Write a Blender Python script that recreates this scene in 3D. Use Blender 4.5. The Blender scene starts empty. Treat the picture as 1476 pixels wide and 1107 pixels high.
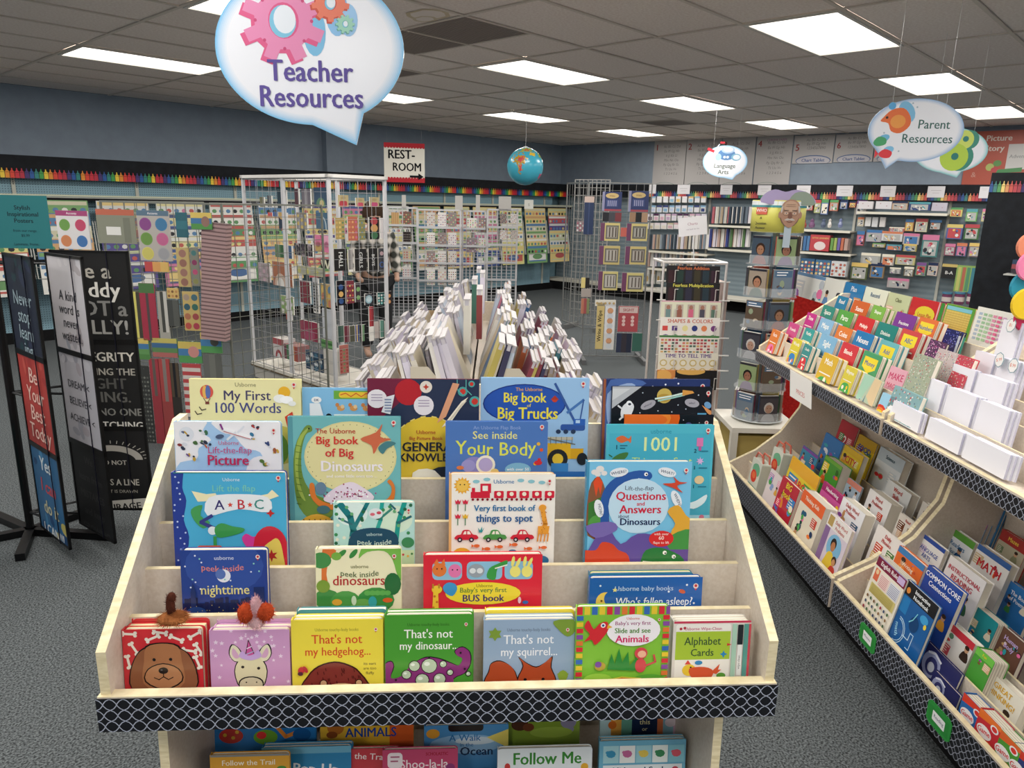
import bpy, math, random
from mathutils import Matrix, Vector
random.seed(7)
SC = bpy.context.scene
COL = SC.collection
# ---------------------------------------------------------------- camera
FPX, CX, CY, CAMH = 1051.0, 738.0, 553.5, 1.63
P_, R_ = math.radians(13.955), math.radians(1.345)
fwd = Vector((0, math.cos(P_), -math.sin(P_))); rgt0 = Vector((1, 0, 0)); dwn0 = fwd.cross(rgt0)
rgt = rgt0*math.cos(R_) - dwn0*math.sin(R_); dwn = fwd.cross(rgt)
CAM = Vector((0, 0, CAMH))
cd = bpy.data.cameras.new('camera'); cam = bpy.data.objects.new('camera', cd); COL.objects.link(cam)
cd.sensor_width = 36; cd.lens = 36*FPX/1476; cd.clip_start = .02; cd.clip_end = 60
up, bk = -dwn, -fwd
cam.matrix_world = Matrix(((rgt.x, up.x, bk.x, 0), (rgt.y, up.y, bk.y, 0), (rgt.z, up.z, bk.z, CAMH), (0, 0, 0, 1)))
SC.camera = cam
# ---------------------------------------------------------------- world, exposure
wd = bpy.data.worlds.new('world'); SC.world = wd; wd.use_nodes = True
wd.node_tree.nodes['Background'].inputs[0].default_value = (.6, .65, .7, 1)
wd.node_tree.nodes['Background'].inputs[1].default_value = .05
vs = SC.view_settings; vs.view_transform = 'Standard'; vs.look = 'None'; vs.gamma = 1; vs.use_curve_mapping = False
vs.exposure = 0.0
LAMP_W = 30.0
CEIL = 2.744
A1 = math.radians(43.1)
D1 = Vector((math.sin(A1), math.cos(A1), 0)); D2 = Vector((-math.cos(A1), math.sin(A1), 0))
LO = Vector((1.8186, 4.59, 0))            # near corner of one ceiling light
LIGHTS = [(i, j) for i in range(-3, 3) for j in range(-2, 3)]
for (i, j) in LIGHTS:
    ld = bpy.data.lights.new('ceiling_lamp', 'AREA'); ld.shape = 'RECTANGLE'; ld.size = 1.14; ld.size_y = .53
    ld.energy = LAMP_W; ld.color = (1.0, .97, .92)
    lo = bpy.data.objects.new('ceiling_lamp', ld); COL.objects.link(lo)
    c = LO + D1*(2.44*i+.578) + D2*(2.44*j+.272)
    lo.matrix_world = Matrix(((D1.x, D2.x, 0, c.x), (D1.y, D2.y, 0, c.y), (0, 0, 1, CEIL-.025), (0, 0, 0, 1)))
# ---------------------------------------------------------------- helpers
def ray(x, y):
    return rgt*((x-CX)/FPX) + dwn*((y-CY)/FPX) + fwd
def atz(x, y, z):
    d = ray(x, y); return CAM + d*((z-CAMH)/d.z)
def aty(x, y, Y):
    d = ray(x, y); return CAM + d*(Y/d.y)
class Fr:
    """a local frame: x to the right of one who faces it, y into it, z up"""
    def __init__(s, ox, oy, yaw_deg, oz=0.0):
        a = math.radians(yaw_deg)
        s.o = Vector((ox, oy, oz)); s.X = Vector((math.cos(a), math.sin(a), 0)); s.Y = Vector((-math.sin(a), math.cos(a), 0)); s.yaw = a
    def W(s, x, y, z): return s.o + s.X*x + s.Y*y + Vector((0, 0, z))
    def M(s, x, y, z, rz=0.0, tilt=0.0, roll=0.0):
        return Matrix.Translation(s.W(x, y, z)) @ Matrix.Rotation(s.yaw+math.radians(rz), 4, 'Z') @ Matrix.Rotation(-math.radians(tilt), 4, 'X') @ Matrix.Rotation(math.radians(roll), 4, 'Y')
    def px(s, x, y, dy=0.0):
        d = ray(x, y); P = s.W(0, dy, 0); t = (P-CAM).dot(s.Y)/d.dot(s.Y); Q = CAM + d*t - s.o
        return Q.dot(s.X), Q.z
def lin(c):
    c = c.lstrip('#'); v = [int(c[i:i+2], 16)/255 for i in (0, 2, 4)]
    return tuple((x/12.92 if x <= .04045 else ((x+.055)/1.055)**2.4) for x in v)+(1.0,)
_L = {}
SOFT = [0.0]          # haze put into the colours of stock further back: greyer and darker
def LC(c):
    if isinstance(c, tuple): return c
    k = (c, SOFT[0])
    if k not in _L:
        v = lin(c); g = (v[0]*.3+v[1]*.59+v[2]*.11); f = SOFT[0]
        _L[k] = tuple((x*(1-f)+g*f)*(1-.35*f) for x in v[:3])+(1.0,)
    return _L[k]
# ---------------------------------------------------------------- materials
def new_mat(name):
    m = bpy.data.materials.new(name); m.use_nodes = True; nt = m.node_tree
    return m, nt, nt.nodes['Principled BSDF']
def attr_mat(name, rough=.5, spec=.5, metal=0, grain=0.0, alpha=1.0, trans=0.0):
    m, nt, b = new_mat(name)
    a = nt.nodes.new('ShaderNodeAttribute'); a.attribute_name = 'Col'
    src = a.outputs['Color']
    if grain:
        tc = nt.nodes.new('ShaderNodeTexCoord'); n = nt.nodes.new('ShaderNodeTexNoise'); n.inputs['Scale'].default_value = 60
        n.inputs['Detail'].default_value = 4
        mr = nt.nodes.new('ShaderNodeMapRange'); mr.inputs[1].default_value = .3; mr.inputs[2].default_value = .7
        mr.inputs[3].default_value = 1-grain; mr.inputs[4].default_value = 1+grain*.3
        mx = nt.nodes.new('ShaderNodeMix'); mx.data_type = 'RGBA'; mx.blend_type = 'MULTIPLY'; mx.inputs[0].default_value = 1
        nt.links.new(tc.outputs['Object'], n.inputs['Vector']); nt.links.new(n.outputs['Fac'], mr.inputs[0])
        nt.links.new(src, mx.inputs[6]); nt.links.new(mr.outputs[0], mx.inputs[7]); src = mx.outputs[2]
    nt.links.new(src, b.inputs['Base Color'])
    b.inputs['Roughness'].default_value = rough; b.inputs['Specular IOR Level'].default_value = spec; b.inputs['Metallic'].default_value = metal
    b.inputs['Alpha'].default_value = alpha; b.inputs['Transmission Weight'].default_value = trans
    return m
def noise_mat(name, c1, c2, scale, rough=.8, bump=0.0, detail=4, spec=.3, sx=(1, 1, 1)):
    m, nt, b = new_mat(name)
    tc = nt.nodes.new('ShaderNodeTexCoord'); mp = nt.nodes.new('ShaderNodeMapping'); mp.inputs['Scale'].default_value = sx
    n = nt.nodes.new('ShaderNodeTexNoise'); n.inputs['Scale'].default_value = scale; n.inputs['Detail'].default_value = detail
    cr = nt.nodes.new('ShaderNodeValToRGB'); cr.color_ramp.elements[0].color = LC(c1); cr.color_ramp.elements[1].color = LC(c2)
    cr.color_ramp.elements[0].position = .35; cr.color_ramp.elements[1].position = .65
    nt.links.new(tc.outputs['Object'], mp.inputs[0]); nt.links.new(mp.outputs[0], n.inputs['Vector'])
    nt.links.new(n.outputs['Fac'], cr.inputs[0]); nt.links.new(cr.outputs[0], b.inputs['Base Color'])
    b.inputs['Roughness'].default_value = rough; b.inputs['Specular IOR Level'].default_value = spec
    if bump:
        bp = nt.nodes.new('ShaderNodeBump'); bp.inputs['Strength'].default_value = bump; bp.inputs['Distance'].default_value = .004
        nt.links.new(n.outputs['Fac'], bp.inputs['Height']); nt.links.new(bp.outputs[0], b.inputs['Normal'])
    return m
PRINT = attr_mat('printed_card', .42, .35)
MATTE = attr_mat('matte_paint', .75, .2)
GLOSS = attr_mat('glossy_print', .22, .5)
PLAST = attr_mat('coloured_plastic', .3, .5)
METAL = attr_mat('metal_wire', .35, .5, .5)
PAPER = attr_mat('paper', .85, .1)
CLOTH = attr_mat('cloth', .95, .05, grain=.35)
LAMI = noise_mat('speckled_laminate', 'd2c5b5', 'dbd0c2', 130, .42, 0, 3)
EDGE = noise_mat('pale_edge_banding', 'd9c9a0', 'ecdfbc', 25, .5, 0, 4, .3, (1, 1, 6))
CARPET = noise_mat('grey_loop_carpet', '2c2e2f', '6b7072', 150, 1, .3, 3, .05)
# finer carpet fleck: two octaves
TILE = noise_mat('mineral_ceiling_tile', 'e2d6ce', 'efe6df', 60, .95, .25, 6, .05)
TILE_D = noise_mat('stained_dark_ceiling_tile', 'a0968f', 'a8a098', 40, .9, .1, 4, .05)
TBAR = attr_mat('painted_ceiling_bar', .5, .3)
BLUE = noise_mat('blue_wall_paint', '8d99a7', '929fad', 8, .75, .05, 3, .2)
BLACKP = noise_mat('black_painted_board', '14161a', '1b1e23', 12, .7, 0, 3, .2)
def emat(name, col, s):
    m, nt, b = new_mat(name); b.inputs['Base Color'].default_value = LC(col)
    b.inputs['Emission Color'].default_value = LC(col); b.inputs['Emission Strength'].default_value = s; return m
DIFF = emat('lit_prismatic_diffuser', 'fff8ee', 3.0)
def clear_mat(name, alpha, rough=.08):
    m, nt, b = new_mat(name); b.inputs['Base Color'].default_value = (.85, .9, .92, 1); b.inputs['Alpha'].default_value = alpha
    b.inputs['Roughness'].default_value = rough; return m
CLEAR = clear_mat('clear_acrylic', .16)
# ---------------------------------------------------------------- mesh builder
def clip(poly, x0, y0, x1, y1):
    for ax, lim, sg in ((0, x0, 1), (0, x1, -1), (1, y0, 1), (1, y1, -1)):
        if not poly: return poly
        if all((p[ax]-lim)*sg >= -1e-9 for p in poly): continue
        out = []
        for i in range(len(poly)):
            a, b = poly[i-1], poly[i]; da, db = (a[ax]-lim)*sg, (b[ax]-lim)*sg
            if (da >= 0) != (db >= 0):
                t = da/(da-db); out.append((a[0]+(b[0]-a[0])*t, a[1]+(b[1]-a[1])*t))
            if db >= 0: out.append(b)
        poly = out
    return poly
class MB:
    def __init__(s): s.v = []; s.f = []; s.c = []; s.mi = []; s.smooth = False
    def add(s, vs, fs, col, M=None, mi=0):
        k = len(s.v); col = LC(col)
        if M is None: s.v.extend(tuple(p) for p in vs)
        else: s.v.extend(tuple(M @ Vector(p)) for p in vs)
        s.f.extend(tuple(k+i for i in f) for f in fs); s.c.extend([col]*len(fs)); s.mi.extend([mi]*len(fs)); return s
    def box(s, x0, y0, z0, x1, y1, z1, col='ffffff', M=None, mi=0):
        vs = [(x0, y0, z0), (x1, y0, z0), (x1, y1, z0), (x0, y1, z0), (x0, y0, z1), (x1, y0, z1), (x1, y1, z1), (x0, y1, z1)]
        return s.add(vs, [(0, 3, 2, 1), (4, 5, 6, 7), (0, 1, 5, 4), (1, 2, 6, 5), (2, 3, 7, 6), (3, 0, 4, 7)], col, M, mi)
    def prism(s, pts, y0, y1, col, edge=None, M=None, mi=0, me=None):
        """outline in x,z extruded from y0 (front) to y1"""
        n = len(pts); vs = [(p[0], y0, p[1]) for p in pts]+[(p[0], y1, p[1]) for p in pts]
        s.add(vs, [tuple(range(n)), tuple(range(2*n-1, n-1, -1))], col, M, mi)
        s.add(vs, [(i, i+n, (i+1) % n+n, (i+1) % n) for i in range(n)], edge or col, M, mi if me is None else me); return s
    def bar(s, a, b, r, col='ffffff', n=4, r2=None, mi=0):
        a = Vector(a); b = Vector(b); d = (b-a)
        if d.length < 1e-6: return s
        q = d.to_track_quat('Z', 'Y').to_matrix(); r2 = r if r2 is None else r2
        vs = []
        for P, rr in ((a, r), (b, r2)):
            for i in range(n):
                t = 2*math.pi*(i+.5)/n; vs.append(tuple(P + q @ Vector((rr*math.cos(t), rr*math.sin(t), 0))))
        fs = [(i, (i+1) % n, (i+1) % n+n, i+n) for i in range(n)]+[tuple(range(n-1, -1, -1)), tuple(range(n, 2*n))]
        return s.add(vs, fs, col, None, mi)
    def tube(s, pts, r, col='ffffff', n=5):
        for a, b in zip(pts, pts[1:]): s.bar(a, b, r, col, n)
        return s
    def lathe(s, prof, col, n=24, c=(0, 0, 0), M=None, sx=1, sy=1):
        vs = []; m = len(prof)
        for i in range(n):
            t = 2*math.pi*i/n
            for r, z in prof: vs.append((c[0]+r*math.cos(t)*sx, c[1]+r*math.sin(t)*sy, c[2]+z))
        fs = [(i*m+j, ((i+1) % n)*m+j, ((i+1) % n)*m+j+1, i*m+j+1) for i in range(n) for j in range(m-1)]
        return s.add(vs, fs, col, M)
    def mesh(s, name, mats):
        me = bpy.data.meshes.new(name); me.from_pydata(s.v, [], s.f)
        for m in (mats if isinstance(mats, (list, tuple)) else [mats]): me.materials.append(m)
        at = me.color_attributes.new('Col', 'FLOAT_COLOR', 'CORNER')
        buf = []
        for f, c in zip(s.f, s.c): buf.extend(c*len(f))
        at.data.foreach_set('color', buf)
        if any(s.mi): me.polygons.foreach_set('material_index', s.mi)
        if s.smooth: me.polygons.foreach_set('use_smooth', [True]*len(s.f))
        return me
    def obj(s, name, mats, parent=None, M=None, label=None):
        return link(name, s.mesh(name, mats), parent, M, label)
def link(name, me, parent=None, M=None, label=None):
    o = bpy.data.objects.new(name, me); COL.objects.link(o)
    if parent is not None: o.parent = parent
    if M is not None:
        if parent is not None: o.matrix_local = M
        else: o.matrix_world = M
    if label: o['label'] = label
    return o
USED = {}
def tag(o, label, cat, group=None, kind=None):
    o['label'] = label; o['category'] = cat
    if group: o['group'] = group
    if kind: o['kind'] = kind
    return o
def thing(name, label, cat, M, group=None):
    o = bpy.data.objects.new(name, None); COL.objects.link(o); o.matrix_world = M; o.empty_display_size = .05
    return tag(o, label, cat, group)
def struct(o): o['kind'] = 'structure'; return o
def dup(o, M, label=None):
    r = o.copy(); COL.objects.link(r); r.matrix_world = M
    if label: r['label'] = label
    for ch in list(o.children):
        c = ch.copy(); COL.objects.link(c); c.parent = r
        for g in ch.children:
            d = g.copy(); COL.objects.link(d); d.parent = c
    return r
# ---------------------------------------------------------------- lettering
_G = {}
def glyph(ch, bold):
    k = (ch, bold)
    if k in _G: return _G[k]
    def mk(t):
        cu = bpy.data.curves.new('t', 'FONT'); cu.body = t; cu.resolution_u = 2; cu.size = 1; cu.offset = 0
        o = bpy.data.objects.new('t', cu); me = o.to_mesh()
        vs = [(v.co.x, v.co.y) for v in me.vertices]; fs = [tuple(p.vertices) for p in me.polygons]
        o.to_mesh_clear(); bpy.data.objects.remove(o); bpy.data.curves.remove(cu); return vs, fs
    if ch == ' ': _G[k] = ([], [], .3); return _G[k]
    vs, fs = mk(ch)
    w2, _ = mk(ch+'|'); w1, _ = mk('|')
    adv = max(p[0] for p in w2)-max(p[0] for p in w1)
    _G[k] = (vs, fs, adv); return _G[k]
class Cv:
    """flat print laid on a front face; units: width = 100, y down from the top edge"""
    def __init__(s, mb, w, h, x0=0.0, z0=0.0, y=0.0, M=None, step=.0001):
        s.mb = mb; s.w = w; s.h = h; s.s = w/100; s.H = h/s.s; s.x0 = x0; s.z0 = z0; s.y = y; s.M = M; s.n = 1; s.step = step
        s.cl = (0, 0, 100, s.H)
    def poly(s, pts, col, up=True):
        p = clip(list(pts), *s.cl)
        if len(p) < 3: return s
        y = s.y-s.step*s.n
        a = sum(p[i-1][0]*p[i][1]-p[i][0]*p[i-1][1] for i in range(len(p)))
        if a > 0: p = p[::-1]
        s.mb.add([(s.x0+q[0]*s.s, y, s.z0+s.h-q[1]*s.s) for q in p], [tuple(range(len(p)))], col, s.M)
        if up: s.n += 1
        return s
    def rect(s, x0, y0, x1, y1, col): return s.poly([(x0, y0), (x1, y0), (x1, y1), (x0, y1)], col)
    def ell(s, cx, cy, rx, ry=None, col='ffffff', n=18, a0=0, a1=360, rot=0):
        ry = rx if ry is None else ry; r = math.radians(rot); P = []
        m = n if a1-a0 < 360 else n-1
        for i in range(m+1 if a1-a0 < 360 else n):
            t = math.radians(a0+(a1-a0)*i/n); x, y = rx*math.cos(t), ry*math.sin(t)
            P.append((cx+x*math.cos(r)-y*math.sin(r), cy+x*math.sin(r)+y*math.cos(r)))
        return s.poly(P, col)
    def rrect(s, x0, y0, x1, y1, r, col):
        P = []
        for cx, cy, a in ((x1-r, y0+r, -90), (x1-r, y1-r, 0), (x0+r, y1-r, 90), (x0+r, y0+r, 180)):
            for k in range(4): t = math.radians(a+30*k); P.append((cx+r*math.cos(t), cy+r*math.sin(t)))
        return s.poly(P, col)
    def blob(s, pts, col, k=3):
        n = len(pts); P = []
        for i in range(n):
            a, b, c, d = pts[i-1], pts[i], pts[(i+1) % n], pts[(i+2) % n]
            for j in range(k):
                t = j/k; P.append(tuple(.5*(2*b[q]+(c[q]-a[q])*t+(2*a[q]-5*b[q]+4*c[q]-d[q])*t*t+(3*b[q]-a[q]-3*c[q]+d[q])*t**3) for q in (0, 1)))
        return s.poly(P, col)
    def star(s, cx, cy, r, col, n=5, q=.45, rot=-90):
        return s.poly([(cx+(r if i % 2 == 0 else r*q)*math.cos(math.radians(rot+180*i/n)), cy+(r if i % 2 == 0 else r*q)*math.sin(math.radians(rot+180*i/n))) for i in range(2*n)], col)
    def line(s, pts, w, col):
        for (ax, ay), (bx, by) in zip(pts, pts[1:]):
            L = math.hypot(bx-ax, by-ay) or 1; nx, ny = -(by-ay)/L*w/2, (bx-ax)/L*w/2; ex, ey = (bx-ax)/L*w*.25, (by-ay)/L*w*.25
            s.poly([(ax+nx-ex, ay+ny-ey), (bx+nx+ex, by+ny+ey), (bx-nx+ex, by-ny+ey), (ax-nx-ex, ay-ny-ey)], col, False)
        s.n += 1; return s
    def dots(s, pts, r, cols, n=7):
        if isinstance(cols, str): cols = [cols]
        for i, (x, y) in enumerate(pts):
            s.poly([(x+r*math.cos(2*math.pi*k/n), y+r*math.sin(2*math.pi*k/n)) for k in range(n)], cols[i % len(cols)], False)
        s.n += 1; return s
    def text(s, t, x, y, size, col, al='c', bold=1, sx=1.0, arc=0.0, sl=0.0, rot=0.0, wig=0.0):
        """size = cap height-ish em; y = baseline"""
        size *= 1.0; W = sum(glyph(c, 0)[2] for c in t)*size*sx
        px = {'c': -W/2, 'l': 0, 'r': -W}[al]; yy = s.y-s.step*s.n; cr, sr = math.cos(math.radians(rot)), math.sin(math.radians(rot))
        for k, ch in enumerate(t):
            vs0, fs, adv = glyph(ch, 0)
            for cp, (ox, oy) in enumerate((((0, 0),), ((-.011, 0), (.011, 0)), ((-.024, 0), (-.008, .008), (.008, -.008), (.024, 0)))[bold] if vs0 else ()):
                vs = [(a+ox, b_+oy) for a, b_ in vs0]; yy = s.y-s.step*s.n-.00002*cp
                out = []
                dyw = wig*(1 if k % 2 else -1)
                for vx, vy in vs:
                    X = px+(vx+vy*sl)*size*sx; Y = -vy*size+dyw
                    if arc: Y += arc*((X/(W/2 or 1))**2-1)
                    X, Y = x+X*cr-Y*sr, y+X*sr+Y*cr
                    out.append((X, Y))
                x0, y0, x1, y1 = s.cl
                if all(x0 <= p[0] <= x1 and y0 <= p[1] <= y1 for p in out):
                    s.mb.add([(s.x0+p[0]*s.s, yy, s.z0+s.h-p[1]*s.s) for p in out], fs, col, s.M)
                else:
                    for f in fs:
                        q = clip([out[i] for i in f], *s.cl)
                        if len(q) > 2: s.mb.add([(s.x0+p[0]*s.s, yy, s.z0+s.h-p[1]*s.s) for p in q], [tuple(range(len(q)))], col, s.M)
            px += adv*size*sx
        s.n += 1; return s
def rpts(w, h, r, k=4, x0=0, z0=0):
    if r <= 0: return [(x0, z0), (x0+w, z0), (x0+w, z0+h), (x0, z0+h)]
    P = []
    for cx, cz, a in ((x0+r, z0+r, 180), (x0+w-r, z0+r, 270), (x0+w-r, z0+h-r, 0), (x0+r, z0+h-r, 90)):
        for i in range(k+1): t = math.radians(a+90*i/k); P.append((cx+r*math.cos(t), cz+r*math.sin(t)))
    return P
# ---------------------------------------------------------------- books and cards
def book(name, label, M, w, h, t, bg, art=None, cat='book', group=None, board=False, spine=None, pages='efe8d8', mat=None, extra=0, ecols=None):
    """front cover faces -y, its lower left corner at the origin"""
    e = thing(name, label, cat, M, group); mat = mat or GLOSS
    m = MB(); r = .008 if board else .0015; ct = .0018
    P = rpts(w, h, r, 3 if board else 1)
    m.prism(P, 0, ct, bg, spine or bg); m.prism(P, t-ct, t, spine or bg)
    m.box(-.0012, 0, 0, .001, t, h, spine or bg)
    if art:
        c = Cv(m, w, h); art(c)
    m.obj('cover', mat, e)
    g = MB(); ins = 0.0008 if board else .004
    if board:
        k = max(3, int((t-2*ct)/.0045)); d = (t-2*ct)/k
        for i in range(k):
            g.prism(rpts(w-.003, h-.003, .007, 3, .001, .0015), ct+d*i+.0002, ct+d*(i+1)-.0004, pages if i % 2 == 0 else (.62, .56, .46, 1))
    else: g.box(.001, ct, ins, w-ins, t-ct, h-ins, pages)
    g.obj('pages', PAPER, e)
    for q in range(extra):          # further copies of the same title standing behind it
        col = (ecols or [bg])[q % len(ecols or [bg])]
        M2 = M @ Matrix.Translation((.002*(q+1), (t+.0015)*(q+1), .002*((q % 2)*2-1)+.003*q))
        e2 = thing(name, label, cat, M2, group)
        mm = MB(); mm.prism(P, 0, ct, col); mm.prism(P, t-ct, t, col); mm.box(-.0012, 0, 0, .001, t, h, col); mm.obj('cover', mat, e2)
        gg = MB(); gg.box(.001, ct, .002, w-.003, t-ct, h-.002, pages); gg.obj('pages', PAPER, e2)
        e2['label'] = label_behind(label, q)
    return e
def label_behind(label, q):
    w = (['next copy behind', 'second copy behind', 'third copy behind', 'fourth copy behind'][q]+' the '+label).split()
    return ' '.join(w[:16]).rstrip(',')
def put(F, TL, TR, dy, h, tilt=8):
    """matrix, width for a book whose top corners are seen at TL and TR, leaning back; top edge in the plane y=dy"""
    x0, z0 = F.px(*TL, dy); x1, z1 = F.px(*TR, dy); w = abs(x1-x0); z = (z0+z1)/2; a = math.radians(tilt)
    roll = 0.0
    return F.M(min(x0, x1), dy-h*math.sin(a), z-h*math.cos(a), 0, tilt), w, z
def card(name, label, cat, M, w, h, art, bg='ffffff', t=.003, mat=None, group=None, parent=None, r=0.0, edge=None):
    m = MB(); m.prism(rpts(w, h, r, 3), 0, t, bg, edge)
    if art: art(Cv(m, w, h))
    if parent is not None: return m.obj(name, mat or PRINT, parent, M)
    o = m.obj(name, mat or PRINT, None, M); tag(o, label, cat, group); return o
def lattice(m, x0, z0, w, h, cell, y, col, M=None):
    nx = int(w/cell)+1; nz = max(1, round(h/cell)); cz = h/nz; lw = cell*.036
    for i in range(nx):
        for k in range(nz):
            for sg in (0, 1):
                A = (i*cell, (k+sg)*cz); B = ((i+1)*cell, (k+1-sg)*cz); dx, dz = B[0]-A[0], B[1]-A[1]; L = math.hypot(dx, dz); nxx, nz_ = -dz/L, dx/L
                prev = None
                for q in range(6):
                    t = q/5; off = math.sin(2*math.pi*t)*cell*.085*(1 if sg else -1)
                    P = (A[0]+dx*t+nxx*off, A[1]+dz*t+nz_*off)
                    if prev:
                        ex, ez = P[0]-prev[0], P[1]-prev[1]; l = math.hypot(ex, ez) or 1; ux, uz = -ez/l*lw, ex/l*lw
                        p = clip([(prev[0]+ux, prev[1]+uz), (P[0]+ux, P[1]+uz), (P[0]-ux, P[1]-uz), (prev[0]-ux, prev[1]-uz)], 0, 0, w, h)
                        if len(p) > 2: m.add([(x0+a, y, z0+b) for a, b in p][::-1], [tuple(range(len(p)))], col, M)
                    prev = P
PAL = ['d8323c', 'f0c52c', '2f7fc1', '4aa653', 'e8762c', '8a4fa0', 'e66fa2', '39a7b3', 'f4ead0', '23355e']
def rnd_art(seed, cols=None, title=None):
    rr = random.Random(seed)
    def f(c):
        ps = cols or rr.sample(PAL, 4); H = c.H
        c.rect(4, 4, 96, H*rr.uniform(.2, .32), ps[0])
        for k in range(4):
            c.ell(rr.uniform(15, 85), rr.uniform(H*.4, H*.9), rr.uniform(8, 22), rr.uniform(8, 20), ps[(k+1) % len(ps)], 9)
        if title: c.text(title, 50, H*.22, min(20, 130/len(title)), 'ffffff', bold=2)
        else:
            for k in range(2): c.rect(14, H*(.08+.09*k), rr.uniform(60, 88), H*(.08+.09*k)+4, 'ffffff')
    return f
# ================================================================ the room
U0, U1, V0, V1 = -3.5, 11.65, -5.0, 9.7
def uv(u, v, z=0.0): return D1*u + D2*v + Vector((0, 0, z))
ROOM = Matrix(((D1.x, D2.x, 0, 0), (D1.y, D2.y, 0, 0), (0, 0, 1, 0), (0, 0, 0, 1)))
def room_box(name, a, b, mat, kind=True):
    m = MB(); m.box(a[0], a[1], a[2], b[0], b[1], b[2], 'ffffff'); o = m.obj(name, mat, None, ROOM); struct(o); return o
room_box('floor', (U0, V0, -.1), (U1, V1, 0), CARPET)
wl = room_box('wall_left', (U0, V1, 0), (U1+.1, V1+.1, CEIL), BLUE)
wb = room_box('wall_back', (U1, V0, 0), (U1+.1, V1, CEIL), BLUE)
room_box('wall_right', (U0, V0-.1, 0), (U1+.1, V0, CEIL), BLUE)
room_box('wall_front', (U0-.1, V0-.1, 0), (U0, V1+.1, CEIL), BLUE)
# ceiling: deck, bars, tiles
ce = room_box('ceiling', (U0, V0, CEIL+.04), (U1, V1, CEIL+.1), TILE)
TU, TV, GU, GV = 1.2192, .6096, LO.dot(D1)-.032, LO.dot(D2)-.033
lightset = set()
for (i, j) in LIGHTS: lightset.add((2*i, 4*j))
m = MB()
ku0, ku1 = math.floor((U0-GU)/TU), math.ceil((U1-GU)/TU); kv0, kv1 = math.floor((V0-GV)/TV), math.ceil((V1-GV)/TV)
BARC = 'cfc5ba'
for k in range(ku0, ku1+1):
    u = GU+k*TU
    if U0 < u < U1: m.box(u-.012, V0, CEIL-.006, u+.012, V1, CEIL+.002, BARC)
for k in range(kv0, kv1+1):
    v = GV+k*TV
    if V0 < v < V1: m.box(U0, v-.012, CEIL-.0055, U1, v+.012, CEIL+.002, BARC)
m.obj('ceiling_bars', TBAR, ce, None)
tm = MB(); tm.box(.013, .013, 0, TU-.013, TV-.013, .012, 'ffffff'); tile_me = tm.mesh('ceiling_tile', TILE)
tile_dk = tm.mesh('ceiling_tile', TILE_D)
def tidx(px, py):
    P = atz(px, py, CEIL); return math.floor((P.dot(D1)-GU)/TU), math.floor((P.dot(D2)-GV)/TV)
DARK = set()
rest = MB(); ntile = 0
for a in range(ku0, ku1):
    for b in range(kv0, kv1):
        if (a, b) in lightset: continue
        u, v = GU+a*TU, GV+b*TV
        P = uv(u+.6, v+.3)
        u2, v2 = min(u+TU, U1), min(v+TV, V1); u1_, v1_ = max(u, U0), max(v, V0)
        ang = math.degrees(math.atan2(P.x, P.y)); dist = P.length
        full = u >= U0-.01 and v >= V0-.01 and u+TU <= U1+.01 and v+TV <= V1+.01
        if abs(ang) < 44 and dist > 1.8 and full and ntile < 290:
            o = bpy.data.objects.new('ceiling_tile', tile_dk if (a, b) in DARK else tile_me); COL.objects.link(o); o.parent = ce
            rr = random.Random(a*97+b); o.location = (u, v, CEIL+.002+rr.uniform(0, .002)); ntile += 1
            if (a, b) in DARK: o['label'] = 'darker grey stained ceiling tile'
        else: rest.box(u1_+.013, v1_+.013, CEIL+.003, u2-.013, v2-.013, CEIL+.014, 'ffffff')
o = rest.obj('ceiling_tile_field', TILE, ce); o['kind'] = 'stuff'
for k, (ku, kv, hu, lab) in enumerate(((-1, 3, 0, 'dark square air-return grille in the ceiling, nearest one right of the gear sign'), (-1, 4, 0, 'dark square air-return grille touching the right edge of the gear sign'), (-1, 6, 1, 'small far grille below the other two, beside the gear sign'), (3, 6, 1, 'faint dark grille in the far ceiling above the wall charts'))):
    Mx = ROOM.copy(); Mx.translation = uv(GU+ku*TU+hu*TU/2+.014, GV+kv*TV+.014, CEIL-.002); t = thing('ceiling_vent', lab, 'vent', Mx, 'dark grilles in the ceiling'); s_ = .58
    m = MB(); m.box(0, 0, 0, s_, s_, .003, '857c76'); m.obj('vent_plate', TBAR, t); m = MB()
    for q in range(24): m.box(.01, .012+.0235*q, -.003, s_-.01, .018+.0235*q, 0, '9c928a')
    m.obj('vent_slats', TBAR, t); m = MB(); xx = s_+.002 if not hu else -.026; m.box(xx, -.014, -.004, xx+.024, s_+.014, .002, BARC); m.obj('vent_edge', TBAR, t)
m = MB(); M_ = ROOM.copy(); M_.translation = uv(3.2, 3.78, CEIL+.0012)
for (a, b_, r, c_) in ((0, 0, .12, 'c8b898'), (0, .0, .095, 'e4dad2'), (.06, .1, .07, 'ccbda2'), (.06, .1, .05, 'e4dad2')): m.add([(a+r*math.cos(q*.5236)*(1+.12*math.sin(q*3)), b_+r*1.3*math.sin(q*.5236), -.0001*len(m.f)) for q in range(12)][::-1], [tuple(range(12))], c_)
o = m.obj('water_stain', TBAR, ce); o.matrix_world = M_; o['label'] = 'brown water stain ring on a tile'
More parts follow.
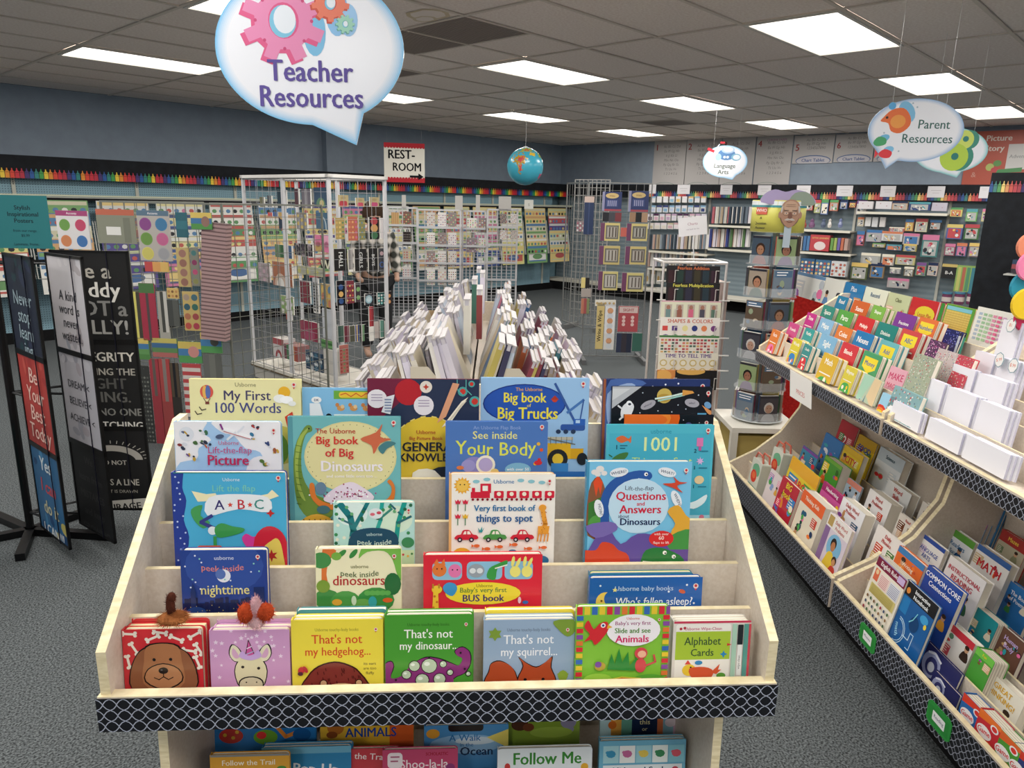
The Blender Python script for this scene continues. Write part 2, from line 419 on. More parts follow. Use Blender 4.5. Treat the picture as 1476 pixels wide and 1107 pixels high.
# the light fittings
fm = MB(); L_, W_ = 1.156, .544
for a, b in (((-.02, -.02), (L_+.02, 0)), ((-.02, W_), (L_+.02, W_+.02)), ((-.02, 0), (0, W_)), ((L_, 0), (L_+.02, W_))):
    fm.box(a[0], a[1], -.012, b[0], b[1], .01, 'd9d6cf')
frame_me = fm.mesh('frame', TBAR)
dm = MB(); dm.box(0, 0, -.004, L_, W_, .004, 'ffffff'); diff_me = dm.mesh('diffuser', DIFF)
where = {(0, 0): 'largest one, at upper right, in front of the fish sign', (1, 0): 'right side, directly above the fish speech bubble sign', (2, 0): 'far right, cut by the right picture edge',
 (0, 1): 'in the middle, with the globe string passing below it', (1, 1): 'above the wall charts, right of the picture centre', (2, 1): 'small one just above the numbered wall charts',
 (-1, 1): 'top left, partly hidden by the gear sign', (0, 2): 'half hidden behind the right edge of the gear sign', (1, 2): 'small one straight above the globe',
 (2, 2): 'smallest and farthest, near the room corner', (-1, 2): 'long one at upper left, left of the gear sign'}
for (i, j) in LIGHTS:
    P = LO + D1*(2.44*i) + D2*(2.44*j); Mx = ROOM.copy(); Mx.translation = Vector((P.x, P.y, CEIL))
    lab = 'bright fluorescent ceiling panel, '+where[(i, j)] if (i, j) in where else 'fluorescent ceiling panel outside the picture'
    t = thing('ceiling_light', lab, 'ceiling light', Mx, 'recessed fluorescent ceiling panels' if (i, j) in where else 'ceiling panels outside the picture')
    link('frame', frame_me, t); link('diffuser', diff_me, t)
# wall frames: x right, y into the wall
LW = Fr(0, 0, math.degrees(math.atan2(D1.y, D1.x))); LW.o = D2*V1
BWF = Fr(0, 0, math.degrees(math.atan2(-D2.y, -D2.x))); BWF.o = D1*U1
# pilaster on the left wall
x0, _ = LW.px(470, 200, -.12); x1, _ = LW.px(508, 200, -.12)
m = MB(); m.box(x0, -.12, 0, x1, 0, CEIL, 'ffffff'); struct(m.obj('trim_pilaster', BLUE, None, LW.M(0, 0, 0)))
# black fascia and the crayon borders on top of it
FD = -.45
def zof(F, px, py, dy): return F.px(px, py, dy)[1]
zb1, zb0 = zof(LW, 300, 238, FD), zof(LW, 300, 257, FD)
xe, _ = LW.px(829, 262, FD)
m = MB(); m.box(-2.5, FD, zb0-.07, U1, FD+.02, zb1, 'ffffff'); m.box(-2.5, FD+.02, zb1-.02, U1, 0, zb1, 'ffffff'); struct(m.obj('trim_fascia_left', BLACKP, None, LW.M(0, 0, 0)))
print('fascia z', zb0, zb1)
CRAY = ['e9c63a', 'e08a2c', 'd8402c', 'c9283a', 'b5293f', '43306e', '23559a', '2a7f7a', '3f9a4a']
def crayons(F, xa, xb, z0, h, dy, n, first=0):
    M = F.M(xa, dy, z0); m = MB(); w = (xb-xa)/n
    for i in range(n):
        x = i*w; c = CRAY[(i+first) % len(CRAY)]
        m.prism([(x+.06*w, 0), (x+.94*w, 0), (x+.94*w, h*.66), (x+.66*w, h*.76), (x+.58*w, h), (x+.42*w, h), (x+.34*w, h*.76), (x+.06*w, h*.66)], 0, .003, c)
        m.box(x+.06*w, -.0006, h*.55, x+.94*w, 0, h*.6, tuple(q*.35 for q in LC(c)[:3])+(1,))
    m.box(0, .002, 0, xb-xa, .005, h*.45, '2a2326')
    return m.obj('crayon_border', PRINT, None, M)
xl = -1.2; k = 0
NB = 16; seg = (U1-.02-xl)/NB
ordn = ['first','second','third','fourth','fifth','sixth','seventh','eighth','ninth','tenth','eleventh','twelfth','thirteenth','fourteenth','fifteenth','sixteenth','seventeenth','eighteenth','nineteenth','twentieth','twenty-first','twenty-second','twenty-third','twenty-fourth','twenty-fifth','twenty-sixth','twenty-seventh','twenty-eighth','twenty-ninth','thirtieth']
for k in range(NB):
    o = crayons(LW, xl+k*seg, xl+(k+1)*seg-.004, zof(LW, 300, 266, FD), .10, FD-.006, 18, k*2)
    tag(o, 'strip of crayon border on the left wall fascia, %s from the room corner' % ordn[NB-1-k], 'border', 'crayon border strips')
# pegboard strip with rail and light uprights (left wall)
zr = zof(LW, 300, 286, FD+.1)
PEG, nt, b = new_mat('pegboard_blue')
tc = nt.nodes.new('ShaderNodeTexCoord'); mp = nt.nodes.new('ShaderNodeMapping'); mp.inputs['Scale'].default_value = (39, 39, 39)
nt.links.new(tc.outputs['Object'], mp.inputs[0])
fr = nt.nodes.new('ShaderNodeVectorMath'); fr.operation = 'FRACTION'; nt.links.new(mp.outputs[0], fr.inputs[0])
sb = nt.nodes.new('ShaderNodeVectorMath'); sb.operation = 'SUBTRACT'; sb.inputs[1].default_value = (.5, 0, .5); nt.links.new(fr.outputs[0], sb.inputs[0])
ml = nt.nodes.new('ShaderNodeVectorMath'); ml.operation = 'MULTIPLY'; ml.inputs[1].default_value = (1, 0, 1); nt.links.new(sb.outputs[0], ml.inputs[0])
ln = nt.nodes.new('ShaderNodeVectorMath'); ln.operation = 'LENGTH'; nt.links.new(ml.outputs[0], ln.inputs[0])
lt = nt.nodes.new('ShaderNodeMath'); lt.operation = 'LESS_THAN'; lt.inputs[1].default_value = .2; nt.links.new(ln.outputs['Value'], lt.inputs[0])
mx = nt.nodes.new('ShaderNodeMix'); mx.data_type = 'RGBA'; mx.inputs[6].default_value = LC('7fa0ad'); mx.inputs[7].default_value = LC('3d5562')
nt.links.new(lt.outputs[0], mx.inputs[0]); nt.links.new(mx.outputs[2], b.inputs['Base Color']); b.inputs['Roughness'].default_value = .6
m = MB(); m.box(-2.5, -.06, .12, U1, -.02, zb0+.02, 'ffffff'); struct(m.obj('trim_pegboard_left', PEG, None, LW.M(0, 0, 0)))
m = MB(); m.box(-2.5, FD+.14, .12, U1-.6, FD+.16, zb0-.03, 'ffffff'); struct(m.obj('trim_pegboard_front', PEG, None, LW.M(0, 0, 0)))
WG = FD+.14
# ================================================================ the tiered bookcase in front
def yprism(m, pts, x0, x1, col='ffffff', mi=0, me=None):
    n = len(pts); vs = [(x0, p[0], p[1]) for p in pts]+[(x1, p[0], p[1]) for p in pts]
    m.add(vs, [tuple(range(n-1, -1, -1)), tuple(range(n, 2*n))], col, None, mi)
    return m.add(vs, [(i, (i+1) % n, (i+1) % n+n, i+n) for i in range(n)], col, None, mi if me is None else me)
BC = Fr(-.787, 1.233, 3.936); BW_ = 1.346
RIS = [(0.0, .68), (.10, .785), (.19, .845), (.28, .91), (.37, .98), (.46, 1.092)]
t = thing('tiered_bookcase', 'cream laminate tiered bookcase full of picture books with black lattice-trimmed lip', 'bookcase', BC.M(0, 0, 0))
prof = [(-.005, .605), (-.005, .775), (.452, 1.105), (.50, 1.105), (.50, .605)]
for x in (0, BW_-.019):
    m = MB(); yprism(m, prof, x, x+.019, me=1); m.obj('side_panel', [LAMI, EDGE], t)
for k, (y, z) in enumerate(RIS[1:], 1):
    m = MB(); zb = .60 if k == 5 else RIS[k-1][1]-.16
    m.box(.019, y, zb, BW_-.019, y+.012, z, 'ffffff', mi=0); m.box(.019, y, z, BW_-.019, y+.012, z+.0012, 'ffffff', mi=1)
    m.obj('back_panel' if k == 5 else 'riser', [LAMI, EDGE], t)
for k in range(5):
    y, z = RIS[k]; y2 = RIS[k+1][0]; zz = z-.16 if k else .60
    m = MB(); m.box(.019, y+(.012 if k else .012), zz, BW_-.019, y2, zz+.008, 'ffffff'); m.obj('shelf', LAMI, t)
m = MB(); m.box(-.004, -.012, .603, BW_+.004, .012, .68, 'ffffff'); m.box(-.004, -.012, .68, BW_+.004, .012, .6815, 'ffffff', mi=1)
m.obj('front_lip', [LAMI, EDGE], t)
m = MB(); m.box(0, 0, 0, BW_+.014, .002, .074, '15171c'); lattice(m, 0, 0, BW_+.014, .074, .0262, -.0004, 'aeb4c4')
m.obj('patterned_trim', PRINT, t, Matrix.Translation((-.007, -.0142, .604)))
# lower half, narrower
bx0, _ = BC.px(266, 1062, .06); bx1, _ = BC.px(1026, 1045, .06)
print('lower case', bx0, bx1)
LX0, LX1 = .075, 1.27
for x in (LX0, LX1-.019):
    m = MB(); yprism(m, [(.06, .02), (.03, .2), (.05, .60), (.50, .60), (.50, .02)], x, x+.019, me=1); m.obj('lower_side_panel', [LAMI, EDGE], t)
m = MB(); m.box(LX0+.019, .48, .02, LX1-.019, .495, .6, 'ffffff'); m.obj('lower_back_panel', LAMI, t)
for k, (y, z) in enumerate(((.08, .19), (.19, .21))):
    m = MB(); m.box(LX0+.019, y+.03, .19, LX1-.019, y+.04, z+.06, 'ffffff'); m.obj('lower_riser', LAMI, t)
m = MB(); m.box(LX0+.019, .06, .17, LX1-.019, .48, .19, 'ffffff'); m.box(LX0+.019, .05, .17, LX1-.019, .066, .25, 'ffffff', mi=1); m.obj('lower_shelf', [LAMI, EDGE], t)
m = MB(); m.box(LX0, .08, 0, LX1, .46, .02, '111111'); m.obj('plinth', MATTE, t)
SLOT = {1: .083, 2: .172, 3: .262, 4: .352, 5: .441}
FLO = {k: (RIS[k-1][1]-.152 if k > 1 else .608) for k in SLOT}
def shelf_book(name, label, slot, TL, TR, bg, art, t=.012, board=False, asp=None, dz=0, group=None, **kw):
    dy = SLOT[slot]-t-dz; x0, z0 = BC.px(*TL, dy); x1, z1 = BC.px(*TR, dy); z = (z0+z1)/2
    h = (z-FLO[slot])/math.cos(math.radians(6))-.0005
    y0 = dy-h*math.sin(math.radians(6))
    return book(name, label, BC.M(x0, y0, z-h*math.cos(math.radians(6)), 0, 6), x1-x0, h, t, bg, art, board=board, group=group, **kw)
def logo(c, x=94, y=5, r=2.2):
    c.ell(x, y, r, r*1.05, 'e9dcd6', 10); c.ell(x, y-.2, r*.55, r*.6, 'c8323a', 8); c.poly([(x-r*.5, y+r), (x+r*.5, y+r), (x, y+r*1.8)], 'c8323a')
# ---- art of the covers -------------------------------------------------------
def a_words(c):
    c.rect(0, 0, 100, 200, 'efe7ae'); c.ell(50, 62, 60, 22, 'd3c65e'); c.ell(60, 66, 28, 24, '6f9b3a')
    c.text('Usborne', 50, 7, 5.5, '8a8460', bold=0); c.text('My First', 51, 19.5, 13, '4c4568', bold=1); c.text('100 Words', 51, 31.5, 14, '4c4f86', bold=1, sx=.95)
    c.ell(15, 12, 6, 6.5, 'd85a4a'); c.ell(13.2, 12, 2, 6.2, 'e8b25a', 12); c.ell(16.2, 12, 2.3, 6.3, '5a6fae', 12); c.line([(12, 18), (14, 21)], .6, '6b4a3a'); c.line([(18, 18), (16, 21)], .6, '6b4a3a'); c.rect(13.5, 21, 17, 23.5, '7a3b30')
    c.ell(85, 12, 5.5, 5.5, 'eeb52e'); c.ell(81, 18, 6, 4, 'f6f6f2'); c.ell(87, 19, 6, 3.6, 'ffffff'); c.ell(92, 22.5, 3.6, 2.4, 'f2f2ee')
    for x, y in ((6, 33), (10, 29)): c.line([(x-2, y-3), (x, y), (x+4, y-1)], .9, '4a3c34')
    c.poly([(85, 35), (92, 30), (94, 40), (88, 48)], 'd2452f'); logo(c)
def a_count(c):
    c.rect(0, 0, 100, 200, '86bfe6'); c.rect(36, 3, 100, 13, '6fae44'); c.rrect(42, 4.5, 96, 11.5, 3, 'f0c83a'); c.line([(44, 8), (50, 6), (56, 10), (62, 6), (68, 10), (74, 6), (80, 10), (86, 6), (94, 9)], 1.1, 'd85a30')
    for k in range(4): c.ell(44+15*k, 24, 4.5, 3.2, 'd99a5a'); c.ell(40+15*k, 20, 2.2, 2.4, 'c9824a'); c.ell(46+15*k, 22, 2.2, 2.4, 'e8c89a')
    c.rect(36, 31, 100, 70, 'dff0ee'); c.text('10', 78, 44, 17, '15161c', bold=2); c.star(50, 40, 5, 'd9534a', 6)
    c.ell(16, 14, 6, 4, 'f2f2f2', 10); c.text('DK', 16, 15.5, 4, '2b3a6a', bold=2); c.poly([(8, 18), (20, 18), (24, 34), (8, 34)], 'e9eef4'); c.ell(18, 42, 10, 8, '1a1b22'); c.ell(30, 38, 5, 8, '1a1b22')
def a_gk(c):
    c.rect(0, 0, 100, 200, '2b3550'); c.poly([(0, 0), (38, 0), (30, 20), (0, 46)], '74203c'); c.ell(36, 12, 12, 12, 'b8232c'); c.ell(54, 80, 38, 46, 'e2c33a')
    for k in range(9): c.line([(54+38*math.cos(math.radians(a)), 80+46*math.sin(math.radians(a))) for a in (200+k*15, 206+k*15)], 1, 'efdc7a')
    c.ell(8, 18, 9, 8.5, 'e9e4ea'); c.ell(50, 24, 9, 9, 'e9e4ea'); c.ell(52, 7, 5.5, 5.5, 'e8ded2'); c.star(52, 7, 3, 'c0402c', 4)
    for q in (16, 18.5, 21): c.rect(3, q-2, 13, q-1.2, 'a89ab4'); c.rect(45, q+3, 55, q+3.8, 'a89ab4')
    for px_, py_, r in ((85, 11, 4.5), (96, 20, 5), (93, 4, 3)): c.ell(px_, py_, r, r, '4fa3a0', 12); c.ell(px_, py_, r*.6, r*.6, 'c83a30', 10)
    for x in (80, 88): c.line([(x, 0), (x, 9), (x+5, 14)], .8, '5fb0ac')
    c.poly([(76, 3), (82, 4), (70, 34), (62, 40)], 'dda07c'); c.poly([(84, 20), (90, 16), (74, 40), (66, 44)], 'f2ead6'); c.poly([(84, 22), (89, 19), (74, 38), (70, 41)], 'd9d0bc')
    c.poly([(17, 16), (24, 14), (20, 32), (12, 30)], 'dfe3ea')
    for q in range(5): c.rect(15, 18+2.6*q, 21, 19.2+2.6*q, '7a88a8')
    c.text('Usborne', 52, 50, 5, 'b3462c', bold=1); c.text('Big Picture Book', 52, 55.5, 4.4, 'b3462c', bold=1)
    c.text('GENERAL', 56, 66, 12, '1f2433', bold=2, sx=1); c.text('KNOWLEDGE', 60, 75.5, 11, '1f2433', bold=2, sx=.95)
    c.blob([(56, 84), (84, 80), (104, 84), (100, 104), (60, 108)], '1d2638'); c.blob([(40, 86), (60, 84), (70, 104), (44, 110)], 'e4e0d4'); c.star(96, 58, 5, 'b83034', 6); c.ell(99, 46, 5, 5, 'eae2c8')
def a_trucks(c):
    c.rect(0, 0, 100, 200, '9cc4ea'); c.ell(40, 24, 38.5, 18.5, '223a86', 28); c.ell(40, 24, 37.3, 17.4, '2b56b0', 28)
    for k in range(28): pass
    c.text('The Usborne', 44, 12, 4.6, 'e2a93c', bold=1); c.text('Big book', 40, 22.5, 13, 'efe04a', bold=2, sx=.85); c.text('of', 44, 27, 4.5, 'efe04a', bold=1); c.text('Big Trucks', 43, 38, 15.5, 'efe04a', bold=2, sx=.85)
    c.ell(68, 20, 2.6, 2.4, 'c8442c'); c.poly([(68, 16), (72, 20), (64, 20)], 'b03c28'); c.text('with huge fold-out pages', 42, 42, 3.4, 'e2783c', bold=1)
    c.line([(68, 5), (88, 42)], 2.2, '3a5c9e'); c.line([(80, 32), (95, 20)], 2.4, '4a78b8'); c.line([(95, 20), (92, 40)], 1.2, '3a5c9e'); c.rrect(74, 43, 97, 49, 2, '3156a0'); c.rect(86, 38, 97, 44, '2f62b8'); c.rect(88, 39, 92, 42, 'b9d6f0')
    for x in (72, 79, 86): c.ell(x, 50, 2.4, 2.2, '2a3a58', 8)
    c.rect(54, 61, 84, 76, 'e6b526'); c.rect(84, 66, 96, 76, 'd9a520'); c.rect(60, 55, 86, 58, 'c2bda8'); c.line([(60, 56), (88, 62)], 1, '6f6f66')
    for k in range(6): c.line([(60+5*k, 55), (60+5*k, 62)], .5, '6a6a5c')
    c.ell(72, 76, 9.5, 9.5, '26272b', 20); c.ell(72, 76, 5.2, 5.2, 'e6c23a', 14); c.ell(95, 76, 5, 6, '26272b'); c.rect(62, 88, 98, 100, '2f6fb8'); c.ell(70, 99, 5, 5, '20252c'); c.ell(88, 99, 5, 5, '20252c'); c.rect(66, 80, 82, 88, '3f86c8'); logo(c)
def a_galaxy(c):
    c.rect(0, 0, 100, 200, '26366a'); c.blob([(2, 10), (20, 0), (40, 4), (18, 16), (10, 40), (14, 80), (4, 90)], '4a68a8'); c.blob([(4, 14), (22, 4), (30, 8), (12, 22), (6, 44)], '9bb4dc'); c.ell(8, 60, 5, 20, '5f4a92')
    c.dots([(58, 5), (70, 4), (46, 7), (82, 9), (30, 12), (64, 9)], .9, 'e8ecf8'); c.rect(0, 0, 2.5, 200, '9b5b3c'); logo(c, 93, 6.5)
def a_space(c):
    c.rect(0, 0, 100, 200, '14151c'); c.poly([(0, 0), (29, 0), (0, 22)], 'b9bcc2'); c.poly([(0, 2), (18, 2), (0, 14)], 'd2d5d8'); c.ell(52, 9, 7.5, 7.5, 'c9ae58'); c.ell(52, 11, 7, 4, 'b5923e')
    c.line([(43, 12), (60, 9), (72, 6)], 1.6, 'd9efe6'); c.line([(46, 14), (60, 11), (72, 8)], 1.6, '9fd0c8'); c.poly([(70, 3), (80, 4), (82, 6), (70, 9)], 'd99a4a')
    c.blob([(12, 18), (18, 15), (22, 20), (18, 30), (10, 31), (9, 24)], 'e6e8ec'); c.ell(17, 17, 3, 3, 'f4f6fa'); c.ell(17.5, 17.5, 1.6, 1.3, '3a3e4c'); c.line([(10, 22), (6, 19)], 1.6, 'dfe2e6'); c.line([(12, 29), (8, 33)], 1.8, 'dfe2e6'); c.line([(18, 29), (20, 33)], 1.8, 'dfe2e6')
    c.ell(36, 18, 8, 4, 'a9a6b0', rot=-25); c.ell(80, 16, 7.5, 4.2, 'a9a6b0', rot=12); c.text('where?', 36, 19, 3, '5a5866', rot=-25); c.text('who?', 80, 17, 3, '5a5866')
    c.ell(96, 18, 4, 3, '6f9ec8', rot=40); c.rect(86, 26, 95, 33, '5aa0c8'); c.poly([(90, 18), (100, 24), (104, 32), (96, 26)], 'd9935a'); c.ell(98, 32, 3.5, 4, '4f94b8')
    c.dots([(30, 6), (66, 18), (74, 22), (28, 26), (60, 25), (86, 8), (46, 24)], .7, 'cfd3de', 5); c.text('lost in space', 58, 34, 5, 'c8452c', bold=1); logo(c, 96, 6)
def a_sun(c):
    c.rect(0, 0, 100, 200, '15161d'); c.ell(24, 4, 38, 24, 'e2641e', 26)
    for k in range(7): c.star(58-k*1.2, 2+3*k, 4, 'e2641e', 5)
    c.ell(22, 4, 30, 15, 'f08a30'); c.ell(22, 6, 26, 8, 'e9702a'); c.ell(72, 12, 4, 3.4, '4a5286'); c.text('Big book of stars', 60, 34, 7, 'e8d8a0'); c.dots([(66, 6), (84, 9), (90, 16)], .6, 'c8ccd8', 5); logo(c, 92, 9)
def a_picture(c):
    c.rect(0, 0, 100, 200, 'a8cdf0')
    for p in (((-2, -2), (30, -2), (26, 10), (34, 18), (22, 26), (20, 36), (4, 40), (-2, 46)), ((38, -2), (104, -2), (104, 50), (88, 46), (80, 30), (66, 26), (56, 14), (44, 10)), ((70, 38), (84, 34), (96, 44), (80, 60), (66, 56))): c.blob(list(p), 'f1f0f4')
    c.ell(11, 12, 7, 7, 'dfe4ec'); rr = random.Random(4)
    for x, y, col in ((10, 12, '5c6a8a'), (26, 9, '3d6a4a'), (8, 24, '8a3b3a'), (22, 20, '4a6a3c'), (78, 6, 'b33a3a'), (90, 22, '3a4a7a'), (85, 40, '5a7a3a'), (70, 14, '3a7aa0'), (94, 30, 'a05a3a'), (30, 22, 'c0603a'), (16, 34, '6a4a8a'), (86, 50, 'a03a4a')):
        for q in range(4): c.ell(x+rr.uniform(-4, 4), y+rr.uniform(-2.5, 2.5), rr.uniform(1.2, 2.8), rr.uniform(.8, 2), rr.choice([col, col, '2c3448', 'd8dce4', 'c8a23c']), 7, rot=rr.uniform(0, 90))
    c.line([(46, 6), (58, 10), (72, 15)], 3.2, 'f7f8fb'); c.line([(58, 10), (50, 17)], 2.2, 'e2e6ee'); c.line([(60, 10), (66, 4)], 1.8, 'e2e6ee'); c.line([(46, 7), (44, 2)], 1.8, '8a3a8a'); c.line([(47, 9), (72, 16.5)], .6, 'c04a52')
    c.ell(43, 14, 4, 2.2, '4a5a78', rot=-10); c.text('Usborne', 51, 22, 5.6, 'c94a72', bold=0); c.text('Lift-the-flap', 52, 30.5, 9.5, 'c2417a', bold=0, sx=.95); c.text('Picture', 50, 42, 14.5, 'c2305c', bold=2, sx=.95); logo(c, 94, 8)
def a_dinos(c):
    c.rect(0, 0, 100, 200, '72b8bc'); c.rect(0, 0, 4, 200, '5a9aa4'); c.ell(55, 37, 41.5, 33, 'ddd59a', 32); c.ell(55, 37, 40.3, 31.8, 'e3dba2', 32)
    for k in range(40):
        a = 2*math.pi*k/40; c.dots([(55+38.5*math.cos(a), 37+30*math.sin(a))], .5, '5a5c40', 4); c.n -= 1
    c.blob([(14, 10), (20, 8), (21, 13), (15, 17), (11, 35), (12, 55), (20, 70), (34, 78), (38, 92), (22, 98), (8, 84), (4, 60), (5, 30)], '6f8e3c'); c.blob([(15, 12), (18, 11), (12, 22), (8, 42), (9, 62), (14, 78), (8, 70), (5, 46), (8, 22)], '9fb552')
    for q in range(10): c.line([(6, 26+6*q), (11-(q > 7), 27+6*q)], .5, '4f6a2c')
    c.ell(18.4, 10.6, .8, .8, '20241a', 6)
    c.text('The Usborne', 42, 15, 6.6, 'bb3a30', bold=1); c.text('Big book', 43, 25, 10.5, 'd3382f', bold=2); c.text('of Big', 45, 36.5, 11, 'cf3a3a', bold=2); c.text('Dinosaurs', 56, 50, 14, 'f3ecf4', bold=2, sx=.98); c.text('and some little ones too ...', 56, 56, 4.2, 'f4eff6', bold=1)
    c.blob([(64, 20), (78, 14), (84, 6), (82, 18), (92, 20), (82, 24), (76, 34), (74, 26)], 'cf6a48'); c.blob([(80, 28), (88, 22), (96, 24), (88, 29), (84, 34)], '4a7f86')
    c.blob([(22, 62), (24, 74), (34, 80), (50, 82), (70, 82), (88, 76), (92, 66), (88, 60), (91, 58), (95, 66), (92, 80), (76, 88), (74, 98), (66, 90), (54, 91), (48, 98), (44, 88), (28, 84), (19, 74), (18, 62)], 'd97a32')
    c.blob([(30, 76), (40, 66), (54, 60), (64, 64), (76, 74), (68, 80), (52, 80), (38, 80)], 'e8d9ea'); rr = random.Random(2)
    c.dots([(rr.gauss(54, 10), rr.gauss(73, 3.4)) for _ in range(70)], .9, ['b54a86', 'f6f2fa', 'a83a5c', 'ffffff', '7a3a5c'], 4)
    c.ell(28, 66, 5, 6, '6a86a0'); c.ell(30, 86, 6, 4, '46707a'); c.blob([(10, 96), (24, 90), (38, 96), (40, 110), (6, 110)], 'd9a73a')
    for q in range(6): c.line([(12+5*q, 95), (14+5*q, 104)], .9, '4a3a22')
    logo(c)
def a_body(c):
    c.rect(0, 0, 100, 200, '4f78bc'); c.text('An Usborne Flap Book', 50, 7.5, 5, '8fa8d8', bold=0); c.text('See inside', 48, 17, 11, 'e6e488', bold=1); c.text('Your Body', 49, 33, 19.5, 'd9df5a', bold=1, sx=.92, wig=.8)
    c.ell(28, 44, 12, 9, '8b86c4'); c.ell(39, 43, 9.5, 9.5, 'f0e9d6'); c.ell(39, 43, 7, 7, 'b7a9d6'); c.ell(22, 44, 7, 6, '9d98d0'); c.ell(48, 50, 4, 3, 'e8c87a'); c.ell(71, 48, 13, 7, '7fb6d6'); c.text('with over 50', 71, 49, 4.2, 'f4f8fa'); c.text('flaps to lift', 71, 53, 4.2, 'f4f8fa')
    c.dots([(91, 22), (94, 28), (92, 38), (88, 42)], 1.9, ['e0b03a', 'd8562c', 'cc2f3a']); c.ell(91, 41, 4, 2.4, 'cc2f3a'); c.ell(14, 46, 3.6, 2, 'd87a4a'); logo(c)
def a_1001(c):
    c.rect(0, 0, 100, 200, '52b8cc'); c.rect(2, 8, 98, 200, '4cb0c8'); c.text('usborne', 50, 8, 6, '2a8aa4', bold=0); c.text('1001', 50, 24.5, 19, 'ddeea6', bold=1); c.text('Things to Spot', 52, 37.5, 10, 'bfe08a', bold=1, sx=.95); c.text('in the Sea', 50, 49, 11, 'ddeea6', bold=1)
    c.blob([(8, 13), (14, 10), (20, 13), (22, 10), (22, 17), (19, 15), (13, 17)], 'd86a3a'); c.text('1', 9, 23, 6, '1c4a5c', bold=2); c.rect(12, 19, 19, 20, '2a6a80'); c.rect(12, 21.5, 17, 22.5, '2a6a80')
    c.blob([(5, 32), (12, 27), (20, 26), (17, 32), (8, 35)], '4a7a3c'); c.line([(5, 30), (2, 28)], 1, '3a6a30')
    c.rect(84, 12, 90, 20, 'd87ab0'); c.rect(86, 20, 88.5, 24, 'b85a9a'); c.text('2', 83, 26, 5, '1c4a5c', bold=2); c.star(88, 34, 4, 'd6b3e0', 7); c.text('1', 83, 42, 5, '1c4a5c', bold=2); c.ell(88, 52, 4.6, 4, 'e8cfa0'); c.text('1', 83, 60, 5, '1c4a5c', bold=2)
    for y in (24, 40, 58): c.rect(87, y, 95, y+1, '2a7a94')
    c.blob([(76, 76), (86, 72), (96, 66), (94, 74), (84, 80)], 'dff2f6'); c.rect(70, 86, 100, 200, 'a8d8e6'); c.dots([(78, 90), (84, 92), (92, 88), (96, 94)], 2.6, ['e2b4c8', '6aa0c8', 'd87a90', 'f2efe0']); logo(c)
def a_abc(c):
    c.rect(0, 0, 100, 200, '4fb2dc'); c.blob([(-3, -5), (10, -5), (9, 14), (12, 26), (9, 44), (13, 60), (10, 84), (14, 120), (-3, 120)], '2a3f96')
    rr = random.Random(3); c.dots([(rr.uniform(1, 10), 4+5.2*k) for k in range(18)], .9, 'c8d4f0', 6); c.line([(2, 0), (98, 0)], 1.4, '3a8a5a')
    c.text('Usborne', 52, 8, 4.4, 'dff0f8', bold=0); c.text('Lift the flap', 54, 17.5, 8.4, '7fd0c4', bold=1)
    c.poly([(17, 17), (22, 27), (40, 26), (38, 19), (30, 20)], 'f4ecc0'); c.poly([(88, 16), (94, 22), (83, 26), (74, 22), (84, 20)], 'f4ecc0'); c.blob([(32, 23), (58, 20), (84, 23), (85, 37), (58, 34), (30, 40)], 'eef2f6')
    c.text('A', 41, 34.5, 13, '3a3470'); c.star(50.5, 30, 2.6, 'd84a3a'); c.text('B', 60, 34, 13, 'c8323e'); c.star(68, 30, 2.6, 'd84a3a'); c.text('C', 76, 34, 13, '3f8f86'); c.star(86, 38, 4, 'c8322c', 4)
    c.blob([(16, 34), (26, 30), (24, 40), (32, 46), (26, 52), (18, 44)], '4aa05a'); c.line([(24, 46), (34, 40)], 3, '3a3f86'); c.line([(24, 46), (36, 52)], 3.4, '3a3f86'); c.ell(34, 54, 4, 4, 'e6eef0')
    c.blob([(36, 52), (42, 47), (52, 50), (62, 52), (60, 56), (46, 60), (38, 60)], '3f9a4e'); c.line([(36, 60), (36, 72)], 3, '3f9a4e')
    c.rrect(20, 68, 42, 78, 2, 'd9582c'); c.text('acrobat', 31, 74.5, 5, '5a1c12', bold=2, rot=3); c.rect(28, 76, 34, 80, '3f9a4e')
    c.blob([(66, 72), (60, 62), (64, 57), (70, 60), (76, 58), (78, 64), (72, 70)], 'd9429a'); c.blob([(70, 110), (70, 68), (76, 54), (86, 50), (96, 56), (101, 72), (101, 110)], 'cf2a3c')
    c.blob([(76, 110), (78, 74), (86, 64), (92, 62), (96, 74), (98, 110)], 'e8cf62'); c.star(86, 78, 6, 'b52f2c', 6); c.ell(55, 82, 9, 8, '6a2f22'); c.ell(48, 76, 3, 3, '6a2f22'); c.ell(62, 76, 3, 3, '6a2f22'); logo(c)
